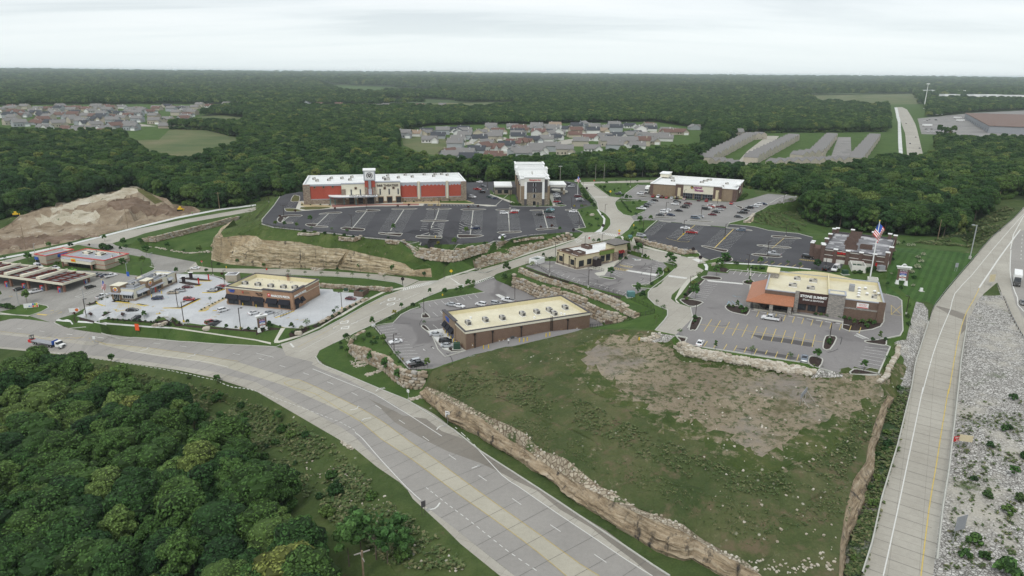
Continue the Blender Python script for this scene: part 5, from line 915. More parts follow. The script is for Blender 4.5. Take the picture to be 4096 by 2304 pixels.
  # cinema
B=Bld('cinema_building','long red and cream cinema with clock-like tower and curved entrance canopy','B 490,548','B 2113,505',18,35,11.2)
fx=lambda p:B.facade('B %s'%p)[0]
B.shell('redwall','roofwhite',.9,'whitetrim','roofwhite')
W_=B.W;b=MB();H=B.H
x1,x2=fx('552,500'),fx('868,480');xt0,xt1=fx('1100,450'),fx('1203,450');xc=fx('1453,450')
B.fb(b,'F',-.2,0,x1,H-.3,.5,'stone');B.fb(b,'F',x1,0,x2,2.6,.3,'stone');B.fb(b,'F',x2-.2,0,x2+2.2,8.5,2.4,'stone');B.fb(b,'F',fx('2063,480'),0,W_+.2,H-.2,.5,'stone')
B.fb(b,'F',xc,0,fx('2063,480'),2.4,.3,'stone');B.fb(b,'L',B.D-3.5,0,B.D+.1,H-.3,.35,'stone');B.fb(b,'L',0,0,B.D-3.5,2.2,.3,'cream');B.fb(b,'R',0,0,3,H-.2,.35,'stone');B.fb(b,'R',3,0,B.D,3,.25,'stone')
B.add('stone_base',b)
b=MB();B.fb(b,'F',x1,H-1.0,x2,H,.25,'greytrim');B.fb(b,'F',x1,2.6,x2,2.9,.34,'greytrim');B.fb(b,'F',xc,2.4,fx('2063,480'),2.7,.34,'greytrim');B.fb(b,'F',xc,H-2.0,fx('2063,480'),H,.2,'greytrim')
for u in('1455','1627','1905'):pass
B.fb(b,'F',fx('1622,450'),2.7,fx('1662,450'),H-2,.2,'greytrim');B.fb(b,'F',fx('1905,450'),2.7,fx('1942,450'),H-2,.2,'greytrim');B.add('grey_trim',b)
def zig(a0,a1,t0,t1,n,zt):
 pts=[(fx(a0),2.7),(fx(a1),2.7)];u0,u1=fx(t0),fx(t1)
 for i in range(2*n,-1,-1):pts.append((u0+(u1-u0)*i/(2*n),zt+(.0 if i%2 else.8)))
 b=MB();B.fpoly(b,'F',pts[:2]+pts[2:],.27,'redwall');B.add('red_panel',b)
zig('1458,480','1626,480','1460,350','1592,345',3,H-2.1);zig('1660,480','1906,470','1685,340','1878,330',5,H-2.1);zig('1942,470','2060,460','1962,330','2060,320',3,H-2.1)
for u in('1638,400','1923,400'):
 b=MB();c=fx(u);B.fb(b,'F',c-.7,1.6,c+.7,H+.5,.8,'cream');B.fb(b,'F',c-.25,1.6,c+.25,H+.3,.95,'offwhite');B.add('pilaster',b)
b=MB();B.fb(b,'F',x2,0,xt0,H+.1,2.0,'creampale');B.fb(b,'F',xt1,0,xc,H+.7,2.0,'creampale');B.add('cream_front',b)
b=MB();B.fb(b,'F',x2-.2,H+.1,xt0,H+.5,2.25,'greytrim');B.fb(b,'F',xt1,H+.7,xc+.2,H+1.1,2.25,'greytrim');B.fb(b,'F',x2,.0,xt0,2.6,2.1,'browntan',2.0);B.fb(b,'F',xt1,0,xc,1.2,2.12,'browntan',2.0);B.add('cornice',b)
b=MB();tw=xt1-xt0;b.box(xt0,-3.0,0,xt1,3.5,13.2,'redwall');b.box(xt0-.1,-3.3,0,xt0+1.5,-3.0,9.5,'stone');b.box(xt1-1.5,-3.3,0,xt1+.1,-3.0,9.5,'stone');b.box(xt0-.4,-3.3,13.2,xt1+.4,3.8,18.6,'greytrim');b.box(xt0-.7,-3.6,18.6,xt1+.7,4.1,19.3,'whitetrim')
b.box(xt0+.3,-3.45,13.8,xt1-.3,-3.3,18.3,'whitetrim');b.box(xt0+tw*.36,-3.5,5.2,xt1-tw*.36,-3.0,13.2,'teal');b.box(xt0+tw*.33,-3.7,4.8,xt1-tw*.33,-3.5,8.6,'greytrim');b.box(xt0+tw*.38,-3.75,8.6,xt1-tw*.38,-3.5,13,'mediumgrey');tower=B.add('tower',b)
b=MB();cx,cz=(xt0+xt1)/2,16.1
B.fpoly(b,'F',[(cx-.9,cz+.9),(cx-.9,cz-.3),(cx,cz-1.1),(cx+.9,cz-.3),(cx+.9,cz+.9),(cx,cz+.7)],3.6,'signdark');b.box(cx-.45,-3.68,cz-.3,cx+.45,-3.62,cz+.35,'hvac')
for k in range(-62,243,14):
 a=math.radians(k);b.box(cx+1.55*math.cos(a)-.17,-3.6,cz+1.55*math.sin(a)-.17,cx+1.55*math.cos(a)+.17,-3.48,cz+1.55*math.sin(a)+.17,'signdark')
b.build('emblem',B.t)
for c in('960,430','1052,430','1250,430','1340,430','1430,430'):
 u=fx(c);B.window('F',u-.35,4.9,u+.35,8.2,1,4,'greytrim',2.1);b=MB();B.fb(b,'F',u-.7,1,u+.7,4.6,2.06,'browntan');B.add('pilaster',b)if False else None
for c in('965,520','1055,520','1258,515','1345,515','1435,510'):u=fx(c);B.window('F',u-1.3,0.1,u+1.3,3.4,3,2,'bronze',2.2,'door');b=MB();B.fb(b,'F',u-1.6,3.4,u+1.6,3.9,2.25,'browntan');B.fb(b,'F',u-1.65,0,u-1.3,3.4,2.2,'browntan');B.fb(b,'F',u+1.3,0,u+1.65,3.4,2.2,'browntan');B.add('door_surround',b)
u=(xt0+xt1)/2;B.window('F',u-1.9,.1,u+1.9,4.3,4,2,'bronze',3.35,'door')
for c in('588,375','680,373','772,368'):b=MB();u,z=B.facade('B '+c);B.fb(b,'F',u-.7,z-.7,u+.7,z+.7,.2,'browntan');B.fb(b,'F',u-.4,z-.4,u+.4,z+.4,.3,'signdark');B.add('vent_medallion',b)
for c in('1003,385','1295,383','1383,380'):b=MB();u,z=B.facade('B '+c,-2);B.fb(b,'F',u-.7,z-.7,u+.7,z+.7,2.2,'browntan');B.fb(b,'F',u-.4,z-.4,u+.4,z+.4,2.3,'signdark');B.add('vent_medallion',b)
for u in(4,11,18):b=MB();B.fb(b,'L',B.D-8-u,7.4,B.D-6.9-u,8.5,.2,'signdark');B.add('vent_medallion',b)
for c in('1480,530','1792,515','1853,510'):u=fx(c);b=MB();B.fb(b,'F',u-.5,0,u+.5,2.2,.34,'browntan');B.add('door',b)
B.txt('F','B&B THEATRES',1.75,'signbrown',fx('1218,360')-.1,H-1.65,sx=1.03,d=2.15,bold=.03)
xa,xb=fx('745,500')-.6,fx('1222,500');xm=fx('900,500');pts=[]
for i in range(13):t=i/12;a=math.pi*(1-t*.5);pts.append((xm+(xm-xa)*math.cos(a),-1.8-6.4*math.sin(a)))
pts+=[(xb,-8.0),(xb+.5,-3.4),(xa,-.1)]
b=MB();b.prism([(p[0],p[1])for p in pts],4.6,5.1,'greytrim','whitetrim');cn=B.add('canopy',b);b=MB();b.prism([(p[0],p[1]+.25)for p in pts[:14]]+[(xb,-7.6)]+[(p[0],p[1]-.02)for p in pts[:14]][::-1],5.1,5.6,'teal')if False else None
for q in('757,560','803,563','893,570','1013,570'):u=fx(q);b=MB();b.cyl(u,-6.6 if u>xm else-4.2,0,4.6,.22,'teal',8);B.add('canopy_column',b)
B.txt('F','WENTZVILLE TOWER 12',1.55,'signdark',fx('945,470'),5.15,d=7.9,sx=.98,bold=.03)
for q in('585,295','615,312','733,305','758,287','865,288','945,302','965,275','1285,285','1325,262','1433,280','1500,250','1572,272','1688,242','1800,245','1787,265','1860,235','1923,255'):
 u,v=B.top('B '+q,H-.4);B.hvac(u,max(2,min(B.D-2,v)),H-.9,2.0,1.7,1.5)
u,v=B.top('B 1318,300',H-.4);B.hvac(u,v,H-.9,3.6,2.4,1.9)
# hotel
B=Bld('hotel_building','tall narrow four storey hotel in white, grey and stone with stepped white parapets','d 620,1012','d 1182,1012',18,58,15.0)
Hh=B.H;fx=lambda p:B.facade('d '+p)[0]
B.shell('offwhite','roofwhite',.8,'whitetrim','roofwhite',.35)
b=MB()
for f in 'LR':
 for i in range(5):
  u0=i*11.6+(1.5 if f=='R' else 2);B.fb(b,f,u0,0,u0+4.2,10.6,.7,'brickbrown' if i%2 else 'bricktan');B.fb(b,f,u0,10.6,u0+4.2,10.9,.8,'darkgrey')
B.add('side_bay',b)
b=MB();B.fb(b,'L',0,0,58,2.6,.25,'stonetan');B.fb(b,'R',0,0,58,2.6,.25,'stonetan');B.fb(b,'F',-.2,0,B.W+.2,3.2,.3,'stonetan');B.add('stone_base',b)
xa,xb,xc,xd=fx('690,700'),fx('738,700'),fx('1045,700'),fx('1092,700')
b=MB();B.fb(b,'F',-.1,3.2,xa,11.0,.5,'bricktan');B.fb(b,'F',xd+1.8,3.2,B.W+.1,11.0,.5,'bricktan');B.fb(b,'F',xd,7.4,xd+1.8,14.6,.6,'darkgrey');B.fb(b,'F',xd,0,xd+1.8,7.4,.6,'stonetan');B.fb(b,'F',xb,0,xc,7.4,1.2,'stonetan');B.fb(b,'F',xb,7.4,xc,13.6,1.2,'darkgrey');B.add('front_cladding',b)
b=MB();B.fb(b,'F',xa,3.9,xb,13.6,1.8,'whitetrim');B.fb(b,'F',xc,3.9,xd,13.6,1.8,'whitetrim');B.fb(b,'F',xa,13.6,xd,16.0,1.8,'offwhite');B.fb(b,'F',xa-.35,16.0,xd+.35,16.4,2.15,'whitetrim',-1);B.fb(b,'F',xa,0,xb,3.9,1.5,'darkgrey');B.fb(b,'F',xc,0,xd,3.9,1.5,'darkgrey');B.add('portal_frame',b)
xm=(xb+xc)/2
for z in(4.6,7.9,11.0):B.window('F',xm-.55,z,xm+.55,z+1.9,2,2,'signdark',1.3);
for z in(4.6,7.9,11.0):
 b=MB();B.fb(b,'F',xm-.8,z,xm-.55,z+1.9,1.4,'awningrey');B.fb(b,'F',xm+.55,z,xm+.8,z+1.9,1.4,'awningrey');B.add('window_surround',b)
B.window('F',xm-.75,0,xm+.75,2.5,2,1,'signdark',1.3,'door');b=MB();B.fb(b,'F',xm+1.7,0,xm+2.6,2.0,1.35,'darkgrey');B.add('service_door',b)
B.txt('F','Hampton Inn',1.25,'signred',(xa+xd)/2,14.35,'CENTER',d=1.95,shear=.3,bold=.02)
for y0,y1,w,h in((9,15,0.5,15.4),(28,36,1.6,17.0),(36.3,45,.6,16.4),(45.3,57,1.2,17.6)):
 b=MB();b.box(-w,y0,13.2,B.W+w,y0+.6,h,'whitetrim');b.box(-w,y1-.6,13.2,B.W+w,y1,h,'whitetrim');b.box(-w,y0+.6,13.2,-w+.6,y1-.6,h,'whitetrim');b.box(B.W+w-.6,y0+.6,13.2,B.W+w,y1-.6,h,'whitetrim');b.box(-w-.25,y0-.25,h,B.W+w+.25,y0+.7,h+.3,'whitetrim');b.box(-w-.25,y0+.7,h,-w+.8,y1+.25,h+.3,'whitetrim');b.box(B.W+w-.8,y0+.7,h,B.W+w+.25,y1+.25,h+.3,'whitetrim');B.add('stepped_parapet',b)
for i in range(14):b=MB();x,y=B.W*(.3+.4*random.random()),6+16*random.random();b.box(x,y,14.2,x+1.1,y+.8,14.45,'whitetrim');b.box(x+.2,y-.3,14.2,x+.8,y,14.4,'hvacdark');B.add('roof_vent',b)
for y in(22,26):B.pipe(B.W*.5,y,14.2,1.6,.3)
B.hvac(B.W*.45,40,14.5,3,2,1.6);B.hvac(B.W*.62,40,14.5,3.4,2,1.5)
c=MB();c.box(B.W+.75,36,4.6,B.W+14,50,5.8,'offwhite');c.box(B.W+.75,35.7,5.8,B.W+14.3,50.3,6.3,'whitetrim');cn=B.add('porte_cochere',c)
for x,y in((B.W+13,37),(B.W+13,49)):b=MB();b.box(x-.7,y-.7,0,x+.7,y+.7,2.6,'stonetan');b.box(x-.5,y-.5,2.6,x+.5,y+.5,4.6,'offwhite');B.add('canopy_column',b,cn)
b=MB();b.box(-14,36,0,-3.6,52,4.6,'stonetan');b.box(-14,35.9,2.9,-3.6,36,4.6,'darkgrey');b.box(-3.6,37,0,-.7,50,4.4,'darkgrey');b.box(-14.5,35.3,4.6,-3.4,52.3,5.6,'whitetrim');an=B.add('annex',b)
for x in(-12.4,-8.4):b=MB();b.box(x,35.85,.8,x+2.6,35.9,2.9,'glass');B.add('window',b,an)
# gym
B=Bld('gym_building','wide tan brick gym with white roof and purple lettering over dark glass doors','j 242,345','j 1070,408',20,39,7.3)
fx=lambda p:B.facade('j '+p)[0]
B.shell('bricktan','roofwhite',.7,'whitetrim','roofwhite',.4)
xa,xb,xc,xd=fx('488,340'),fx('563,340'),fx('853,360'),fx('932,370')
b=MB();B.fb(b,'F',-.2,0,1.6,7.1,.35,'brickdark');B.fb(b,'F',B.W-2,0,B.W+.3,7.1,.35,'brickdark');B.fb(b,'F',xa,0,xb,8.2,1.2,'brickdark');B.fb(b,'F',xc,0,xd,8.2,1.2,'brickdark');B.fb(b,'R',0,0,2,7,.35,'brickdark');B.fb(b,'R',10,0,12,7.6,.5,'brickdark');B.fb(b,'R',20,0,22,7.6,.5,'brickdark')
for u in((xa+xb)/2,(xc+xd)/2):B.fb(b,'F',u-.9,1.2,u+.9,6.2,1.3,'cream',1.2)
B.add('brick_pier',b)
b=MB();B.fb(b,'F',xb,3.4,xc,8.4,1.0,'creampale');B.fb(b,'F',xa-.2,8.2,xd+.2,8.8,1.5,'whitetrim',-1.2);B.fb(b,'F',xa-.3,0,xb,1.1,1.32,'cream',1.2);B.fb(b,'F',xc,0,xd+.3,1.1,1.32,'cream',1.2);B.fb(b,'R',12,3,20,8.2,.4,'creampale');B.fb(b,'R',9.8,8.2,22.2,8.8,.8,'whitetrim',-2);B.add('sign_band',b)
b=MB();b.box(-.6,B.D-9,7.3,4.8,B.D+.3,9.4,'creampale');b.box(-1,B.D-9.4,9.4,5.2,B.D+.6,9.9,'whitetrim');B.add('corner_tower',b)
for f,k in(('563,350 655,355',4),('672,350 738,358',3),('750,355 848,365',4)):
 p,q=f.split();B.window('F',fx(p)+.2,.15,fx(q),3.3,k,2,'greytrim',1.05,'door' if k==3 else 'window')
um=(xb+xc)/2;B.txt('F','planet',1.95,'purple',fx('668,275'),6.35,d=1.1,bold=.06);B.txt('F','fitness',1.95,'purple',fx('678,295'),4.75,d=1.1,bold=.06)
b=MB();u,z=B.facade('j 650,265',-1);n=16
B.fpoly(b,'F',[(u+.85*math.cos(2*math.pi*i/n),z+.85*math.sin(2*math.pi*i/n))for i in range(n)],1.12,'signdark');B.fb(b,'F',u-.1,z-.6,u+.6,z-.2,1.2,'signyellow');B.fb(b,'F',u-.5,z-.1,u-.1,z+.3,1.2,'signyellow');B.add('emblem',b)
B.txt('R','planet',1.5,'purple',13,6.2,d=.5,bold=.05);B.txt('R','fitness',1.5,'purple',13.4,4.9,d=.5,bold=.05)
for q,k in(('455,180',3),('465,205',2.5),('780,205',3),('820,195',3),('745,218',2.4),('945,258',1.8),('988,232',2)):u,v=B.top('j '+q,7);B.hvac(u,min(v,B.D-2),6.6,k,1.6,1.2)
# corner-tower restaurant
B=Bld('restaurant_building','beige bakery-style restaurant with hipped corner tower and red striped awning','c 232,552','c 640,692',13.9,28.5,5.3)
S_=B.side
B.shell('cream','roofwhite',.6,'browntan','roofwhite',.12)
b=MB();B.fb(b,'F',-.1,0,B.W+.1,.9,.12,'stone');B.fb(b,'R',0,0,17,.9,.12,'stone');B.fb(b,'R',11.8,0,17.6,.95,.3,'stone');B.add('stone_base',b)
for u in(B.W*.08,B.W*.36,B.W*.65,B.W*.93):b=MB();p=B.P('F',u,0,.3);b.cyl(p[0],p[1],0,4.2,.13,'bronze',6);b.cyl(p[0],p[1],4.2,4.7,.3,'bronze',6);B.add('downpipe',b)
for u in(B.W*.22,B.W*.78):B.window('F',u-1.1,1.3,u+1.1,3.5,2,2)
B.window('R',1.0,.1,3.6,3.4,3,2,name='door');B.window('R',5.4,1.2,7.8,3.5);B.window('R',13.0,1.2,15.2,3.7);B.window('R',16,1.2,18.4,3.9)
b=MB();B.fb(b,'R',12.2,4.3,20,6.0,.9,'green');B.fb(b,'R',12.2,6.0,20,6.2,1.0,'browntan');B.add('green_fascia',b)
b=MB();n=8;vs=[]
for i in range(n+1):
 a=math.pi*i/n
 for d in(0.05,2.6):p=B.P('R',9.9+1.6*math.cos(a),3.2+.9*math.sin(a),d);vs.append(p)
b.mesh(vs,[(2*i,2*i+1,2*i+3,2*i+2)for i in range(n)],'metalroof');B.fb(b,'R',8.4,0,11.4,3.1,2.3,'signdark');B.add('entry_vestibule',b)
b=MB();tx,ty=B.W-4.5,19.8;b.box(tx,ty,0,B.W+1.2,ty+7.2,4.6,'stone');b.box(tx+.05,ty+.05,4.6,B.W+1.15,ty+7.15,7.2,'cream');b.box(tx+.3,ty+.3,7.2,B.W+.9,ty+6.9,8.0,'glass');tw=B.add('tower',b)
b=MB();b.frustum(tx-1.1,ty-1.1,B.W+2.3,ty+8.3,8.0,tx+2.7,ty+3.4,tx+2.9,ty+3.8,9.7,'metalroof');B.add('tower_roof',b,tw)
b=MB();b.box(B.W+1.2,ty+2.4,1.4,B.W+1.26,ty+5,4.0,'glass');B.add('window',b,tw)
b=MB();
for i in range(7):y=ty+2.1+i*.45;b.mesh([(B.W+1.25,y,5.0),(B.W+1.25,y+.45,5.0),(B.W+2.1,y+.45,3.9),(B.W+2.1,y,3.9)],[(0,1,2,3),(3,2,1,0)],'signred' if i%2==0 else 'signdark')
B.add('striped_awning',b,tw)
for q,a,c in(('450,335',4.2,3),('690,370',4.4,3.2),('755,215',4.4,2.6)):
 u,v=B.top('c '+q,5.2);u=max(2.5,min(B.W-2.6,u));b=MB();b.box(u-a/2,v-c/2,4.7,u+a/2,v-c/2+.12,6.2,'brickdark');b.box(u-a/2,v+c/2-.12,4.7,u+a/2,v+c/2,6.2,'brickdark');b.box(u-a/2,v-c/2+.12,4.7,u-a/2+.12,v+c/2-.12,6.2,'brickdark');b.box(u+a/2-.12,v-c/2+.12,4.7,u+a/2,v+c/2-.12,6.2,'brickdark');b.box(u-a/3,v-c/3,4.7,u+a/3,v+c/3,5.7,'hvac');B.add('unit_screen',b)
 # dark brick steakhouse by the flag
B=Bld('brick_restaurant','dark brick restaurant with many capped chimneys on its flat grey roof','e 290,522','e 1040,622',20,36,5.0)
B.shell('brickdark','roofgrey',.5,'darkgrey','darkgrey',.06)
b=MB();B.fb(b,'F',-.1,0,B.W+.1,1.4,.15,'offwhite');B.fb(b,'F',0,2.7,B.W,2.9,.12,'offwhite');B.fb(b,'F',0,4.6,B.W,4.85,.14,'offwhite');B.fb(b,'R',0,0,36,1.2,.12,'offwhite');B.fb(b,'R',0,4.5,36,4.75,.12,'offwhite');B.fb(b,'L',0,0,36,1.3,.12,'offwhite');B.add('limestone_band',b)
for f,u in[('F',.4),('F',B.W*.21),('F',B.W*.40),('F',B.W*.60),('F',B.W*.80),('F',B.W-.5),('L',2),('L',14),('L',24),('L',34),('B',2),('B',B.W*.35),('B',B.W*.7),('B',B.W-1),('R',34),('R',10)]:
 b=MB();p=B.P(f,u,0,.15);h=6.6 if not(f=='F' and 1<u<B.W-1)else 5.3
 b.box(p[0]-.65,p[1]-.65,0,p[0]+.65,p[1]+.65,h,'brickdark');b.box(p[0]-.8,p[1]-.8,h,p[0]+.8,p[1]+.8,h+.3,'whitetrim');B.add('brick_pier',b)
b=MB();B.fb(b,'L',B.D-9,0,B.D-2,4.4,4.0,'brickdark');B.fb(b,'L',B.D-8.6,0,B.D-2.4,1.6,4.1,'offwhite',4);en=B.add('entry_porch',b);b=MB();B.fb(b,'L',B.D-7.5,0,B.D-3.5,3.2,4.15,'signdark',4);B.add('porch_opening',b,en)
for x in(4,7):b=MB();p=B.P('L',B.D-(x-2)*1.0,0,4.1);b.box(p[0]-.6,p[1]-.6,0,p[0]+.6,p[1]+.6,6.4,'brickdark');b.box(p[0]-.75,p[1]-.75,6.4,p[0]+.75,p[1]+.75,6.7,'whitetrim');B.add('brick_pier',b)
B.txt('F','Friedricks',1.35,'signred',B.facade('e 430,430')[0],3.75,d=.35,shear=.25,bold=.05,sx=1.1);b=MB();u,z=B.facade('e 465,455');B.fb(b,'F',u,z-.25,u+4.0,z+.25,.3,'signdark');B.fb(b,'F',u+.1,z-.15,u+3.9,z+.15,.33,'cream',.3);B.add('sign_plate',b)
for q in('698,215','682,243','655,285','632,323','642,368','810,365'):
 u,v=B.top('e '+q,5.2);a,c=4.4,2.0;b=MB();b.box(u-a/2,v-c/2,4.4,u+a/2,v-c/2+.12,6.1,'brickdark');b.box(u-a/2,v+c/2-.12,4.4,u+a/2,v+c/2,6.1,'brickdark');b.box(u-a/2,v-c/2+.12,4.4,u-a/2+.12,v+c/2-.12,6.1,'brickdark');b.box(u+a/2-.12,v-c/2+.12,4.4,u+a/2,v+c/2-.12,6.1,'brickdark');b.box(u-a/3,v-.5,4.4,u+a/3,v+.5,5.8,'hvac');B.add('unit_screen',b)
for u in(B.W*.63,B.W*.83):b=MB();B.fb(b,'F',u-.6,0,u+.6,2.1,.2,'signred');B.add('service_door',b)
# steakhouse with copper porch
B=Bld('steakhouse_building','brown brick steakhouse with copper porch roof, cream flat roof and stone tower','g 165,385','g 1240,525',17,25,6.1)
fx=lambda p:B.facade('g '+p)[0];W_=B.W
B.shell('brickbrown','roofcream',1.0,'greytrim','creampar',.08)
x1,x2,x3=fx('487,300'),fx('757,330'),fx('905,360')
b=MB();n=14;ub=[W_*.02+(W_*.78)*i/n for i in range(n+1)];zt=[6.1+1.5*math.sin(math.pi*max(0,(i/n-.15)/.85))**1.0 for i in range(n+1)]
v=[(u,B.D-.3,5.4)for u in ub]+[(u,B.D-.3,z)for u,z in zip(ub,zt)]+[(u,B.D,5.4)for u in ub]+[(u,B.D,z)for u,z in zip(ub,zt)];k=n+1
b.mesh(v,[(i,i+1,k+i+1,k+i)for i in range(n)]+[(2*k+i+1,2*k+i,3*k+i,3*k+i+1)for i in range(n)]+[(k+i,k+i+1,3*k+i+1,3*k+i)for i in range(n)],'creampar');B.add('curved_parapet',b)
b=MB();b.box(x2-.1,-.8,-.3,x3,3.6,7.4,'stonegrey');tw=B.add('stone_tower',b);b=MB();b.box(x2-.3,-1.0,7.4,x3+.2,-.5,7.7,'greytrim');b.box(x2-.3,3.3,7.4,x3+.2,3.8,7.7,'greytrim');b.box(x2-.3,-.5,7.4,x2+.2,3.3,7.7,'greytrim');b.box(x3-.3,-.5,7.4,x3+.2,3.3,7.7,'greytrim');b.box(x2+.2,-.5,7.4,x3-.3,3.3,7.45,'roofcream');B.add('tower_cap',b,tw)
b=MB();b.box(-.8,B.D-6,-.3,3.0,B.D+.5,7.0,'stonegrey');b.box(-1,B.D-6.2,7.0,3.2,B.D+.7,7.3,'creampar');B.add('rear_tower',b)
b=MB();b.box(x2-.2,3.8,5.1,x2+.2,B.D-.4,7.0,'creampar');B.add('roof_divider',b)
b=MB();B.fb(b,'F',x1,3.0,x2-.1,6.9,.5,'signbrown');B.add('sign_panel',b)
B.txt('F','STONE SUMMIT',1.12,'whitetrim',(x1+x2)/2,5.35,'CENTER',d=.6,bold=.045,sx=1.0);B.txt('F','STEAK & SEAFOOD',.72,'whitetrim',(x1+x2)/2,4.3,'CENTER',d=.6,bold=.01)
for i in range(3):u=x1+(x2-x1)*(.02+.335*i);B.window('F',u,.9,u+(x2-x1)*.27,3.0,2,1,'signdark',.12)
b=MB();B.fb(b,'F',x1-1.1,0,x1+.1,7.0,.6,'stonegrey');B.fb(b,'F',x3,3.2,W_,3.7,.1,'stonegrey');B.fb(b,'F',W_-1.6,0,W_+.3,6.6,.5,'brickbrown');B.add('stone_trim',b)
ux,uz=B.facade('g 1020,342');vx,vz=B.facade('g 1120,400');b=MB();B.fb(b,'F',ux,vz,vx,uz,.16,'whitetrim');bn=B.add('banner',b)
b=MB();p=B.P('F',0,0,.18);h=uz-vz;b.text('Online Ordering',h*.27,'signred',(ux+vx)/2,-.19,vz+h*.70,0,'CENTER',.01,.8);b.text('Now Available',h*.27,'signred',(ux+vx)/2,-.19,vz+h*.42,0,'CENTER',.01,.8);b.box(ux+.1,-.2,vz+.1,vx-.1,-.165,vz+h*.22,'signred');B.add('banner_lettering',b,bn)
b=MB();px0=-5.2
b.mesh([(px0,-4.6,3.0),(x1-1.2,-4.6,3.0),(x1-1.2,-.05,4.9),(-.05,-.05,4.9)],[(0,1,2,3)],'copper');b.mesh([(px0,-4.6,3.0),(-.05,-.05,4.9),(-.05,B.D-7,4.9),(px0,B.D-7,3.0)],[(0,1,2,3)],'copper')
for i in range(26):x=px0+(x1-1.2-px0)*i/25;t=min(1,max(0,(x-px0)/(-.05-px0)));b.tube((x,-4.6,3.03),(x,-4.6+4.55*(1 if x>0 else t),3.03+1.9*(1 if x>0 else t)),.05,'copper',3)
b.box(px0,-4.7,2.75,x1-1.2,-4.6,3.0,'copper');b.box(px0-.1,-4.7,2.75,px0,B.D-7,3.0,'copper');pr=B.add('porch_roof',b)
for x,y in((px0+.8,-4.0),((px0+x1)/2,-4.0),(x1-2.2,-4.0),(px0+.8,6),(px0+.8,16)):b=MB();b.box(x-.55,y-.45,-.3,x+.55,y+.45,2.75,'stonegrey');B.add('porch_pillar',b,pr)
B.window('F',1.0,.1,8.6,2.7,6,1,'signdark',.1,'patio_window');b=MB();b.box(0,-.13,0,x1-1.3,-.0,3.0,'signdark');B.add('porch_wall',b,pr)if False else None
for q,a in(('475,125',2.2),('620,145',2.6),('435,185',2.6),('598,212',2.6),('1175,292',1.6)):u,v=B.top('g '+q,5.6);B.hvac(u,v,5.1,a,1.6,1.2)
u,v=B.top('g 972,210',6);b=MB();b.box(u-.8,v-1,5.1,u+.8,v+1,7.2,'mediumgrey');B.add('roof_hood',b)
for q in('1040,215','1040,240','1035,262','1032,285','1110,265','1215,265','1095,215','1180,245'):u,v=B.top('g '+q,5.5);b=MB();b.cyl(u,v,5.1,5.8,.42,'hvac',8);b.cyl(u,v,5.8,6.1,.6,'whitetrim',8,.3);B.add('roof_vent',b)
STK=B
# pizza strip
B=Bld('shop_building','brick shop block with black awnings and a white pizza shop sign','b 150,772','b 1480,917',1.7,19.5,7.0)
fx=lambda p:B.facade('b '+p)[0]
B.shell('brick','roofcream',1.6,'darkgrey','creampar',.2)
xs=fx('880,700');b=MB()
B.fb(b,'F',-.2,0,B.W+.15,1.0,.12,'browntan');B.fb(b,'R',0,0,B.D,1.0,.12,'browntan');B.fb(b,'F',-.2,6.5,B.W+.2,7.0,.15,'creampale');B.fb(b,'R',0,6.5,B.D,7.0,.15,'creampale');B.fb(b,'R',0,4.5,B.D,4.65,.08,'creampale');B.fb(b,'F',xs,4.5,B.W,4.65,.08,'creampale');B.add('stone_band',b)
b=MB();B.fb(b,'F',xs,0,B.W+.3,7.4,.35,'brick');B.fb(b,'F',xs-.1,7.4,B.W+.6,7.75,.6,'darkgrey',-.6);B.fb(b,'R',-.3,0,8.5,7.4,.35,'brick');B.fb(b,'R',.6,7.4,8.7,7.75,.6,'darkgrey',-.6);B.add('corner_bay',b)
for l,r,d,nm in(('175,720','375,720',.2,0),('420,750','650,750',.2,0),('690,770','915,780',.2,0),('975,800','1185,800',.5,1),('1230,830','1430,830',.5,1)):
 u0,u1=fx(l),fx(r);B.window('F',u0,.15+.5*nm,u1,3.0,5,2,'black',d-.06,'shop_window')
for l,r,z0,z1,d in(('135,620','370,620',2.75,4.1,1.4),('385,640','635,650',2.75,4.1,1.4),('650,670','905,680',2.75,4.1,1.4),('950,700','1170,700',2.6,4.6,1.6),('1195,720','1420,720',2.6,4.6,1.6)):
 B.awn('F',fx(l),z0,fx(r),z1,d)
for u0,u1 in((.9,3.3),):B.window('R',u0,.1,u1,2.8,3,2,'black',.38,'door');B.awn('R',u0-.3,2.6,u1+.2,4.7,1.6)
B.window('R',5.0,1.3,6.2,2.8,1,1,'black',.38);B.awn('R',4.7,2.6,6.6,4.3,1.6)
B.txt('F',"MARCO'S PIZZA",1.12,'whitetrim',fx('1035,600')+.05,5.0,d=.45,bold=.05,sx=1.02);B.txt('R',"MARCO'S PIZZA",1.1,'whitetrim',.7,5.1,d=.45,bold=.05,sx=1.05)
b=MB();u=fx('1000,600');B.fb(b,'F',u-.7,4.9,u+.55,6.1,.45,'signred',.35);B.fb(b,'F',u-.4,5.4,u+.2,5.8,.5,'whitetrim',.45);B.add('logo_panel',b)
B.txt('F','DENTAL',.78,'signblue',fx('178,530'),5.55,d=.15,bold=.04,name='sign_lettering');B.txt('F','OFFICE',.6,'signblue',fx('200,540'),4.95,d=.15,bold=.03);B.txt('F','Sissy Wear',.75,'signdark',fx('718,570'),5.3,d=.15,shear=.3);B.txt('F','Boutique',.6,'signdark',fx('755,590'),4.75,d=.15,shear=.3)
b=MB();u=fx('445,565');B.fb(b,'F',u,5.0,u+.7,5.8,.12,'redwall');B.fb(b,'F',u+.8,4.95,u+3.3,5.75,.1,'browntan');B.add('sign_panel',b)
for q in('505,370','765,395','1025,425','1280,445','1510,455'):u,v=B.top('b '+q,6);B.hvac(u,v,5.4,2.3,1.7,1.5)
b=MB();u,v=B.top('b 1290,330',6);v=B.D-.9
for dx in(-.4,.4):b.tube((u+dx,v,5.4),(u+dx,v,8.2),.05,'redwall',4)
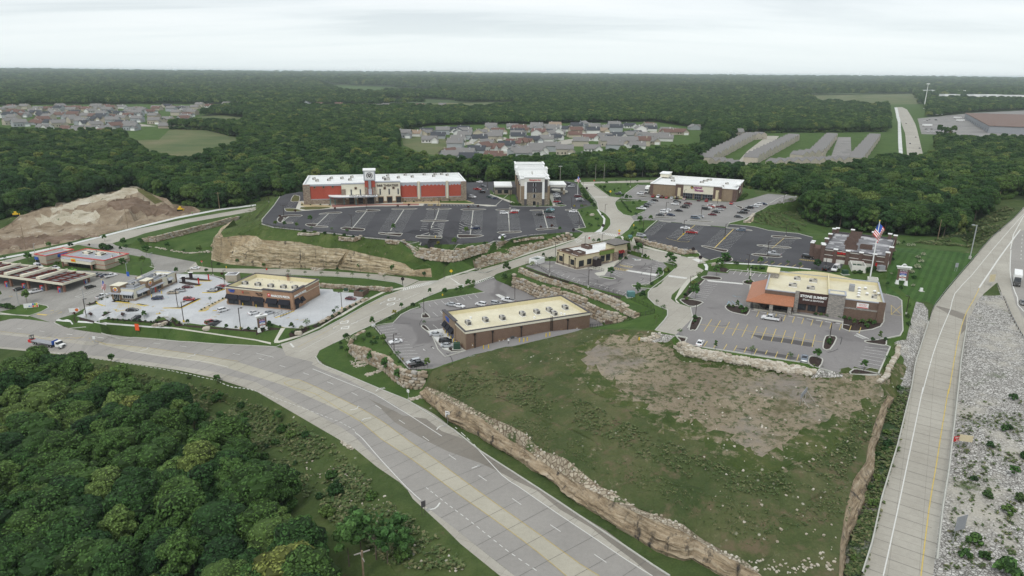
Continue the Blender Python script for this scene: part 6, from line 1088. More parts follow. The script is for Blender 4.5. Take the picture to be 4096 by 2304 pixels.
for k in range(8):b.tube((u-.4,v,5.6+k*.33),(u+.4,v,5.6+k*.33),.04,'redwall',4)
for k in(7.2,8.2):b.box(u-.7,v-.4,k,u+.7,v+.9,k+.06,'bronze')
for dx in(-.7,.7):b.tube((u+dx,v+.9,7),(u+dx,v+.9,8.6),.04,'bronze',4);b.tube((u+dx,v-.4,7),(u+dx,v-.4,8.6),.04,'bronze',4)
B.add('roof_ladder',b)
for q in('765,295','1190,320','1420,355','1450,340','850,295','1070,325'):u,v=B.top('b '+q,5.6);B.pipe(u,v,5.4,.5,.15)
# burger restaurant
B=Bld('burger_restaurant','cream burger restaurant with brown sign towers, round emblems and grey awnings','a 200,692','a 610,722',.4,26,4.9)
B.shell('creampale','roofwhite',.7,'greytrim','creampale',.12)
S2=lambda p:B.side('a '+p)
b=MB();B.fb(b,'F',0,0,B.W,.8,.15,'stone');B.fb(b,'R',0,0,B.D,.8,.15,'stone');B.add('stone_base',b)
b=MB();b.box(-.9,-.35,0,3.4,4.5,5.9,'browntan');b.box(-1.0,-.5,5.9,3.5,4.6,6.1,'creampale');c1=B.add('sign_tower',b)
ya,yb=S2('835,550')[0],S2('985,520')[0];yc,yd=S2('1165,480')[0],S2('1440,400')[0]
b=MB();b.box(B.W-2.5,ya,0,B.W+.6,yb,6.2,'browntan');b.box(B.W-2.6,ya-.1,6.2,B.W+.7,yb+.1,6.4,'creampale');c2=B.add('sign_tower',b)
b=MB();B.fb(b,'R',yb,0,yc,4.3,.4,'browntan');B.fb(b,'R',yd,0,B.D+.2,4.2,.4,'browntan');B.add('brown_bay',b)
b=MB();z=5.2;b.box(2.2,3,3.9,3.4,B.D-5,5.5,'mediumgrey');b.box(B.W-3.4,2.2,3.9,B.W-2.6,ya-.2,5.5,'mediumgrey')if False else None;b.box(3.4,3,3.9,B.W-2.2,3.6,5.4,'mediumgrey');b.box(B.W-2.8,3.6,3.9,B.W-2.2,B.D-5,5.4,'mediumgrey');B.add('roof_screen',b)
def bun(f,u,z,d,par,rad=1.05):
 def ell(b,cx,cz,rx,rz_,m,dd,n=24,lo=0,hi=360):
  pts=[(cx+rx*math.cos(math.radians(lo+(hi-lo)*i/n)),cz+rz_*math.sin(math.radians(lo+(hi-lo)*i/n)))for i in range(n+(0 if hi-lo==360 else 1))]
  B.fpoly(b,f,pts,dd,m)
 b=MB();ell(b,u,z,rad,rad,'whitetrim',d);ell(b,u,z+rad*.22,rad*.66,rad*.58,'signyellow',d+.04,16,0,180);ell(b,u,z-rad*.28,rad*.66,rad*.42,'signyellow',d+.04,16,180,360)
 for(a,c)in((200,340),):
  pts=[(u+rad*.93*math.cos(math.radians(t)),z+rad*.93*math.sin(math.radians(t)))for t in range(190,331,10)]+[(u+rad*.74*math.cos(math.radians(t)),z+rad*.78*math.sin(math.radians(t)))for t in range(330,189,-10)];B.fpoly(b,f,pts,d+.04,'signblue')
 B.add('round_emblem',b,par);b=MB()
 for body,zz in(('BURGER',z-.05*rad),('KING',z-.48*rad)):p=B.P(f,u,zz,d+.08);b.text(body,rad*.42,'signred',*p,{'F':0,'R':math.pi/2}[f],'CENTER',.01,1.0,False,0,.02)
 B.add('emblem_lettering',b,par)
bun('F',1.25,4.4,.4,c1);bun('R',(ya+yb)/2,4.8,.65,c2)
for u0,u1 in((4.1,B.W-.4),):B.window('F',u0,.9,u1,2.8,5,1,'whitetrim',.08);B.awn('F',u0-.4,2.9,u1+.3,3.8,1.3,'awningrey')
B.window('F',.2,.1,2.6,2.7,3,1,'whitetrim',.4,'door');b=MB();B.fb(b,'F',-1.4,2.8,3.6,3.1,1.7,'greytrim');B.add('door_canopy',b)
for l,r in(('650,620','745,600'),('768,590','850,570'),('1275,400','1350,390')):
 u0,u1=S2(l)[0],S2(r)[0];B.window('R',u0,1.0,u1,2.6,2,1,'black',.1);B.awn('R',u0-.3,2.8,u1+.3,3.7,1.2,'awningrey')
u0,u1=S2('890,560')[0],S2('975,550')[0];B.window('R',u0,.1,u1,2.6,3,1,'whitetrim',.68,'door');u0,u1=S2('1045,500')[0],S2('1120,480')[0];B.window('R',u0,1,u1,2.6,3,1,'black',.45)
b=MB();B.fb(b,'R',S2('880,480')[0],2.9,S2('1140,400')[0],3.15,1.9,'greytrim');B.add('door_canopy',b);b=MB();B.fb(b,'R',yb-.1,0,yb+.35,3.2,.75,'signred',.4);B.add('red_blade',b)
b=MB();b.box(1.0,12,4.2,1.3,15,6.0,'browntan');b.mesh([(1.3,12.2,4.2),(4.5,12.2,4.2),(1.3,12.2,5.9),(1.3,14.8,4.2),(4.5,14.8,4.2),(1.3,14.8,5.9)],[(0,1,2),(3,5,4),(1,4,5,2)],'creampale');B.add('drive_side_sign_back',b)
for q,a in(('530,400',2.2),('640,355',2.2),('880,285',2.8),('790,255',1.4),('920,210',1.5),('1080,225',1.4),('1000,200',1.2),('1190,215',3)):u,v=B.top('a '+q,4.8);B.hvac(min(max(u,1.2),B.W-1.2),v,4.2,a,1.3,1.2)
# long strip building
B=Bld('strip_building','long tan block strip building with cream flat roof behind the grassy mound','q 1890,690','q 2320,1117',6.0,45.5,6.3)
B.shell('tanblock','roofcream',1.3,'darkgrey','creampar',.2)
b=MB();B.fb(b,'R',.3,0,B.D,5.6,.06,'brownwall');B.add('side_wall_face',b);b=MB();B.fb(b,'R',0,5.6,B.D,6.3,.2,'creampale');B.fb(b,'F',0,5.8,B.W,6.3,.2,'creampale');B.fb(b,'F',0,0,B.W,.9,.1,'brownwall');B.add('stone_band',b)
b=MB();B.fb(b,'F',B.W*.0,0,B.W*.58,6.9,.35,'tanblock');B.fb(b,'F',-.1,6.9,B.W*.58+.1,7.2,.6,'darkgrey',-.7);B.add('sign_bay',b)
for i in range(3):u=B.W*(.09+.16*i);B.window('F',u,.2,u+2.3,2.9,2,2,'signblue',.38,'shop_window');B.awn('F',u-.2,2.5,u+2.5,4.4,1.5)
B.txt('F','PFEIFFER',.85,'signblue',B.W*.16,5.5,d=.45,bold=.05);B.txt('F','DENTAL',.7,'signblue',B.W*.2,4.75,d=.45,bold=.04)
for u in(3.2,9.3,19.5,36.8,12.5,24):
 if u in(12.5,24):continue
 b=MB();p=B.P('R',u,0,.3);b.cyl(p[0],p[1],0,4.9,.13,'black',6);b.box(p[0]-.25,p[1]-.3,4.9,p[0]+.25,p[1]+.3,5.3,'black');B.add('downpipe',b)
for u in(1.9,11.2,12.6,24.3,26,33.9,40):b=MB();B.fb(b,'R',u,0,u+1.1,2.2,.12,'browntan');B.fb(b,'R',u+.4,1.3,u+.7,1.6,.15,'whitetrim',.12);B.add('service_door',b)
b=MB()
for dx in(-.35,.35):p=B.P('R',30.5+dx,0,.5);b.tube((p[0],p[1],0),(p[0],p[1],7.4),.07,'black',4)
for k in range(22):p=B.P('R',30.5-.35,.4+k*.32,.5);q=B.P('R',30.5+.35,.4+k*.32,.5);b.tube(p,q,.05,'black',4)
B.add('wall_ladder',b);b=MB();B.fb(b,'R',14.6,.3,15.6,1.9,.5,'mediumgrey');B.fb(b,'R',15.7,.2,16.9,2.4,.6,'hvacdark');B.fb(b,'R',17,.5,17.8,1.9,.5,'mediumgrey');B.add('meter_cabinets',b)
for q in('q 2380,560',):pass
for q in('F 2135,735','F 2310,705','F 2480,685','G 105,645','G 250,625','G 375,605','G 535,580','G 425,640'):u,v=B.top(q,5.6);B.hvac(u,v,5.0,2.6,1.6,1.5)
for q in('G 495,640','G 528,645','F 2160,680','G 225,680'):u,v=B.top(q,5.4);b=MB();b.cyl(u,v,5.0,5.7,.4,'whitetrim',8);B.add('roof_vent',b)
# fuel station shop and wash
B=Bld('fuel_shop','low cream fuel station shop with red roof edge and brick base',(-228.2,333.5),(-200.8,323.9),-4.9,14.5,5.2)
B.shell('creamblock','roofgas',.5,'signred','creampale',.15)
b=MB();B.fb(b,'F',0,0,B.W,.8,.1,'brickred');B.fb(b,'R',0,0,B.D,.8,.1,'brickred');B.fb(b,'F',0,2.7,B.W,2.9,.1,'redwall');B.fb(b,'R',0,2.7,B.D,2.9,.1,'redwall');B.add('brick_base',b)
b=MB();B.fb(b,'F',3,3.0,23,4.6,2.6,'creampale');B.fb(b,'F',2.9,4.6,23.1,4.75,2.7,'greytrim');cn=B.add('entrance_canopy',b);b=MB();B.fb(b,'F',10,3.6,13,5.2,2.75,'signyellow',2.6);B.fb(b,'F',10.4,4.0,12.6,4.7,2.8,'orange',2.75);B.add('sign_panel',b,cn)
for u in(3.3,22.7):b=MB();B.fb(b,'F',u-.3,0,u+.3,3.0,2.5,'brickred',1.9);B.add('canopy_column',b,cn)
B.window('F',4.5,.2,22,2.6,10,2,'black',.12,'shop_window');b=MB();B.fb(b,'R',6,3.2,13,4.6,.5,'creampale');B.add('side_panel',b)
for q,a in(('1000,90',4.2),('1145,105',4.2),('1355,100',1.2),('1275,130',.8),('1090,70',1)):u,v=B.top('h '+q,5.2);B.hvac(u,v,4.7,a,a*.7+.3,1.0+.25*(a>4),'creampale')
B=Bld('car_wash','small cream car wash with blue awning panels beside the fuel shop',(-245,338.2),(-236.8,334.5),-5.4,15,4.9)
B.shell('creamblock','roofgas',.9,'signred','creampale',.15)
b=MB();B.fb(b,'F',0,0,B.W,.8,.1,'brickred');B.fb(b,'R',0,0,B.D,.8,.1,'brickred');B.fb(b,'R',0,2.3,B.D,2.5,.1,'redwall');B.add('brick_base',b);b=MB();B.fb(b,'F',.4,2.4,3,3.7,.5,'signblue');B.fb(b,'R',6,3.0,11,4.4,.5,'signblue');B.add('blue_panel',b);b=MB();B.fb(b,'F',.6,0,3.4,2.3,.15,'glass');B.add('bay_opening',b)
o=Vector((-199.1,288.5,gz(-199,288.5)));o.z=-6.0;d=Vector((-235.5+199.1,300.5-288.5,0)).normalized();rz=math.atan2(-d.y,-d.x)
t=thing('pump_canopy','long cream fuel canopy with open red roof frame over the pumps','canopy',o,rz)
L_=72;Dp=17;b=MB();b.box(-L_,0,4.6,0,.35,5.6,'creampale');b.box(-L_,Dp-.35,4.6,0,Dp,5.6,'creampale');b.box(-.35,.35,4.6,0,Dp-.35,5.6,'creampale');b.box(-L_,.35,4.6,-L_+.35,Dp-.35,5.6,'creampale');b.build('fascia',t)
b=MB();b.box(-L_+.36,.36,4.65,-.36,Dp-.36,4.8,'deckgrey');b.build('canopy_deck',t)
for x in range(1,12):
 b=MB();xx=-x*6.0;b.box(xx-.15,.4,4.85,xx+.15,Dp-.4,5.35,'beamred')
 if x%2==0:b.box(xx-.35,.4,5.35,xx+.35,Dp-.4,5.5,'beamred')
 b.build('roof_beam',t)
b=MB()
for y in(2.5,5.5,8.5,11.5,14.5):b.box(-L_+.4,y-.12,4.82,-.4,y+.12,5.2,'beamred');
b.build('roof_purlins',t)
for x in(-16,-26,-36,-46):
 b=MB();b.mesh([(x-1.2,1,5.5),(x+1.2,1,5.5),(x+.2,Dp-1,5.5),(x-.2,Dp-1,5.5),(x-.9,1,6.6),(x+.9,1,6.6),(x+.1,Dp-1,6.6),(x-.1,Dp-1,6.6)],[(0,1,5,4),(1,2,6,5),(2,3,7,6),(3,0,4,7),(4,5,6,7)],'creampale');b.build('roof_fin',t)
for x in(-2.2,-13,-24,-35,-46):
 for y in(2.0,14.5):b=MB();b.box(x-.5,y-.4,0,x+.5,y+.4,4.6,'brickred');b.build('canopy_column',t)
def pump(p,rz,lab):
 t=thing('fuel_pump',lab,'fuel pump',p,rz,'fuel pumps under the canopy');b=MB();b.box(-.5,-.35,0,.5,.35,2.3,'mediumgrey');b.box(-.42,-.37,.3,.42,-.35,1.5,'signblue');b.box(-.42,.35,.3,.42,.37,1.5,'signblue');b.build('pump_body',t);b=MB();b.box(-.95,-.4,0,-.55,.4,2.7,'signred');b.box(-.55,-.4,2.4,.5,.4,2.7,'signred');b.build('pump_frame',t)
for i,x in enumerate((-3.6,-14.4,-25.4,-36.4)):
 q=t.matrix_world;p=Matrix.Translation(o)@Matrix.Rotation(rz,4,'Z')@Vector((x,1.0,0));p.z=gz(p.x,p.y);pump(p,rz,['red and blue fuel pump at the right end of the canopy','second red and blue fuel pump from the right canopy end','third red and blue fuel pump from the right canopy end','fourth red and blue fuel pump from the right canopy end'][i])
p=Matrix.Translation(o)@Matrix.Rotation(rz,4,'Z')@Vector((-.8,12,0));p.z=gz(p.x,p.y);pump(p,rz,'fuel pump beside the dark car at the back corner of the canopy')
# small structures
def yaw(a,b):a,b=P(a),P(b);return math.atan2(b.y-a.y,b.x-a.x)
def dist(a,b):return(P(a)-P(b)).length
def pen(label,a,b,depth,h,m,name='dumpster_pen',roof=None,bins=True):
 p,q=P(a),P(b);W=(q-p).length;t=thing(name,label,'enclosure',p,math.atan2(q.y-p.y,q.x-p.x));k=MB();e=.25
 k.box(0,0,-.3,W,e,h,m);k.box(0,depth-e,-.3,W,depth,h,m);k.box(0,e,-.3,e,depth-e,h,m);k.box(W-e,e,-.3,W,depth-e,h,m);k.build('pen_wall',t)
 if roof:k=MB();k.box(-.1,-.1,h,W+.1,depth+.1,h+.2,'whitetrim');k.box(.4,.4,h+.2,W-.4,depth-.4,h+.25,roof);k.build('pen_top',t)
 elif bins:k=MB();k.box(.8,.8,0,W*.45,depth-.8,1.4,'utilgreen');k.box(W*.55,.8,0,W-.8,depth-.8,1.4,'utilgreen');k.build('dumpster',t)
 return t
pen('tan brick dumpster pen behind the pizza building lot','F 985,465','F 1075,475',5.5,2.2,'brickbrown');pen('cream walled shed with grey top beside the burger lot exit','E 2272,320','E 2385,318',4.5,3.0,'creamblock','utility_shed','roofgrey')
pen('white block pen beside the dark brick restaurant','e 640,640','e 800,665',7.5,2.4,'offwhite');pen('white gated pen by the white flowering bushes','C 248,1152','C 328,1140',4,2.0,'whitetrim');pen('low brown brick pen at the foot of the boulder wall','G 935,750','G 1040,735',3,1.4,'brickbrown',bins=False)
pen('low white wall box by the steakhouse rear corner','D 1000,1335','D 1100,1365',3,1.6,'offwhite',bins=False)
def cabinet(label,p,s=(2.0,1.6,1.7),m='utilgreen',pad=True):
 q=P(p);t=thing('utility_cabinet',label,'utility box',q,.1);b=MB();x,y,z=s;b.frustum(-x/2,-y/2,x/2,y/2,0,-x/2+.05,-y/2+.05,x/2-.05,y/2-.05,z,m);b.box(-x/2+.15,-y/2-.02,.3,x/2-.15,-y/2+.02,z-.3,m);b.build('cabinet',t)
 if pad:b=MB();b.box(-x/2-.4,-y/2-.4,-.2,x/2+.4,y/2+.4,.08,'kerb');b.build('pad',t)
cabinet('dark green transformer box by the strip building corner','q 2150,1075',(2.2,2,1.9));cabinet('grey green cabinets under the small tree beside the restaurant lot','c 1725,1240',(2.6,2,2.0),'teal');cabinet('dark green box near the steakhouse rear','D 772,1248',(2,1.6,1.6));cabinet('small green box on the grass strip behind the pizza lot','F 905,412',(1.6,1.3,1.2))
cabinet('green box by the road corner lawn below the flag island','C 1188,885',(1.8,1.4,1.3),'teal');cabinet('small white box on the striped lawn edge','D 1540,1420',(.9,.7,1.2),'whitetrim');cabinet('grey transformer beside the brick restaurant back door','e 975,625',(2.4,1.8,1.8),'mediumgrey')
def bollard(label,p,m='kerbyellow',h=1.2):q=P(p);b=MB();b.cyl(0,0,-.2,h,.16,m,8);o=b.build('bollard',None,q);return tag(o,label,'bollard','yellow bollards')
for q,l in(('G 75,925','yellow bollard leftmost beside the strip building meters'),('G 118,925','yellow bollard between the two others by the strip building meters'),('G 153,915','yellow bollard right of the strip building meters'),('G 343,875','yellow bollard left of the wall ladder'),('G 380,865','yellow bollard right of the wall ladder'),('F 2290,995','yellow bollard left of the strip building side door'),('F 2340,990','yellow bollard right of the strip building side door'),('b 462,820','yellow bollard at the second black awning'),('b 730,855','yellow bollard at the third black awning'),('a 940,650','yellow bollard at the burger restaurant door'),('a 1145,580','yellow bollard by the burger restaurant side window'),('q 1915,770','yellow bollard first along the blue framed shop doors'),('q 1970,830','yellow bollard second along the blue framed shop doors'),('q 2030,890','yellow bollard third along the blue framed shop doors'),('q 2085,945','yellow bollard fourth along the blue framed shop doors'),('q 2145,1000','yellow bollard fifth along the blue framed shop doors')):bollard(l,q)
def pylon(label,a,b,h,rows):
 p,q=P(a),P(b);W=max(3.4,(q-p).length);rz=math.atan2(q.y-p.y,q.x-p.x);t=thing('pylon_sign',label,'sign',p.lerp(q,.5),rz,'pylon signs');W=3.6;s=h/8.0
 for sx in(-1,1):b_=MB();x=sx*1.55;b_.frustum(x-.7,-.6,x+.7,.6,-.2,x-.4,-.4,x+.4,.4,1.8,'whitetrim');b_.box(x-.35,-.35,1.8,x+.35,.35,6.3,'brickbrown');b_.build('sign_pier',t)
 b_=MB();b_.box(-2.3,-.5,6.3,2.3,.5,7.0,'offwhite');b_.box(-2.6,-.7,7.0,2.6,.7,7.3,'whitetrim');b_.prism([(-1.0,-.4),(1.0,-.4),(1.0,.4),(-1.0,.4)],7.3,7.6,'whitetrim');b_.tube((0,-.35,7.6),(0,.35,7.6),.75,'whitetrim',16);b_.text('W',1.0,'signdark',0,-.37,7.25,0,'CENTER',.02,1,False,0,.05);b_.text('WENTZVILLE BLUFFS',.4,'mediumgrey',0,-.52,6.5,0,'CENTER',.02,.95,False,0,.01);b_.build('sign_crown',t)
 b_=MB();b_.box(-1.2,-.25,1.7,1.2,.25,6.3,'whitetrim');z=6.2
 b_.build('sign_panel',t);b_=MB();z=6.2
 for(m,hh,tx,tm)in rows:
  if m:b_.box(-1.15,-.29,z-hh+.03,1.15,-.26,z-.03,m)
  if tx:b_.text(tx,hh*.62,tm,0,-.31,z-hh*.75,0,'CENTER',.01,.8,False,0,.01)
  z-=hh
 b_.build('tenant_panels',t);t.scale=(s,s,s);return t
RW1=[('signdark',.9,'B&B THEATRES','whitetrim'),('purple',.75,'planet fitness','whitetrim'),('signblue',.75,'Hampton','whitetrim'),(None,.6,"Panera",'utilgreen'),('redwall',.5,'STONE','whitetrim'),(None,.5,'Marcos','signblue')]
pylon('tall tenant pylon with white crown at the flower bed on the striped lawn','i 195,572','i 315,592',7.6,RW1);pylon('tenant pylon with white crown at the corner bed before the pizza building','b 790,1355','b 940,1300',6.7,RW1)
def flagpole(label,p,h,flag=2.4,m='whitetrim',r=.14):
 q=P(p);t=thing('flagpole',label,'flagpole',q,0);b=MB();b.cyl(0,0,0,h,r,m,8,r*.5);b.cyl(0,0,h,h+.25,r,'signyellow',8);b.cyl(0,0,-.1,.25,.7,'kerb',10);b.build('pole',t)
 b=MB();n=12;st=13;W=flag*1.8;vs=[]
 for i in range(n+1):
  for j in range(st+1):
   u,v=i/n,j/st;vs.append((u*W*.38*(1-.2*v)-v*.2*W,.18*flag*math.sin(u*7+v*2),h-.3-flag*v*1.25-u*flag*(.9)))
 f=[]
 mm=[]
 for i in range(n):
  for j in range(st):f.append(((i*(st+1)+j),((i+1)*(st+1)+j),((i+1)*(st+1)+j+1),(i*(st+1)+j+1)));mm.append('signblue' if(u_:=i)<n*.42 and j<7 else('signred' if j%2==0 else 'whitetrim'))
 b.v=vs;b.f=f;b.m=[b.mi(x)for x in mm];b.build('flag',t);return t
flagpole('very tall white flagpole with American flag beside the dark brick restaurant','e 850,735',22,3.7,'whitetrim',.26);flagpole('white flagpole with American flag beside the burger restaurant','E 1080,620',13,2.0);flagpole('flagpole with drooping flag at the hotel drive','d 1762,800',12,2.2)
def lamp(h=7.6,heads=1,base_='kerb',m='bronze'):
 t=thing('street_lamp','x','street lamp',(0,0,0));b=MB();b.box(-.1,-.1,.7,.1,.1,h,m);b.build('pole',t);b=MB();b.cyl(0,0,-.3,.8,.34,base_,10)
 if base_=='kerbyellow2':pass
 b.build('lamp_base',t);b=MB()
 for s in((1,)if heads==1 else(-1,1)):b.box(min(0,s*.9),-.05,h-.15,max(0,s*.9),.05,h-.05,m);b.box(min(s*.6,s*1.3),-.28,h-.12,max(s*.6,s*1.3),.28,h+.08,m)
 b.build('lamp_head',t);t.location=(0,-500,0);return reg(t)
LP={'1':lamp(),'2':lamp(heads=2),'y':lamp(base_='kerbyellow'),'g':lamp(9.5,1,'kerb','galv')}
used=set()
def putlamp(kind,p,top,label,rz=0.0,group='parking lot lamps'):
 q=P(p);d=ray(px(top)[0]);hh=CAMH+d.z/math.hypot(d.x,d.y)*math.hypot(q.x,q.y)-q.z;src=LP[kind];H0=9.5 if kind=='g' else 7.6;s=max(.5,min(1.8,hh/H0))
 if kind not in used:used.add(kind);t=src;t.location=q;t.rotation_euler=(0,0,rz);t['label']=label;t['group']=group
 else:t=dup(src,q,rz,label,group)
 t.scale=(max(.8,s),max(.8,s),s);return t
for k,p,tp,l,r in(('2','B 965,792','B 958,650','twin lamp on the third cinema lot island with shrubs',0),('2','B 283,690','B 270,555','twin lamp on the curved leftmost cinema lot island',0),('2','B 1115,608','B 1108,485','twin lamp in front of the cinema entrance canopy',0),('2','B 1800,705','B 1797,588','twin lamp on the middle island of the double cinema lot row',0),('2','B 1745,862','B 1738,725','twin lamp on the island with the yellow hydrant',0),('2','B 1840,595','B 1840,478','twin lamp by the disabled bays in front of the cinema',0),('2','B 2552,825','B 2550,690','twin lamp at the foot of the row with the off-road car',0),('1','d 1638,1085','d 1632,860','lamp beside the white sedan below the hotel',3.1),('1','C 675,785','C 668,655','lamp at the green wedge beside the cinema lot',0),('1','d 405,1095','d 410,700','lamp left of the hotel front corner',0),('1','d 75,780','d 50,550','lamp by the hotel annex lawn',3),('y','o 870,400','o 885,105','yellow based lamp behind the red pickup',0),('y','o 1702,480','o 1728,180','yellow based lamp in the right half of the dark lot',0),('1','C 1320,805','C 1330,680','lamp on the lawn corner left of the dark lot',0),('1','C 1310,1070','C 1318,920','lamp on the green island beside the side drive',0),('1','C 378,1260','C 380,1090','lamp at the left of the restaurant lot fence',0),('1','C 768,1380','C 778,1205','lamp in the middle of the restaurant lot fence',0),('1','C 1390,1345','C 1387,1178','lamp beside the drive on the restaurant lot',3.1),('1','C 1545,660','C 1547,525','lamp left in the gym lot',0),('1','C 1900,690','C 1907,555','lamp right in the gym lot by the minivan',0),('1','C 2065,555','C 2075,425','lamp before the right gym wall',0),('1','C 1730,500','C 1742,400','lamp before the gym entrance',0),('1','C 1093,425','C 1100,340','lamp on the lawn left of the parked white truck',0),('1','C 935,640','C 937,545','ornate lamp by the curving sidewalk',0),('1','C 905,930','C 908,840','lamp at the crosswalk by the corner tower',0),('1','C 735,945','C 742,875','lamp behind the beige restaurant roof',0),('1','C 435,1080','C 435,930','lamp on the connector road behind the restaurant',0),('1','C 2372,1210','C 2385,1050','lamp in the lawn strip above the steakhouse lot',3.1),('1','C 2565,1090','C 2570,920','lamp at the right side of the dark lot',0),('1','D 178,870','D 188,745','lamp at the far right end of the dark lot',0),('1','D 580,1175','D 598,1070','lamp beside the dark brick restaurant',0),('1','G 1790,375','G 1800,260','lamp along the planted strip of the steakhouse lot',0),('1','G 1845,680','G 1855,525','lamp on the oval bed at the drive end',0),('1','H 620,890','H 640,728','lamp on the oval bed in the steakhouse lot',0),('1','H 1388,645','H 1405,460','lamp on the lawn right of the steakhouse drive',3.1),('1','q 893,1165','q 880,780','lamp at the near fence of the strip building lot',0),('1','q 1490,400','q 1483,60','lamp on the small triangular bed',0),('1','G 28,520','G 25,345','lamp behind the strip building at the boulder wall',3.1),('y','b 418,1295','b 370,860','yellow based lamp before the pizza building',0),('y','a 1588,1155','a 1525,740','yellow based lamp at the lower burger lot edge',0),('y','b 2455,885','b 2435,550','yellow based lamp right of the pizza building',3.1),('1','a 1465,845','a 1420,490','lamp on the long burger lot island',0),('1','E 870,675','E 838,490','lamp at the burger lot corner by the driveway',0),('g','E 192,560','E 160,390','silver lamp on the fuel station lawn',3.1),('g','E 855,545','E 822,395','silver lamp beside the burger lot hedge',3.1),('g','A 1530,1160','A 1515,1035','silver lamp at the driveway curve',0),('g','A 1285,1270','A 1268,1135','silver lamp on the lawn right of the fuel shop',0),('g','A 350,1030','A 345,975','silver lamp behind the car wash',0),('1','F 1893,290','F 1890,155','lamp at the crosswalk corner below the boulder walls',0),('1','F 1475,355','F 1475,295','short dark sign lamp at the crosswalk',0),('1','E 2145,260','E 2135,110','lamp behind the drive through lane',0),('1','E 2260,340','E 2250,200','lamp by the utility shed',0),('1','E 1430,265','E 1425,180','lamp at the burger restaurant rear left',0),('1','B 130,525','B 133,445','lamp on the slope left of the cinema lot',0),('1','d 1873,650','d 1875,580','lamp at the hotel hedge',0),('1','d 1968,830','d 1970,690','lamp at the white fence beside the road',0),('1','d 1795,1440','d 1790,1215','lamp at the right edge of the hotel front lot',3.1),('1','C 1190,375','C 1195,260','lamp at the far road lawn',0),('1','D 155,535','D 160,425','lamp right of the gym lot',0),('1','B 2330,400','B 2325,280','lamp between cinema and hotel',0)):
 putlamp(k,p,tp,l,r)
putlamp('g','D 2030,1095','D 2110,755','very tall silver lamp between the striped lawn and the ramp',3.1,'highway lamps')
def upole(p,top,label,arm=True,m='woodpole',ang=.3):
 q=P(p);d=ray(px(top)[0]);h=max(5,CAMH+d.z/math.hypot(d.x,d.y)*math.hypot(q.x,q.y)-q.z);h=min(h,17);t=thing('utility_pole',label,'utility pole',q,ang,'utility poles');b=MB();b.cyl(0,0,-.5,h,.2,m,7,.13);b.build('pole',t)
 if arm:b=MB();b.box(-1.4,-.07,h-.7,1.4,.07,h-.5,m if m=='woodpole' else 'whitetrim');b.build('crossarm',t)
 return q+Vector((0,0,h-.4))
UP=[]
for p,tp,l,a in(('A 258,990','A 205,755','leftmost wooden pole before the dirt mound',0),('A 1285,785','A 1250,585','thin wooden pole at the middle of the dirt mound',0),('A 2210,595','A 2183,425','wooden pole beside the dark car on the grass',1)):UP.append(upole(p,tp,l,a))
U2=[]
for p,tp,l,a in(('B 2228,318','B 2222,195','pole behind the gap between cinema and hotel',0),('d 1410,515','d 1413,210','grey pole right behind the hotel canopy',1),('d 2120,490','d 2130,180','grey pole left of the twin pair at the far road',0),('d 2292,490','d 2298,180','grey pole right of the twin pair at the far road',0),('C 1310,270','C 1322,125','tall pole on the wooded edge left of the gym',1)):U2.append(upole(p,tp,l,a,'deadwood'))
U3=[]
for p,tp,l in(('D 1705,905','D 1740,700','yellow wooden pole with crossarm at the wood edge'),('D 1885,705','D 1900,590','second pole from the highway curve'),('D 2068,635','D 2087,505','pole halfway to the highway curve'),('D 2315,548','D 2340,420','farthest pole by the highway curve')):U3.append(upole(p,tp,l,True,'woodpole',.9))
t=thing('utility_pole','tall wooden pole with pale crossarms in the roadside wood at the bottom edge','utility pole',at(px('J 175,1500')[0],-3),.5,'utility poles');b=MB();zt=7.8;b.cyl(0,0,-3,zt,.2,'woodpole',8);b.build('pole',t);b=MB();b.box(-1.5,-.08,zt-.5,1.5,.08,zt-.3,'deadwood');b.build('crossarm',t);b=MB();b.box(-.08,-1.3,zt-1.6,.08,1.3,zt-1.4,'deadwood');b.build('crossarm',t);t.location=at(px('J 155,1232')[0],5.5)-Vector((0,0,zt))
def wires(pts,label,n=2,sag=.9):
 b=MB()
 for a,c in zip(pts,pts[1:]):
  for k in range(n):
   o_=Vector((0,0,-1.0*k));last=None
   for i in range(13):t_=i/12;p=a.lerp(c,t_)+o_-Vector((0,0,sag*4*t_*(1-t_)));
   q0=a+o_
   for i in range(1,13):
    t_=i/12;q1=a.lerp(c,t_)+o_-Vector((0,0,sag*4*t_*(1-t_)));b.tube(q0,q1,.035,'signdark',3);q0=q1
 return tag(b.build('power_lines'),label,'power line')
wires([UP[2],UP[2]+Vector((-50,-25,-1)),UP[1]],'wires between the wooden poles along the dirt field');wires([UP[2],Vector((-128,430,21)),U2[0]],'wires running behind the cinema');wires(U2,'wires along the far road behind the hotel',1,1.5);wires(U3,'wires along the wood edge to the highway curve')
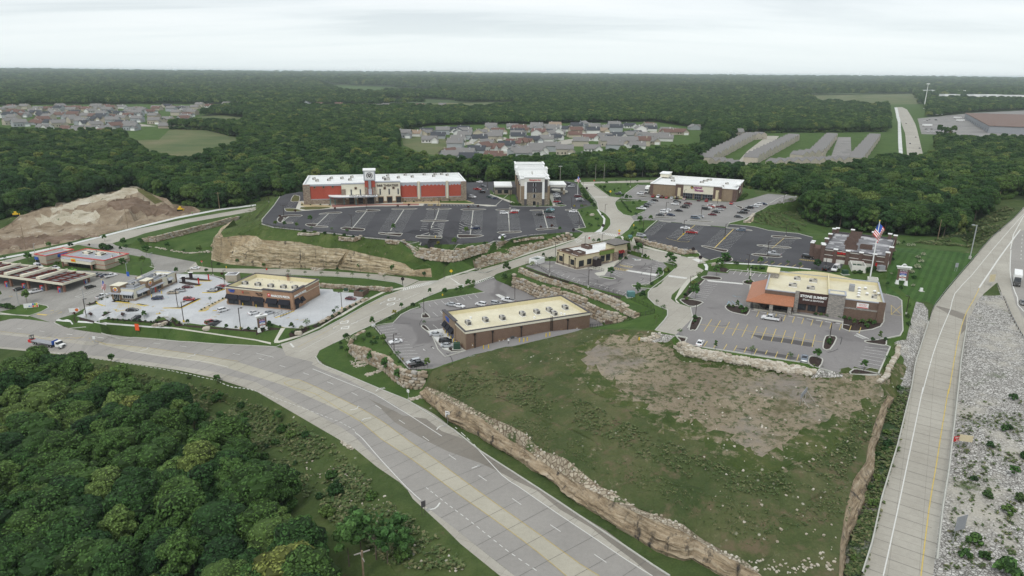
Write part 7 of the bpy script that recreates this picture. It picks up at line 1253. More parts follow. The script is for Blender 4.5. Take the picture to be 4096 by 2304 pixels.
def sign(label,p,w,h,ph,m,txt=None,tm='signdark',shape='rect',rz=0.0,post='galv',back=None,ts=.5,two=False,cat_='road sign',name='road_sign'):
 q=P(p);t=thing(name,label,cat_,q,rz);b=MB()
 for x in((-w*.35,w*.35)if two else(0,)):b.cyl(x,.06,-.2,ph+h*.5,.05,post,6)
 b.build('sign_post',t);b=MB()
 n={'rect':4,'dia':4,'oct':8,'round':16}[shape]
 if shape=='rect':b.box(-w/2,-.04,ph,w/2,.03,ph+h,m)
 else:
  a0={'dia':0,'oct':22.5,'round':0}[shape];pts=[(w/2*math.cos(math.radians(a0+360*i/n)),ph+h/2+h/2*math.sin(math.radians(a0+360*i/n)))for i in range(n)]
  b.mesh([(x,-.04,z)for x,z in pts]+[(x,.03,z)for x,z in pts],[tuple(range(n)),tuple(range(2*n-1,n-1,-1))]+[(i,n+i,n+(i+1)%n,(i+1)%n)for i in range(n)],m)
 if txt:
  L=txt.split('/')
  for i,s in enumerate(L):b.text(s,ts,tm,0,-.05,ph+h*(1-(i+.82)/len(L)),0,'CENTER',.005,.9,False,0,.01)
 b.build('sign_board',t);return t
sign('white speed limit sign beside the mound cliff','J 803,275',1.3,1.7,2.0,'whitetrim','SPEED/LIMIT/45',ts=.42,rz=-.5);sign('small white sign at the lawn below the curved boulder wall','J 507,95',.8,.9,2.4,'whitetrim','2',ts=.6,rz=-.5)
sign('orange event sign on the grass beside the arterial road','E 1390,850',1.6,2.6,1.6,'orange',None,'whitetrim',two=True,rz=-.1,post='bronze');sign('keep right sign on the end of the median island','E 955,948',.9,1.1,2.0,'whitetrim',None);sign('grey back of a sign on two posts at the roadside','J 622,965',1.0,1.5,2.0,'darkgrey',None,two=True,rz=.6,post='bronze')
sign('red wrong way sign on the rocky ramp side','K 2068,440',2.3,1.3,1.2,'signred','WRONG/WAY','whitetrim',ts=.5,rz=.2);sign('tan back of a guide sign behind the wrong way sign','K 2125,455',2.6,1.6,1.6,'cream',None,two=True,rz=-.3);sign('large grey slatted back of a highway sign at the lower rocks','K 2065,1180',2.6,3.0,3.0,'mediumgrey',None,two=True,rz=.35);sign('tan back of the gore sign in the grass wedge','H 2240,365',2.4,2.8,1.8,'cream',None,rz=.2);sign('small grey sign on the striped lawn by the guard rail','D 1888,1220',1.4,1.8,1.6,'mediumgrey',None,two=True,rz=.2)
for l,p in(('red and white no entry sign on the road above the pizza building','F 112,245'),('stop sign near the white coupe on the back road','E 2035,165'),('stop sign behind the beige restaurant','C 775,940'),('stop sign at the crosswalk on the hill road','C 1075,895'),('stop sign at the far junction behind the hotel','C 826,345')):sign(l,p,.95,.95,2.0,'signred','STOP' if 'stop' in l else None,'whitetrim','oct',ts=.3)
for l,p in(('yellow crossing sign below the boulder wall','F 1965,275'),('yellow warning diamond on the hill road corner','C 1077,870'),('yellow diamond sign by the lawn near the gym','C 988,462')):sign(l,p,1.5,1.5,2.0,'signyellow',None,'signdark','dia')
for l,p in(('dark round sign at the crosswalk island','F 1478,358'),('dark round sign at the boulder wall tip','C 618,865'),('dark round sign near the lawn wedge bottom','C 915,820'),('dark round sign by the dark lot entrance','C 1817,1065'),('dark square sign on the small lawn','C 1890,1150'),('dark sign at the hotel hedge end','C 750,430')):sign(l,p,1.5,1.5,2.2,'signdark',None,shape='round',post='signdark')
sign('white sandwich board at the strip building lot entrance','F 2080,380',1.0,1.3,.3,'whitetrim',None);sign('blue and white banner sign at the lawn right of the fuel shop','E 1292,275',1.2,2.2,.5,'signblue',None);sign('white sign at the corner of the strip building lawn','F 1183,790',1.4,1.0,.8,'whitetrim',None,rz=.6);
t=sign('low coloured price board on the fuel station lawn','E 318,590',5.4,1.9,.5,'whitetrim','Mobil','signblue',rz=.35,two=True,ts=.9,name='price_board',cat_='sign')
b=MB()
for i,m in enumerate(('orange','signyellow','signred','signblue','signgreen','signyellow')):b.box(.5+(i%3)*.7,-.07,.6+(i//3)*.9,1.1+(i%3)*.7,-.045,1.4+(i//3)*.9,m)
b.build('colour_squares',t)
t=sign('low white sign with round burger emblem at the driveway corner','E 752,635',3.6,1.6,.5,'whitetrim',None,rz=.35,two=True,name='monument_sign',cat_='sign');b=MB();b.tube((.9,-.06,1.3),(.9,-.045,1.3),.65,'signred',14);b.box(.35,-.08,1.2,1.45,-.07,1.42,'signyellow');b.build('round_emblem',t)
for l,p,m,h in(('tall dark menu board at the drive through, left one','a 1588,350','signdark',2.8),('tall dark menu board under its white canopy','a 1735,270','signdark',2.8)):q=P(p);t=thing('menu_board',l,'menu board',q,.2,'menu boards');b=MB();b.box(-.7,-.15,0,.7,.15,h,m);b.build('board',t);b=MB();b.box(-1.0,-.6,h,1.0,.6,h+.12,'whitetrim');b.build('board_canopy',t)
for l,p in(('red height post at the drive through, right one','a 2090,300'),('red height post by the dark red sedan','a 1890,380')):b=MB();b.cyl(0,0,0,2.6,.28,'signred',10);b.box(-.3,-.3,2.6,.3,.3,2.8,'signdark');tag(b.build('height_post',None,P(p)),l,'post','drive through posts')
def hydrant(l,p):b=MB();b.cyl(0,0,0,.7,.17,'signyellow',8);b.cyl(0,0,.7,.9,.2,'signyellow',8,.06);b.tube((-.3,0,.5),(.3,0,.5),.09,'signyellow',6);b.cyl(0,0,0,.1,.25,'signyellow',8);tag(b.build('fire_hydrant',None,P(p)),l,'hydrant','yellow fire hydrants')
hydrant('yellow hydrant on the cinema lot island','B 1806,880');hydrant('yellow hydrant at the mound edge by pale stones','G 1280,905');hydrant('yellow hydrant on the lawn by the strip lot','F 1877,460');hydrant('yellow hydrant at the foot of the cliff','E 2278,180');hydrant('yellow hydrant on the lawn left of the dark lot','C 1225,765')
for l,p in(('tan boulder on the lawn wedge beside the cinema lot','C 805,660'),('tan boulder before the pickup at the lot edge','a 2042,1295'),('flat pale rock by the bed at the dark lot corner','C 2040,1160'),('white rock in the flower bed at the corner','b 1580,1385')):b=MB();lumps(b,(0,0,.4),1.3,.8,.7,.2,'boulderpale');tag(b.build('boulder',None,P(p)),l,'boulder')
q=P('K 905,110');t=thing('billboard_frame','leaning white timber frame of a land sale sign on the mound','sign',q,.9);b=MB()
for x in(-2.2,0,2.2):b.tube((x,0,0),(x,0,3.2),.1,'deadwood',4);
b.build('frame_posts',t);b=MB()
for x in(-2.2,2.2):b.tube((x,-2.2,0),(x,0,2.4),.09,'deadwood',4)
b.build('brace',t);b=MB();b.box(-2.6,-.1,1.9,2.6,0,3.1,'mediumgrey');b.build('sign_board',t)
# vehicles
CC={'white':(.72,.73,.74),'black':(.012,.012,.014),'dark grey':(.05,.055,.06),'silver':(.42,.44,.46),'red':(.32,.02,.02),'dark red':(.10,.012,.018),'dark blue':(.02,.03,.07),'blue grey':(.10,.13,.17),'tan':(.33,.28,.21),'green':(.12,.42,.03),'light blue':(.2,.45,.5),'dark green':(.02,.05,.045)}
DEF['tyre']=lambda:paint('tyre',(.02,.02,.02),.8);DEF['rim']=lambda:paint('rim',(.35,.35,.36),.4);DEF['carglass']=lambda:m_car('carglass',(.012,.016,.02),.1);DEF['lamp_red']=lambda:paint('lamp_red',(.35,.01,.01),.3);DEF['lamp_clear']=lambda:paint('lamp_clear',(.7,.7,.68),.2)
PF={'sedan':(4.6,.88,1.43,[(-2.28,.35),(-2.3,.82),(-1.75,1.0),(1.0,.98),(2.1,.78),(2.3,.5),(2.25,.25),(-2.2,.25)],(-1.85,-.95,.35,1.15),.95),'coupe':(4.6,.9,1.36,[(-2.28,.35),(-2.3,.85),(-1.8,1.0),(.8,.95),(2.1,.76),(2.3,.5),(2.25,.25),(-2.2,.25)],(-1.9,-.7,.15,.95),.93),'suv':(4.6,.92,1.72,[(-2.28,.4),(-2.3,1.05),(-2.2,1.12),(1.1,1.1),(2.1,.98),(2.3,.6),(2.25,.35),(-2.2,.35)],(-2.22,-2.0,.45,1.2),1.08),'minivan':(5.0,.96,1.74,[(-2.48,.35),(-2.5,1.0),(-2.4,1.08),(1.5,1.05),(2.3,.85),(2.5,.55),(2.45,.28),(-2.4,.28)],(-2.42,-2.2,.7,1.7),1.04),'pickup':(5.7,.97,1.82,[(-2.83,.5),(-2.85,1.12),(.9,1.15),(2.5,1.08),(2.82,.75),(2.8,.4),(-2.8,.45)],(-.75,-.6,.75,1.45),1.13),'van':(5.4,1.0,2.3,[(-2.68,.4),(-2.7,1.2),(1.6,1.2),(2.5,1.0),(2.7,.6),(2.65,.3),(-2.6,.3)],(-2.66,-2.6,1.0,1.9),1.18)}
VP={}
def vehicle(kind,col):
 L,w,H,prof,cab,belt=PF[kind];m='car_'+col.replace(' ','_')
 if m not in DEF:DEF[m]=lambda:m_car(m,CC[col])
 t=thing('parked_car' if kind not in('pickup','van')else 'parked_'+kind,'x',kind if kind in('pickup','van')else 'car');b=MB();sl=[(-w,.93,.06),(-w*.93,1,0),(w*.93,1,0),(w,.93,.06)];n=len(prof);vs=[]
 for y,s,d in sl:vs+=[(x*(1-(1-s)*.3),y,.25+(z-.25)*s+d*.3)for x,z in prof]
 b.mesh(vs,[(k*n+i,k*n+(i+1)%n,(k+1)*n+(i+1)%n,(k+1)*n+i)for k in range(3)for i in range(n)],m);b.mesh(vs[:n],[tuple(range(n))],m);b.mesh(vs[3*n:],[tuple(range(n-1,-1,-1))],m)
 rb,rt,ft,fb_=cab;b.box(rt+.03,-w*.68,H-.05,ft-.03,w*.68,H,m)
 for y in(-w*.82,w*.82):
  for x0,x1 in((rb,rt),(fb_,ft),((rb+fb_)/2,(rt+ft)/2)):b.tube((x0,y,belt),(x1,y*.83,H-.03),.045,m,4)
 if kind=='pickup':b.box(-2.75,-w*.8,1.1,-.85,w*.8,1.17,'hvacdark')
 if kind=='van':b.box(rt,-w*.84,belt+.02,-.2,w*.84,H-.05,m)
 b.build('body',t);g=MB();g.frustum(rb,-w*.86,fb_,w*.86,belt-.03,rt,-w*.7,ft,w*.7,H-.05,'carglass');g.build('windows',t)
 wx=L/2-.88;wb=MB();wb.tube((0,-.12,0),(0,.12,0),.34,'tyre',12);rb_=MB();rb_.tube((0,-.13,0),(0,.13,0),.2,'rim',10);w0=None
 for x in(-wx,wx):
  for y in(-w+.1,w-.1):
   if w0 is None:w0=wb.build('wheel',t);r0=rb_.build('rim',w0);w0.location=(x,y,.34)
   else:c=w0.copy();COL.objects.link(c);c.parent=t;c.location=(x,y,.34);r=r0.copy();COL.objects.link(r);r.parent=c
 for nm,x,mm in(('headlight',L/2-.06,'lamp_clear'),('tail_light',-L/2-.03,'lamp_red')):
  for y in(-w*.72,w*.72):h=MB();h.box(x-.05,y-.18,.62,x+.09,y+.18,.78,mm);h.build(nm,t)
 t.location=(0,-600,0);return reg(t)
AX={}
def axis(s):a,b=PL(s);return math.atan2(b.y-a.y,b.x-a.x)
ORD='first second third fourth fifth sixth seventh eighth ninth tenth eleventh twelfth thirteenth fourteenth fifteenth'.split()
KM={'s':'sedan','c':'coupe','u':'suv','m':'minivan','p':'pickup','v':'van'};KL={'w':'white','k':'black','g':'dark grey','s':'silver','r':'red','d':'dark red','b':'dark blue','y':'blue grey','t':'tan','e':'green','l':'light blue','n':'dark green'}
def cars(phrase,ax,s,group='parked cars'):
 """s: 'TILE x,y,kind+colour[-]' with - for facing back"""
 a0=axis(ax)if isinstance(ax,str)else math.radians(ax);t=None;i=0;toks=s.split();n=sum(1 for w in toks if w not in TL)
 for w in toks:
  if w in TL:t=w;continue
  x,y,kc=w.split(',');k,c=KM[kc[0]],KL[kc[1]];q=P('%s %s,%s'%(t,x,y));r=a0+(math.pi if kc.endswith('-')else 0)+random.uniform(-.03,.03)
  lab='%s %s %s'%(c,k,(ORD[i]+' from the left ' if n>1 else '')+phrase);i+=1
  if(k,c)not in VP:VP[(k,c)]=t_=vehicle(k,c);t_.location=q;t_.rotation_euler=(0,0,r);t_['label']=lab;t_['group']=group
  else:t_=dup(VP[(k,c)],q,r,lab,group)
  t_.scale=(.96,)*3
gy=math.degrees(axis("j 240,345 1075,405"))
cars('in the row against the gym wall',gy+90,'C 1422,475,ur 1470,478,uw- 1510,482,ud 1555,486,sr 1607,490,ss- 1662,492,uk 1733,500,ud- 1880,512,sk 1957,520,ur 2207,545,pr-')
cars('beside the lawn left of the gym lot',gy,'C 1078,450,pg 1293,448,uw- 1300,598,pw 1342,576,sk- 1365,556,sg 1405,533,ss 1435,516,sk')
cars('in the left half of the gym lot',gy,'C 1490,662,sg- 1530,634,uw 1560,612,sw- 1600,662,sb 1640,552,uw- 1662,532,uk 1675,618,sk- 1735,584,sk 1750,568,sg- 1772,548,sd')
cars('in the right half of the gym lot',gy,'C 1845,692,my 1890,680,ss- 1950,602,uk 1970,590,sw- 2005,568,uw 2015,658,sd- 2052,632,sk 2088,606,ss- 2105,585,pd 1998,580,sr')
cars('along the lawn edge right of the gym lot',gy,'C 2278,680,sg 2318,640,pk- 2350,614,sk 2388,590,uk- 2440,578,ss 2478,560,uw- 2528,550,sb')
cars('in the dark lot',"o 1610,305 2120,345",'C 1298,872,us 1742,795,cw- 1808,840,pr 2303,818,uy-');cars('near the dark brick restaurant',"e 290,522 1040,622",'D 58,1058,ps- 398,1088,uk')
cars('parked at the dark restaurant rear wall',math.degrees(axis("e 290,522 1040,622"))+80,'D 583,1205,uk 678,1210,vw-')
cars('in the cinema lot in front of the hotel',2,'d 280,1188,uw 475,1175,sr- 500,1140,sw 1000,1218,sk- 1180,1158,pn 1215,1118,sl- 1220,1272,sd 1670,1155,sw-');cars('alone in the middle row of the cinema lot',2,'n 2025,490,ub-');cars('at the lower fence of the cinema lot',60,'n 2560,672,uw-')
cars('on the drive between cinema and hotel',-25,'k 660,708,uw 705,637,pr 725,570,sw- 745,664,uk- 757,610,sg 818,708,sn 865,720,sb-')
cars('in the left row beside the hotel',8,'d 1250,655,uw 1330,805,ss- 1345,845,sw 1355,892,sg- 1345,955,sr 1395,995,sk-');cars('in the right row beside the hotel',4,'d 1600,605,uk 1632,648,us- 1765,545,uw 1775,848,md 1800,905,ss- 1815,935,sg')
ba=axis("a 610,720 1495,405");bd=math.degrees(ba)
cars('around the burger restaurant lot',bd-62,'a 550,925,ck 1055,695,ub- 1370,578,st 1480,540,ps- 1665,462,sd 1700,715,ur');cars('at the bottom edge of the burger lot',62,'a 655,1080,sk-');cars('in the short row left of the pizza building',bd-62,'a 2160,525,ss- 2265,492,sk- 2345,448,sr-')
cars('on the pale lot before the pizza building',50,'a 2135,1175,ur 2230,1195,pg b 70,930,uw 690,985,sw 990,985,ss');cars('on the pale lot right of the pizza building',-8,'F 955,500,sd');cars('on the back road below the cliff',180,'a 1815,82,cw')
cars('at the right side of the fuel shop',bd-20,'h 1100,345,sk 1145,352,sg 1190,358,sb 1262,362,pw');cars('around the fuel pumps',bd-60+40,'h 220,515,sk 410,540,pw- 625,470,ut 1030,490,uk');cars('before the fuel shop',-25,'h 440,255,vw 630,272,pw 830,296,se');cars('with a capped bed beside the burger lot hedge',bd,'h 1165,598,pw')
cars('at the near fence of the strip building lot',"q 565,672 870,620",'q 915,965,cw- 1280,1385,us- 1370,1425,pk');cars('in front of the strip building shop doors',2,'q 1735,818,ss 1925,955,uk 1960,1045,ss');cars('behind the strip building',-28,'q 2040,215,ss- F 2045,575,sw 2265,560,uw- 2420,555,us 2535,520,pw-')
cars('before the steakhouse porch',"g 180,400 440,440",'p 1615,500,pw-');cars('at the lower row of the steakhouse lot',65,'p 200,1000,sw p 2300,1310,cy-')
cars('driving on the far concrete road',66,'O 1367,662,sw 1388,742,sg 1448,745,sw- 1428,945,sb 1486,882,uk- 1525,995,ug-','moving cars');cars('on the grass by the far road pole',10,'A 2165,562,ub');cars('on the highway behind the box truck',245,'H 2562,545,sg','moving cars')
def wheels(t,xs,ys,r=.5):
 for x in xs:
  for y in ys:w=MB();w.tube((x,y-.15,r),(x,y+.15,r),r,'tyre',12);o=w.build('wheel',t);w=MB();w.tube((x,y-.17,r),(x,y+.17,r),r*.5,'rim',10);w.build('rim',o)
def truck(name,label,p,rz,build,cat_='truck'):
 t=thing(name,label,cat_,P(p)if isinstance(p,str)else p,rz);build(t);return t
def cabp(t,x,m='lamp_clear',h=2.7):
 m='whitetrim' if m=='lamp_clear' else m
 b=MB();b.box(x,-1.1,.7,x+1.7,1.1,1.7,m);b.frustum(x,-1.1,x+1.6,1.1,1.7,x+.05,-1.0,x+1.1,1.0,h,m);b.frustum(x+1.7,-1.05,x+3.1,1.05,.7,x+1.7,-.95,x+3.0,.9,1.65,m);b.box(x+3.1,-.6,.8,x+3.16,.6,1.5,'hvacdark');b.build('cab',t);g=MB();g.frustum(x+.5,-1.12,x+1.66,1.12,1.72,x+.5,-1.02,x+1.2,1.02,h-.15,'carglass');g.build('windows',t)
 for y in(-.8,.8):b=MB();b.box(x+3.08,y-.18,.9,x+3.18,y+.18,1.15,'rim');b.build('headlight',t)
def flat(t):
 cabp(t,5.2);b=MB();b.box(-6.8,-1.2,1.15,3.9,1.2,1.4,'mediumgrey');b.box(3.9,-1.2,1.15,4.1,1.2,2.7,'signblue');b.build('flat_bed',t);b=MB();b.box(-6.5,-.4,.8,6,.4,1.1,'hvacdark');b.build('chassis',t);wheels(t,(-5.6,-4.4,1.6,2.9,7.2),(-.95,.95));b=MB();b.box(-8.4,-1,.5,-6.9,1,1.5,'signred');b.box(-7.9,-.5,1.5,-7.1,.5,1.9,'hvacdark');b.build('forklift_body',t);b=MB()
 for y in(-.5,.5):b.tube((-7.1,y,.6),(-7.1,y,3.3),.1,'hvacdark',4);b.tube((-8.2,y,1.4),(-7.9,y,2.9),.08,'hvacdark',4)
 b.box(-8.1,-.6,2.85,-7.0,.6,3.0,'hvacdark');b.build('forklift_mast',t)
truck('flatbed_truck','white cab flatbed truck with a red forklift hung on its tail on the arterial road','E 480,962',axis("E 400,955 700,985"),flat)
def boxt(m,L,cabm):
 def f(t):cabp(t,L/2-3,cabm,3.0);b=MB();b.box(-L/2,-1.25,1.0,L/2-3.2,1.25,3.9,m);b.build('cargo_box',t);wheels(t,(-L/2+1.2,-L/2+2.5,L/2-1),(-1,1))
 return f
truck('box_truck','truck with white box and black cab on the highway at the right edge','H 2500,330',axis("D 2545,1200 H 2545,420"),boxt('whitetrim',13,'hvacdark'));truck('semi_truck','white semi truck parked at the left end of the gym','C 1362,430',math.radians(250),boxt('whitetrim',11,'lamp_clear'))
def trailer(label,p,rz,L=14):
 def f(t):b=MB();b.box(-L/2,-1.25,1.1,L/2,1.25,3.9,'whitetrim');b.build('trailer_box',t);wheels(t,(-L/2+1,-L/2+2.2),(-1,1));b=MB();b.box(L/2-2,-.6,0,L/2-1.7,.6,1.1,'hvacdark');b.build('landing_gear',t)
 truck('semi_trailer',label,p,rz,f,'trailer')
trailer('white trailer at the left edge by the dirt mound','A 20,690',1.2,12)
for i,(l,p,r)in enumerate((('upper white trailer backed to the warehouse dock','O 1905,690',0),('lower white trailer backed to the warehouse dock','O 1935,718',0),('long white trailer on the warehouse lot edge','O 1600,768',-.1),('white trailer at the trees above the warehouse lot','O 1720,655',0))):trailer(l,p,r,16)
def dozer(t):b=MB();b.box(-1.8,-.8,.9,1.2,.8,1.8,'signyellow');b.box(-.9,-.7,1.8,.4,.7,2.9,'signyellow');b.build('engine_body',t);b=MB();b.box(1.7,-1.6,.2,1.95,1.6,1.4,'signyellow');b.build('blade',t);
def dozerfull(t):
 dozer(t)
 for y in(-1.1,1.1):b=MB();b.box(-2,y-.3,0,1.5,y+.3,1.0,'tyre');b.build('track',t)
truck('bulldozer','yellow bulldozer at the foot of the dirt mound','A 1820,612',.2,dozerfull,'bulldozer');truck('loader','small yellow loader left of the dirt mound','A 165,665',.6,dozerfull,'loader')
def person(label,p,shirt,rz=0.0):
 me=D.meshes.new('person');J=[(0,0,.92),(0,0,1.2),(0,0,1.45),(0,0,1.56),(0,0,1.68),(.2,0,1.42),(.27,.03,1.14),(.27,-.1,.9),(-.2,0,1.42),(-.27,.03,1.14),(-.27,-.1,.9),(.1,0,.88),(.11,-.06,.48),(.11,.02,.05),(-.1,0,.88),(-.11,.08,.48),(-.11,.1,.05),(.11,-.14,.03),(-.11,-.06,.03)]
 E_=[(0,1),(1,2),(2,3),(3,4),(2,5),(5,6),(6,7),(2,8),(8,9),(9,10),(0,11),(11,12),(12,13),(0,14),(14,15),(15,16),(13,17),(16,18)];R_=[.16,.15,.16,.06,.11,.07,.05,.035,.07,.05,.035,.09,.065,.045,.09,.065,.045,.04,.04]
 me.from_pydata(J,E_,[]);o=D.objects.new('person',me);COL.objects.link(o);k=o.modifiers.new('s','SKIN');
 for i,r in enumerate(R_):me.skin_vertices[0].data[i].radius=(r,r*.85)
 me.skin_vertices[0].data[0].use_root=True;o.modifiers.new('b','SUBSURF').levels=1;dg=bpy.context.evaluated_depsgraph_get();nm=D.meshes.new_from_object(o.evaluated_get(dg));o.modifiers.clear();o.data=nm
 nm.materials.clear()
 for m in('signdark',shirt,'browntan','cream'):nm.materials.append(mat(m))
 for f in nm.polygons:c=f.center;f.material_index=3 if c.z>1.5 and c.z<1.72 else 2 if c.z>=1.72 else 1 if c.z>.95 and not(abs(c.x)>.2 and c.z<1.05)else 3 if abs(c.x)>.2 and c.z>.8 else 0
 o.location=P(p);o.rotation_euler=(0,0,rz);tag(o,label,'person')
person('person in white shirt by the brown rear doors of the strip building','F 2540,945','whitetrim');person('person in dark clothes behind the tailgate of the white pickup','p 1840,530','signdark',1);person('person in blue shirt at the burger restaurant side door','a 1102,570','signblue',.5);person('worker in bright green vest beside the far road','A 1935,648','signgreen')
# foliage
def crown(nl,leaves,Rr,Hh,sz,seed,shape=1.0,core=True,m='leaf',mc='leafcore',z0=.28,skirt=0):
 rnd=random.Random(seed);b=MB();lob=[]
 for i in range(nl):
  a=i*2.39996+rnd.uniform(-.3,.3);t=(i+.5)/nl;el=math.asin(1-t*1.35)if 1-t*1.35>-1 else-1.2
  k=rnd.uniform(.58,.84);lob.append((Vector((math.cos(a)*math.cos(el)*Rr*k,math.sin(a)*math.cos(el)*Rr*k,Hh*(z0+.36)+math.sin(el)*Hh*.34*k*1.25)),Rr*rnd.uniform(.27,.42)))
 for i in range(skirt):a=i*6.283/skirt+rnd.uniform(-.3,.3);k=rnd.uniform(.5,.8);lob.append((Vector((math.cos(a)*Rr*k,math.sin(a)*Rr*k,Hh*rnd.uniform(.12,.34))),Rr*rnd.uniform(.26,.38)))
 lob.append((Vector((0,0,Hh*.72)),Rr*.5));per=leaves//len(lob)
 for c,r in lob:
  for j in range(per):
   v=Vector((rnd.gauss(0,1),rnd.gauss(0,1),rnd.gauss(.25,1))).normalized();p=c+Vector((v.x*r,v.y*r,v.z*r*.8))*rnd.uniform(.82,1.08)
   nrm=(v+Vector((rnd.uniform(-.6,.6),rnd.uniform(-.6,.6),rnd.uniform(-.2,.9)))).normalized();u=nrm.orthogonal().normalized();w=nrm.cross(u);a=rnd.uniform(0,6.28);s=sz*rnd.uniform(.6,1.25);e=(u*math.cos(a)+w*math.sin(a))*s;f=(w*math.cos(a)-u*math.sin(a))*s*rnd.uniform(.5,.85)
   b.mesh([p-e,p-f*.9+nrm*s*.12,p+e,p+f+nrm*s*.12],[(0,1,2,3)],m)
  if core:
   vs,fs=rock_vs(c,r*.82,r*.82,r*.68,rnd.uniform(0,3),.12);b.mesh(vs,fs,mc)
 return b
def trunkmb(h,r,br=5,m='bark',spread=2.0,seed=1):
 rnd=random.Random(seed);b=MB();b.tube((0,0,-.6),(0,0,h),r,m,7,r*.45)
 for i in range(br):a=i*2.4;z=h*(.55+.4*i/br);b.tube((0,0,z),(math.cos(a)*spread,math.sin(a)*spread,z+spread*rnd.uniform(.6,1.1)),r*.4,m,5,r*.15)
 return b
def treeproto(name,label,cm,tm,cat_='tree'):
 t=thing(name,label,cat_);c=cm.build('crown',t);tm.build('trunk',t);t.location=(0,-700,0);return reg(t)
NP=[treeproto('broadleaf_tree','x',crown(26+4*i,8600,5.0+.4*i,13,.34,11+i,skirt=9 if i else 0),trunkmb(8,.28,6,seed=i))for i in range(3)]+[treeproto('broadleaf_tree','x',crown(18,6800,3.9,15,.33,31+i,skirt=8),trunkmb(9,.25,5,seed=i))for i in range(2)]
def usetree(pr,loc,label,group,sc,rz=None):
 rz=random.uniform(0,6.28)if rz is None else rz
 if 'used' not in pr:pr['used']=1;t=pr;t.location=loc;t.rotation_euler=(0,0,rz);t['label']=label;t['group']=group
 else:t=dup(pr,loc,rz,label,group)
 t.scale=(sc*random.uniform(.9,1.1),sc*random.uniform(.9,1.1),sc*random.uniform(.85,1.15));return t
def inview(x,y,z=8,mrg=.06):
 d=Vector((x,y,z-CAMH));F=Vector((0,cp_,-sp_));w=d.dot(F)
 if w<5:return False
 X=Vector((cr_,sr_*sp_,sr_*cp_));Y=Vector((-sr_,cr_*sp_,cr_*cp_));u=d.dot(X)/w*FPX/2048;v=d.dot(Y)/w*FPX/1152
 return abs(u)<1+mrg and-1-mrg*4<v<1+mrg
NEARP=[(p.x,p.y)for p in PL("V -120,985 100,965 200,965 330,1010 450,1065 550,1145 650,1220 730,1310 800,1400 880,1560 600,1800 0,1900 -400,1700 -400,1100")]
cand=[]
for ix in range(-60,10):
 for iy in range(2,44):
  x,y=ix*6.6+random.uniform(-2.2,2.2),iy*6.6+random.uniform(-2.2,2.2)
  if pip(x,y,NEARP)and inview(x,y,0,.12):cand.append((x,y,'n'))
OKR=('farground','forestfloor')
HOLD=[(p.x,p.y)for p in PL("D 1700,905 2000,800 2150,700 2250,640 2400,560 2576,500 2576,600 2300,840 2000,1000")]
for ix in range(-110,111):
 for iy in range(40,150):
  x,y=ix*7.6+random.uniform(-2.6,2.6),iy*7.6+random.uniform(-2.6,2.6)
  if not inview(x,y):continue
  r=region(x,y);k=REG[r][0]if r>=0 else('farground' if(math.hypot(x,y)>560 or y>470)else '')
  if k in OKR and not pip(x,y,NEARP)and not pip(x,y,HOLD)and gz(x,y)<14.5:cand.append((x,y,'f'))
cand.sort(key=lambda c:math.hypot(c[0],c[1]));
WN={'n':('leafy tree in the dense wood at the lower left','trees in the lower left wood'),'f':('dark green tree in the wood belt behind the shops','trees in the wood belt')}
IND=cand[:296];REST=cand[296:];used_near=0
for x,y,k in IND:
 lab,grp=WN[k];usetree(random.choice(NP if k=='f' else NP[:4]),(x,y,gz(x,y)-.3),lab if k=='n' else('dark green tree in the left wood behind the dirt mound' if x<-60 else 'dark green tree in the wood right of the parking lots'),grp if k=='n' else('trees in the left wood' if x<-60 else 'trees in the right wood'),random.uniform(.72,1.02)if k=='n' else random.uniform(.8,1.15))
def gn_forest(name,label,pts,protos):
 me=D.meshes.new(name);me.from_pydata([(x,y,z)for x,y,z,s,r in pts],[],[]);a=me.attributes.new('sc','FLOAT','POINT');a.data.foreach_set('value',[p[3]for p in pts]);a=me.attributes.new('rz','FLOAT','POINT');a.data.foreach_set('value',[p[4]for p in pts])
 o=D.objects.new(name,me);COL.objects.link(o);g=D.node_groups.new(name,'GeometryNodeTree');g.interface.new_socket('Geometry',in_out='INPUT',socket_type='NodeSocketGeometry');g.interface.new_socket('Geometry',in_out='OUTPUT',socket_type='NodeSocketGeometry')
 gi=g.nodes.new('NodeGroupInput');go=g.nodes.new('NodeGroupOutput');ip=g.nodes.new('GeometryNodeInstanceOnPoints');jg=g.nodes.new('GeometryNodeJoinGeometry')
 for p in protos:oi=g.nodes.new('GeometryNodeObjectInfo');oi.inputs[0].default_value=p;oi.inputs['As Instance'].default_value=True;g.links.new(oi.outputs['Geometry'],jg.inputs[0])
 ns=g.nodes.new('GeometryNodeInputNamedAttribute');ns.data_type='FLOAT';ns.inputs[0].default_value='sc';nr=g.nodes.new('GeometryNodeInputNamedAttribute');nr.data_type='FLOAT';nr.inputs[0].default_value='rz';cx=g.nodes.new('ShaderNodeCombineXYZ');g.links.new(nr.outputs[0],cx.inputs[2])
 g.links.new(gi.outputs[0],ip.inputs['Points']);g.links.new(jg.outputs[0],ip.inputs['Instance']);ip.inputs['Pick Instance'].default_value=True;g.links.new(cx.outputs[0],ip.inputs['Rotation']);g.links.new(ns.outputs[0],ip.inputs['Scale']);g.links.new(ip.outputs[0],go.inputs[0])
 m=o.modifiers.new('gn','NODES');m.node_group=g;return tag(o,label,'forest',None,'stuff')
rr=random.Random(5);pts=[(x,y,gz(x,y)-.3,rr.uniform(.8,1.2),rr.uniform(0,6.28))for x,y,k in REST]
gn_forest('forest','dense green wood around the shopping site',pts,[c for t in NP for c in D.objects if c.parent==t and c.name.startswith('crown')])
FP=[]
for i in range(4):o=crown(14,1300,6.0,12,.8,60+i,z0=.15).build('far_crown');o.location=(60*i-90,-900,0);tag(o,kind='stuff');FP.append(o)
pts=[];r=1140.0
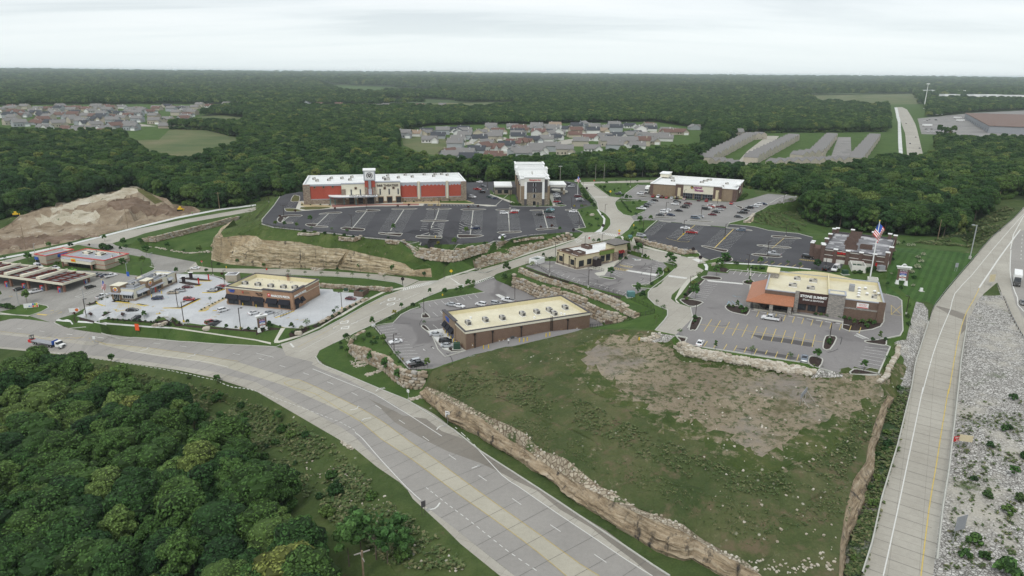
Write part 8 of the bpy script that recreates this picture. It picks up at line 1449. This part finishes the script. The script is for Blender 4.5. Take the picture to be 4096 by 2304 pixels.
while r<14000:
 st=max(8.5,r/150.0);na=int(r*math.radians(84)/st)
 for k in range(na):
  a=math.radians(-42+84*k/na)+rr.uniform(-.5,.5)*st/r;q=r+rr.uniform(-.6,.6)*st;x,y=q*math.sin(a),q*math.cos(a)
  if y<150*7.6 and abs(x)<830:continue
  j=region(x,y)
  if j>=0 and REG[j][0]not in OKR:continue
  if noise.noise(Vector((x*.0016,y*.0016,2.2)))>.42 and r>1500:continue
  pts.append((x,y,gz(x,y)-.5,st/8.0*rr.uniform(.8,1.25)if st<12 else st/9.5*rr.uniform(.7,1.1),rr.uniform(0,6.28)))
 r+=st*(1.0 if r<3000 else 1.5)
gn_forest('far_forest','far wooded country reaching to the horizon',pts,FP)
# houses
WC={'w':('white',(.66,.66,.64)),'c':('cream',(.50,.45,.35)),'t':('tan',(.36,.31,.25)),'g':('grey',(.36,.38,.40)),'b':('beige',(.44,.40,.33))}
RC={'k':('dark',(.055,.06,.07)),'n':('brown',(.14,.085,.07)),'g':('grey',(.19,.185,.18)),'r':('red brown',(.15,.085,.075)),'t':('tan',(.26,.20,.15))}
for k,(n,c)in WC.items():DEF['hw_'+k]=(lambda k=k,c=c:paint('hw_'+k,c,.8,.05))
for k,(n,c)in RC.items():DEF['hr_'+k]=(lambda k=k,c=c:paint('hr_'+k,c,.85,.12))
def gable(b,r,x0,y0,x1,y1,h,rh,w,rf,axis='x',oh=.5):
 b.box(x0,y0,-1.5,x1,y1,h,w)
 if axis=='x':
  ym=(y0+y1)/2;b.mesh([(x0,y0,h),(x0,y1,h),(x0,ym,h+rh)],[(0,2,1)],w);b.mesh([(x1,y0,h),(x1,y1,h),(x1,ym,h+rh)],[(0,1,2)],w)
  for s,y in((-1,y0),(1,y1)):k=rh/(ym-y0)*oh;r.mesh([(x0-oh,y+s*oh,h-k),(x1+oh,y+s*oh,h-k),(x1+oh,ym,h+rh+.12),(x0-oh,ym,h+rh+.12),(x0-oh,y+s*oh,h-k-.2),(x1+oh,y+s*oh,h-k-.2)],[(0,1,2,3),(0,4,5,1)],rf)
 else:
  xm=(x0+x1)/2;b.mesh([(x0,y0,h),(x1,y0,h),(xm,y0,h+rh)],[(0,1,2)],w);b.mesh([(x0,y1,h),(x1,y1,h),(xm,y1,h+rh)],[(0,2,1)],w)
  for s,x in((-1,x0),(1,x1)):k=rh/(xm-x0)*oh;r.mesh([(x+s*oh,y0-oh,h-k),(x+s*oh,y1+oh,h-k),(xm,y1+oh,h+rh+.14),(xm,y0-oh,h+rh+.14),(x+s*oh,y0-oh,h-k-.2),(x+s*oh,y1+oh,h-k-.2)],[(0,1,2,3),(0,4,5,1)],rf)
HP={}
def house(wk,rk,two):
 t=thing('house','x','house');w,r='hw_'+wk,'hr_'+rk;b=MB();f=MB();h=5.2 if two else 3.2;gable(b,f,-8,-5,6,6,h,3.0,w,r);gable(b,f,1.5,-8.5,7.5,-2,min(h,3.3),2.4,w,r,'y');b.build('wall',t);ro=f.build('roof',t)
 c=MB();c.box(-5,2,h,-4.2,2.8,h+3.6,w);c.build('chimney',ro);g=MB();g.box(2.2,-8.56,0,6.6,-8.5,2.3,'whitetrim');g.build('garage_door',t)
 for x in(-6.5,-3,-.5):g=MB();g.box(x-.5,-5.06,1,x+.5,-5,2.4,'glass');g.build('window',t)
 t.location=(0,-800,0);return reg(t)
def houses(place,s,rots=(0,),sc=1.35,group='houses'):
 t=None;i=0;toks=s.split();n=sum(1 for w in toks if w not in TL)
 for w in toks:
  if w in TL:t=w;continue
  x,y,k=w.split(',');q=P('%s %s,%s'%(t,x,y));key=k[:3]
  if key not in HP:HP[key]=None;src=HP[key]=house(k[0],k[1],k[2]=='2');o=src
  else:o=dup(HP[key],q)
  o.location=q;o.rotation_euler=(0,0,math.radians(rots[i%len(rots)]+random.uniform(-6,6)));o['label']='%s house with %s roof, %s from left %s'%(WC[k[0]][0],RC[k[1]][0],ORD[min(i,14)],place);o['group']=group;o.scale=(sc,)*3;i+=1
R4=(0,175,90,10,184)
houses('in back row, central subdivision','k 45,160,gg2 130,145,wt1 215,140,cg1 250,125,gk1 380,130,gg2 465,115,wk1 590,120,wg1 720,135,cg1 900,125,cn1 1085,90,wn1 1225,95,gg1 1385,90,cg1',R4)
houses('in far right back row, centre','N 70,812,cr1 240,800,gg2 440,795,wt2 640,800,gk2 835,790,gg1 1015,785,gg2 1190,785,wk1 1380,790,cg1',(0,178))
houses('in second row, central subdivision','k 280,205,ww1 340,165,gk1 540,150,wk2 510,225,bg1 712,212,wk2 870,190,bg2 1065,170,wk1 1245,155,wr2 1080,130,gk1 1420,145,wg1'.replace('ww1','wg1'),R4)
houses('in middle row by big tree','N 60,850,wk1 260,870,br2 460,865,wg2 650,850,bn2 800,850,wk2 900,840,ct1 1040,820,gk2 1290,830,wg2 1240,870,gk1 1570,850,bn1',R4)
houses('in third row, central subdivision','k 460,325,bn1 470,350,gg1 590,325,gg1 690,300,gk1 770,290,ww2 880,280,wn1 960,255,gk1 1030,235,br1 1110,225,cn1 1210,210,gk1 1320,195,wg1'.replace('ww2','wn2'),(60,20,175,170))
houses('by the pale cul-de-sac','k 640,372,gk1 850,380,gn1 1085,330,gg2 1220,330,wg2 N 60,960,cn1 190,930,bk1 250,1040,wg2 40,1060,gg2',(10,80,175))
houses('in front row, right centre','N 790,910,wr1 940,900,gg1 1070,890,wk1 1190,880,gg1 970,965,bg2 1080,965,cg2 1190,965,bg2 1300,960,cn2 1390,945,bg1 1470,900,wg1',(0,0,5,170))
houses('behind trees, right centre','N 1690,850,bn1 1600,840,wg1 2260,870,bg2 1830,800,gg1',(0,90))
houses('in back row, left subdivision','l 20,105,tg1 130,100,bg2 360,95,bg1 450,95,tn1 540,100,gk2 620,90,gn1 710,100,bn2 800,110,cr2 900,95,tg1 1020,95,bn2 1260,100,tn1 1430,85,bg1 1100,140,wk1 1180,135,bg2 1260,145,gg2',(0,170,5))
houses('in second row, left subdivision','l 20,160,wg1 90,165,gk2 150,160,gn1 230,155,gg1 310,120,wg1 400,145,gk1 500,140,tg1 590,145,bg1 680,160,tn2 790,160,bg1 870,165,gn1 930,180,gk2 985,200,tg1 1040,215,gg2 1110,230,bk1 1190,240,gg1',R4)
houses('in front row, left subdivision','l 110,225,bg2 190,240,gg2 400,210,tn2 470,240,gk2 540,245,bg2 640,195,gg2 690,210,bg2 750,225,gg2 810,250,wk2 880,260,bg2 730,285,gg1 620,285,tn1 850,285,bg1 960,285,wg1 1060,270,gn2',(50,55,60,175))
houses('in mid left distance','L 1400,610,tg1 1580,605,bn1 1750,600,tn1 1860,600,wg1 1960,590,bg1 2120,580,wn1 2280,555,tg1 2420,555,wn1 2550,550,bg1 M 90,545,tn1 290,540,bn1 370,535,tn1 520,545,gk1 600,560,bn1'.replace('600,560,bn1','640,560,bn1'),R4)
houses('beside the distant field','M 720,600,bg1 790,600,tn1 870,600,wn1 950,585,bg1 830,560,tn1 1050,575,wg1 1100,575,bg1 1200,575,tg1 1310,570,wg1 1650,570,bn1 1880,565,tg1',R4)
houses('alone in far trees','L 290,1010,bn2 20,880,bk1 2430,480,wg1 M 860,440,cr2 740,390,wg1 90,390,wg1 990,710,wg1 980,860,gn1 N 460,540,wg1 960,600,wn1 1800,620,bn1 2080,605,tn1 O 345,470,ww1 120,600,bn1 2340,440,wg1'.replace('ww1','wg1').replace(' 120,600,bn1 2340,440,wg1',''),(0,),1.2)
def fill(label,grp,s,n,rots,keys):
 q=PL(s);poly=[(p.x,p.y)for p in q];xs=[p[0]for p in poly];ys=[p[1]for p in poly];hs=[(o.location.x,o.location.y)for o in D.objects if o.name.startswith('house')and o.parent is None];c=tr=0
 while c<n and tr<9000:
  tr+=1;x=random.uniform(min(xs),max(xs));y=random.uniform(min(ys),max(ys))
  if not pip(x,y,poly)or any(abs(x-a)<21 and abs(y-b)<19 for a,b in hs):continue
  r=region(x,y)
  if r>=0 and REG[r][2]=='street':continue
  hs.append((x,y));c+=1;dup(HP[random.choice(keys)],(x,y,gz(x,y)),math.radians(random.choice(rots)+random.uniform(-6,6)),label,grp).scale=(1.3,)*3
fill('one of the packed pale houses inside the left subdivision','packed houses, left subdivision',"V -40,272 150,270 370,270 560,268 500,290 400,340 240,346 -40,300",60,(0,60,175),['tg1','bg2','bg1','gg2','wg1','gn1','bk1']);fill('one of the packed pale houses inside the central subdivision','packed houses, central subdivision',"V 1080,340 1200,325 1640,318 1700,345 1560,395 1420,412 1250,405 1130,395",45,(0,175,60),['wg1','cg1','gg2','wk1','bg2','gg1','cn1'])
q=P('N 765,615');t=thing('barn','red barn with shining white roof in the far trees','barn',q,.5);b=MB();f=MB();gable(b,f,-16,-7,16,7,5,4,'redwall','roofwhite');b.build('wall',t);f.build('roof',t)
def terrace(label,a,b_,n,two='b',depth=14):
 p,q=P(a),P(b_);L=(q-p).length;w=L/n;t=thing('townhouse_row',label,'townhouses',p,math.atan2(q.y-p.y,q.x-p.x),'townhouse rows')
 for i in range(n):
  b=MB();f=MB();dx=i*w;dz=gz(p.x+(q.x-p.x)*(i+.5)/n,p.y+(q.y-p.y)*(i+.5)/n)-p.z;s=.6*(i%2);gable(b,f,dx,-depth/2+s,dx+w-.02,depth/2+s,6.0+dz,3.0,'hw_'+two,'hr_g','y',.15);b.build('unit_wall',t);f.build('unit_roof',t)
  g=MB()
  for y in(-depth/2+s-.06,depth/2+s):g.box(dx+w*.3,y,1+dz,dx+w*.3+1.1,y+.06,2.3+dz,'glass');
  g.build('window',t)
terrace('leftmost long curved row of grey roofed townhouses','N 1940,1140','N 2410,890',15);terrace('front stub row of townhouses at the trees','N 2040,1170','N 2240,1215',3);terrace('second long row of grey roofed townhouses','O -180,1140','O 260,905',15);terrace('third long row of grey roofed townhouses','O 480,1080','O 640,895',11);terrace('fourth long row of grey roofed townhouses before the sidewalk road','O 880,1140','O 1070,900',13)
terrace('short beige townhouse row with its gable to the camera','O 280,1110','O 520,1070',4);terrace('front row of townhouses seen gable by gable','O 20,1190','O 780,1160',9);terrace('single pair of pale units at the upper left of the townhouses','N 2400,900','N 2520,890',2)
DEF['roofbrown']=lambda:paint('roofbrown',(.17,.115,.095),.9,.1,.2)
cars('in the upper warehouse lot row',0,'O 1575,712,sw 1600,712,sg 1625,705,sk 1690,708,vk');cars('in the lower warehouse lot row',0,'O 1590,800,sk 1610,822,sw 1648,800,sg 1660,824,sw 1685,802,ss 1700,824,sk 1722,806,uk 1740,826,sw 1795,830,sg 1835,830,sr');cars('along the warehouse front',0,'O 2140,870,sw 2190,870,uk 2330,875,sg 2365,875,sw 2420,875,sr 2480,878,sk 2540,878,sw')
RWH=at(px('O 1962,655')[0],12);a=P('O 2215,835');c=P('O 1975,690')
t=thing('warehouse','huge warehouse with flat red brown roof at the right horizon side','warehouse',a,0);d=(c-a);L=d.length;rz=math.atan2(d.y,d.x)-math.pi;t.rotation_euler=(0,0,rz+math.pi/2+math.pi/2)
Lw=330;t.rotation_euler=(0,0,math.atan2(d.y,d.x));b=MB();b.box(0,-Lw,-3,L,0,11,'mediumgrey');b.build('wall',t);b=MB();b.box(-1,-Lw-1,11,L+1,1,11.8,'roofbrown');b.build('roof',t)
for i in range(14):b=MB();x=L*(i+.5)/14;b.box(x-1.6,0,1,x+1.6,.3,4.5,'hvacdark');b.build('dock_door',t)
q=P('O 1568,590');t=thing('cell_tower','slim white phone mast beside the far road','tower',q);b=MB();b.cyl(0,0,0,66,1.1,'whitetrim',8,.7);b.build('mast',t);b=MB()
for k in range(3):a_=k*2.09;b.box(3*math.cos(a_)-1,3*math.sin(a_)-1,64,3*math.cos(a_)+1,3*math.sin(a_)+1,67,'whitetrim');b.tube((0,0,65),(3*math.cos(a_),3*math.sin(a_),65),.2,'whitetrim',4)
b.build('antennas',t)
def lowbox(label,p,w,dpt,h,m,name='far_building',rz=0):q=P(p);t=thing(name,label,'building',q,rz);b=MB();b.box(-w/2,0,-2,w/2,dpt,h,m);b.build('wall',t);b=MB();b.box(-w/2-.5,-.5,h,w/2+.5,dpt+.5,h+.6,'roofwhite');b.build('roof',t)
for l,p,w,h in(('long white low building left of the right horizon cluster','O 1805,465',190,26),('white building right of the long white one','O 2060,460',130,22),('pale building row under the right horizon','O 2200,510',110,22),('wide pale building at the right frame edge','O 2470,525',200,24),('small white building among trees below the white row','O 1850,495',60,18),('white church-like block on the middle horizon','O 1262,405',16,26),('blue roofed hall near the horizon','O 880,375',60,20)):lowbox(l,p,w,40,h,'whitetrim')
b=MB()
for(x0,x1,y0,y1,n)in((85,800,345,385,85),(2100,2400,368,378,26)):
 for i in range(n):
  u=random.uniform(x0,x1);q=P('N %d,%d'%(u,y0+(y1-y0)*(u-x0)/(x1-x0)*.8+random.uniform(-6,8)));s=q.length/1800;b.box(q.x-8*s,q.y,q.z+10,q.x+8*s,q.y+12,q.z+19+3*s,random.choice(('whitetrim','hw_w','hw_c')));b.box(q.x-9*s,q.y-1,q.z+19+3*s,q.x+9*s,q.y+13,q.z+22+3*s,'hr_g')
for(x0,x1,y)in((0,380,372),(650,720,372),(2330,2500,290)):
 for i in range(18):u=random.uniform(x0,x1);q=P('O %d,%d'%(u,y));b.box(q.x-9,q.y,q.z+12,q.x+9,q.y+10,q.z+24,'whitetrim')
tag(b.build('distant_houses'),'specks of white houses in the far woods',None,None,'stuff')
# young trees, shrubs
def yproto(nm,cm,tm):return treeproto(nm,'x',cm,tm)
YP={'y':[yproto('young_tree',crown(9,420,1.5,5.2,.3,80+i,m='leafyoung',mc='leafyoung',z0=.25),trunkmb(2.2,.09,3,spread=.5))for i in range(2)],'c':[yproto('columnar_tree',crown(8,420,.75,5.0,.26,84,m='leafyoung',mc='leafyoung',z0=.12),trunkmb(1.2,.08,2,spread=.2))],'s':[yproto('sparse_tree',crown(8,110,1.5,4.2,.24,86,m='leafyoung',core=False),trunkmb(2.6,.07,7,spread=1.0))],'r':[yproto('red_leaf_tree',crown(7,200,1.2,3.4,.26,87,m='leafred',core=False),trunkmb(1.6,.07,5,spread=.7))],'e':[yproto('spruce_tree',crown(9,420,1.3,4.6,.25,88,m='shrub',mc='shrub',z0=.1),trunkmb(.6,.12,1,spread=.2))],'Y':[yproto('yellow_tree',crown(7,260,1.2,3.2,.26,89,m='leafyellow',core=False),trunkmb(1.4,.07,3,spread=.5))],'b':[yproto('shrub',crown(6,170,.75,1.35,.2,90,m='shrub',mc='shrub',z0=.02),trunkmb(.2,.05,0))],'f':[yproto('flowering_bush',crown(8,360,1.5,2.2,.26,91,m='flower',mc='shrub',z0=.02),trunkmb(.3,.06,0))],'B':[yproto('bush',crown(9,480,1.9,2.6,.34,92,m='leaf',z0=.02),trunkmb(.3,.06,0))],'l':[yproto('light_shrub',crown(6,170,.75,1.2,.2,93,m='leafyoung',mc='shrub',z0=.02),trunkmb(.2,.05,0))]}
YN={'y':'young leafy tree','c':'slim columnar tree','s':'thin sparse sapling','r':'small dark red tree','e':'dark conifer','Y':'small yellow tree','b':'dark green shrub','f':'white flowering bush','B':'rounded green bush','l':'light green shrub'}
def plants(phrase,s,ks=1.0):
 t=None;cnt={};toks=s.split();tot={}
 for w in toks:
  if w not in TL:tot[w.split(',')[2][0]]=tot.get(w.split(',')[2][0],0)+1
 for w in toks:
  if w in TL:t=w;continue
  x,y,k=w.split(',');sc=float(k[1:])if len(k)>1 else 1;k=k[0];i=cnt.get(k,0);cnt[k]=i+1
  usetree(random.choice(YP[k]),P('%s %s,%s'%(t,x,y)),YN[k]+(' '+ORD[i]+' from the left' if tot[k]>1 and i<15 else '')+' '+phrase,'planted trees and shrubs',sc*ks*(.85 if k in 'bl' else.62))
plants('along the lower fence of the cinema lot','B 197,768,y 290,780,y 413,792,y 560,820,s 765,825,s 918,840,y.8 1330,890,b C 45,935,y.8');plants('on the cinema lot islands','B 240,690,r 395,640,r 548,732,y1.3 797,615,r 1383,825,y1.2 1425,590,r 1540,580,r 2115,850,y1.2 2137,595,r 2235,595,r'.replace('1425,590,r ','1427,590,r '));plants('in the lower right cinema lot','C 290,800,r 402,795,r 480,825,y 625,590,Y 255,590,y.7')
plants('on the grass above the tall boulder wall','B 1835,965,Y 1997,965,y1.2 2480,950,y1.1 2300,960,b1.5');plants('on the ledge below the cliff','B 80,1190,y.9 712,1195,y 1037,1210,y1.1 1380,1245,y1.3 1695,1258,b1.5 820,1200,b');plants('on the green strip behind the pizza building','F 327,250,s 497,255,s 660,262,s 820,268,s 972,280,s 1130,295,s 1290,300,s')
plants('on the wedge lawn beside the cinema lot','C 700,600,y 750,690,y.8 775,780,y.8 825,590,e1.3 860,740,y 840,700,b 905,660,b 800,765,b 870,770,b 760,640,b 700,640,y.7');plants('on the upper lawn by the far road','C 890,375,B 930,380,B 1048,330,y.9 1150,320,e1 1260,330,y.9 1383,320,y.9 1163,370,e.9 1030,420,e.9 950,355,y 1070,410,y.8');plants('on the lawn left of the gym lot','C 1110,500,y1.1 1150,520,y1.2 1190,505,y1 1283,545,y1 1218,570,y.9 1250,600,s 1245,655,b1.2')
plants('on the lawn left of the dark lot','C 1285,750,y1.5 1393,720,y1.2 1240,825,y 1285,725,b 1300,870,y1.4 1340,890,l 1215,840,b 1200,860,b');plants('behind the beige restaurant','C 820,950,s1.2 872,945,y 1078,940,B1.3 1145,1000,y1.6 1235,1020,y.9 1275,1055,y1.7 1340,1075,l1.3 1145,1100,l1.2 1090,1105,l1.2');plants('along the drive of the restaurant lot','C 992,1280,y1.5 1580,1140,y1.7 1615,1170,y1.6 1560,1225,B1.2 1480,1300,y1.6 1410,1350,b G 1265,460,c1.6 1265,450,y1.3 1313,500,e1.3 1458,550,s.8 1520,640,s1.1 1447,745,s1.2 1405,350,b')
plants('by the white gated pen','C 205,1160,f1.2 340,1100,f1 380,1095,b 400,1090,b 315,1080,e');plants('around the steakhouse lot planting','C 2140,1150,y1.8 2090,1190,y1.6 2055,1270,y1.4 2497,1160,y1.3 2160,1120,B 2245,1145,b 2265,1148,b 2415,1195,b 2455,1200,b 2500,1200,b 2530,1198,b G 1880,290,s1.3 1830,345,B.9 1850,370,l1.6 1815,390,l1.6 1790,430,B.6 1745,455,B.6 1760,500,B.6 1845,490,y1.3 2388,325,c 2365,325,l 2400,325,l'.replace('1850,370,l1.6','1850,372,l1.6'))
plants('in the steakhouse front beds','p 945,290,c1.1 780,245,b 865,250,b 1030,270,l1.3 1125,295,l1.1 1045,355,l1.1 1105,345,l H 475,655,b 535,660,l 593,665,l 653,670,l 712,680,l 768,690,l 820,700,l 860,765,c1.1 950,735,l1.4 995,775,l1.4 1025,730,l1.4 1070,745,l1.3 915,760,r.5 620,920,l1.1 612,945,l 1120,915,c1.2 1180,910,b 1050,910,b');plants('at the lower edge of the steakhouse lot','G 1685,860,s 1840,690,l1.3 1835,720,l 1820,760,r.4 2045,1005,c1 2410,1060,s1 H 220,1115,s 490,1110,y1 960,1215,y.9 1195,1130,s.9 1260,1010,s.9 1410,620,c1 1405,680,b1.2 1415,760,b1.2')
plants('by the dark brick restaurant','D 490,1200,e1.8 195,1165,s 35,1180,s 318,1200,s 700,1220,B.7 870,1240,B.8 920,1240,B.8 990,1240,e 1015,1235,e 1045,1230,e 1070,1225,e 1300,950,f1.2 1230,940,f 1360,960,e.9 1410,965,f 1460,965,f 1270,1020,f.8 1240,1060,B.8 1250,1110,B.8 1045,1300,B.6');plants('in the flower bed by the tall pylon sign','D 1560,1060,f1.1 1510,1090,f1.1 1540,1130,f1.1 1500,1190,f1.2 1450,1240,f 1470,1290,B.8 1240,1250,f.6 1460,1370,f.7 1330,1425,e.9 1200,1370,e.8')
plants('around the strip building lot','F 1170,770,y1.1 1465,590,y.9 1580,565,B.8 1395,660,Y1.2 1350,700,b 1135,870,B.9 1080,920,e.7 1160,960,e.7 1280,960,y1.3 1190,890,B.6 1220,895,l 1200,940,l 1350,1050,l 1445,1130,l 1430,1105,s1.1 1475,1120,Y.6 1725,1190,y1.1 1750,455,y.9 1900,465,y1.2 2060,430,y1.1 2018,430,y.8 2135,385,y1.3 2190,365,y.9 1695,760,s.9 2520,230,e2 2500,300,e1.4')
plants('on the lawn below the curved boulder wall','F 915,1080,y1.2 1158,1155,y1.4 1305,1250,y1.6 1435,1345,y1.5 940,920,f1.4 990,900,f1.1 910,880,B.9 860,990,b 850,945,b');plants('in the beds at the corner pylon sign','b 135,1280,e.8 1000,1280,e1.3 1445,1290,e1.1 1755,1290,s1.5 1640,1290,f1 1460,1370,b 1520,1380,b 1520,1345,b 1590,1330,b 840,1310,b.8 905,1330,b.8 980,1300,b.8 870,1270,b.8 1210,1250,b.7 2290,985,e.9 2360,930,s1 1780,1290,b'.replace('1520,1345,b','1555,1350,b'))
plants('along the road side of the burger lot','E 915,680,r 1240,680,r 1455,695,y 750,665,r.8 1065,670,y.7 1705,250,r 1778,245,y 2235,270,r 1900,245,s.9 2080,235,y.9 2118,530,s.9 1890,510,s.8 1890,745,e.9 2085,770,s.9 2280,785,e.8 275,540,y1.8 -10,520,y1.6');plants('near the fuel shop','A 290,1130,y2 50,1130,s1.6 500,1000,y1.3 715,985,e1.6 1040,995,B2 1100,1000,B1.8 1215,1015,e 1055,920,y1.4 1250,980,y1.7 1270,1010,y1.2 1475,1060,y2 900,980,r1 1240,1195,y1.6 1440,1165,y1.7 570,1150,B1')
plants('in the green bowl','A 1415,955,y1.3 1480,990,y1.3 1690,1005,y1.5 1850,1045,y1 2010,1060,y1.7 2200,1155,B.8 2390,1150,y1');plants('in the rocky ramp median','K 2200,700,B.6 2300,830,b1.6 2490,680,Y1.1 2455,950,l2 2200,1180,l2.2 2130,1290,l1.8 2440,1420,l3.2 2280,1290,B.8 2420,330,b1.4 2460,320,b1.4 2500,90,b1.6 2320,450,b1.4 2540,860,b1.6 2590,540,B1'.replace('Y1.1','y1'))
plants('in the ditch beside the mound','K 1630,20,b1.4 1540,350,B.8 1550,440,B1 1530,480,B.7 1480,520,B.7 1470,700,B.8 1430,770,B.6 1450,890,B.9 1300,1300,B.6 1340,1000,B.5');plants('on the roadside meadow at the bottom','J 265,1300,s4.2 430,1150,y2.2 150,1250,y2.6 480,1300,y2 350,1330,y2.6 60,1350,y2.8 I 1820,150,B1 2130,330,B1.3 2200,380,B1.2 1230,110,y1.3 1400,200,y1.4 1280,50,y1.1 E 350,1100,B1 1130,1150,y1.2 2190,1350,y1.1 1900,1290,b1.2')
def row(label,s,gap,k='b',sc=.75):
 q=PL(s);n=max(1,int(length(q)/gap));
 for p in resample(q,n):usetree(YP[k][0],Vector((p.x+random.uniform(-.3,.3),p.y+random.uniform(-.3,.3),gz(p.x,p.y))),YN[k]+' '+label,YN[k]+' '+label,sc*random.uniform(.8,1.2))
row('in the long hedge row at the burger lot edge',"E 1085,700 1530,728 1600,690",2.2);row('in the row before the pizza lot',"E 1720,750 2420,808 F 60,790",2.4);row('in the row along the connector sidewalk',"F 640,760 870,625 1100,500",3.2,'b',.8);row('in the row under the cinema lot fence',"B 490,825 640,840 860,862 1080,895",5,'B',.5)
row('in the bed on the lower boulder wall',"C 10,925 180,905 300,900 500,850",4);row('in the hotel foundation bed',"d 450,1010 600,1015",1.5,'B',.6);row('in the hotel front bed',"d 760,1020 1160,1020",3,'b',.7);row('at the cinema wall',"B 460,555 740,560",4,'b',.7);row('before the striped cinema panels',"B 1500,528 2120,510",5,'b',.7);row('in the hedge on the upper lawn',"C 900,385 985,455",2.2);row('in the hedge left of the gym lot',"C 1100,520 1190,630",2.2);row('in the hedge behind the white hotel fence',"C 700,400 740,470 800,530",2.6,'B',.7)
row('at the fuel station corner',"E 0,575 120,590",2,'B',.8);row('at the foundation of the burger restaurant',"a 205,715 460,740",1.3,'b',.5);row('along the gym side wall',"C 2290,510 2360,455",3,'B',.6);row('before the burger lot corner',"E 905,545 1010,510 1140,465",1.8,'b',.6);row('in the straw bed between the lots',"E 2030,605 2275,475",2.2,'b',.5)
for i in range(46):
 x,y=random.choice([(random.uniform(380,830),None)]),0
vg=[(p.x,p.y)for p in PL("V 300,950 560,1000 720,1060 850,1160 960,1270 1150,1430 900,1430 800,1300 690,1180 500,1080 330,1010")];cnt=0
while cnt<60:
 x=random.uniform(min(p[0]for p in vg),max(p[0]for p in vg));y=random.uniform(min(p[1]for p in vg),max(p[1]for p in vg))
 if pip(x,y,vg):usetree(YP[random.choice('BBlby')][0],Vector((x,y,gz(x,y))),'scrubby plant on the rough roadside verge','scrub on the roadside verge',random.uniform(.35,1.0));cnt+=1
for lst in YP.values():
 for t in lst:
  if 'used' not in t:
   for c in[c for c in D.objects if c.parent==t]:D.objects.remove(c)
   D.objects.remove(t)
def weeds(label,s,n,h=.5,m='weed'):
 q=PL(s);poly=[(p.x,p.y)for p in q];xs=[p[0]for p in poly];ys=[p[1]for p in poly];b=MB();c=0;tr=0
 while c<n and tr<40*n:
  tr+=1;x=random.uniform(min(xs),max(xs));y=random.uniform(min(ys),max(ys))
  if not pip(x,y,poly)or noise.noise(Vector((x*.12,y*.12,6)))<random.uniform(-.5,.25):continue
  c+=1;z=gz(x,y);hh=h*random.uniform(.4,1.3)
  for k in range(7):
   a=random.uniform(0,6.28);r=random.uniform(0,hh*.8);u=x+r*math.cos(a);v=y+r*math.sin(a);w=hh*random.uniform(.3,.6);t=random.uniform(0,6.28);e=(w*math.cos(t),w*math.sin(t));zz=z+hh*random.uniform(.15,.8)
   b.mesh([(u-e[0],v-e[1],zz-w*.4),(u+e[1]*.7,v-e[0]*.7,zz),(u+e[0],v+e[1],zz+w*.3),(u-e[1]*.7,v+e[0]*.7,zz+w*.1)],[(0,1,2,3)],m)
 tag(b.build('weeds'),label,'weeds',None,'stuff')
weeds('band of bushy weeds around the bare ground on the mound',"V 1090,945 1180,930 1330,940 1450,1000 1600,1075 1750,1140 1880,1195 1990,1190 2090,1120 2180,1020 2200,1100 2120,1200 1960,1260 1800,1230 1600,1150 1400,1060 1250,1000 1120,1000",1900,.45);weeds('sparse weeds on the bare ground',"V 1500,865 2230,950 2100,1100 1960,1140 1700,1050",700,.3);weeds('weeds on the lower mound slope',"V 1120,1000 1400,1080 1700,1220 2000,1300 2130,1180 2140,1330 1900,1380 1600,1230 1250,1080",1200,.3)
weeds('tall weeds on the roadside verge',"V 60,890 300,925 560,985 720,1045 850,1130 960,1240 1180,1430 1000,1440 850,1330 700,1180 520,1080 330,1010 100,950",3000,.8);weeds('weeds along the ramp ditch',"K 1700,0 1620,450 1500,850 1430,1180 1350,1423 1230,1423 1320,1000 1440,600 1540,200",900,.7);weeds('weeds on the grassy slope left of the cinema lot',"B -40,500 250,430 60,700 60,745 500,815 1090,880 1400,930 1300,1060 600,930 0,900 A 2200,870 2480,620",1300,.5);weeds('weeds on the slope under the gym lot',"C 2440,650 2576,590 D 340,520 400,640 380,800 300,828 C 2420,735",900,.8);weeds('tufts in the rocky median',"K 2100,100 2560,100 2560,1400 1980,1400",500,.5);weeds('brush along the highway wood edge',"D 1700,905 2000,800 2250,640 2400,560 2480,600 2300,840 2100,980 1700,960 1400,940",1600,1.0)
# haze
hm=D.materials.new('haze');hm.use_nodes=True;t_=hm.node_tree;t_.nodes.clear();pv=t_.nodes.new('ShaderNodeVolumePrincipled');pv.inputs['Density'].default_value=0.00006;pv.inputs['Color'].default_value=(.86,.97,1.0,1);pv.inputs['Anisotropy'].default_value=0.0;mo=t_.nodes.new('ShaderNodeOutputMaterial');t_.links.new(pv.outputs[0],mo.inputs['Volume'])
zs=[v.co.z for o in D.objects if o.name.startswith('ground')and o.type=='MESH' for v in o.data.vertices];b=MB();b.box(-66000,-66000,min(zs)-1,66000,66000,112,'haze');MATS['haze']=hm;hz_=b.build('haze');hz_['kind']='stuff';hz_['label']='thin pale air haze over the far woods'
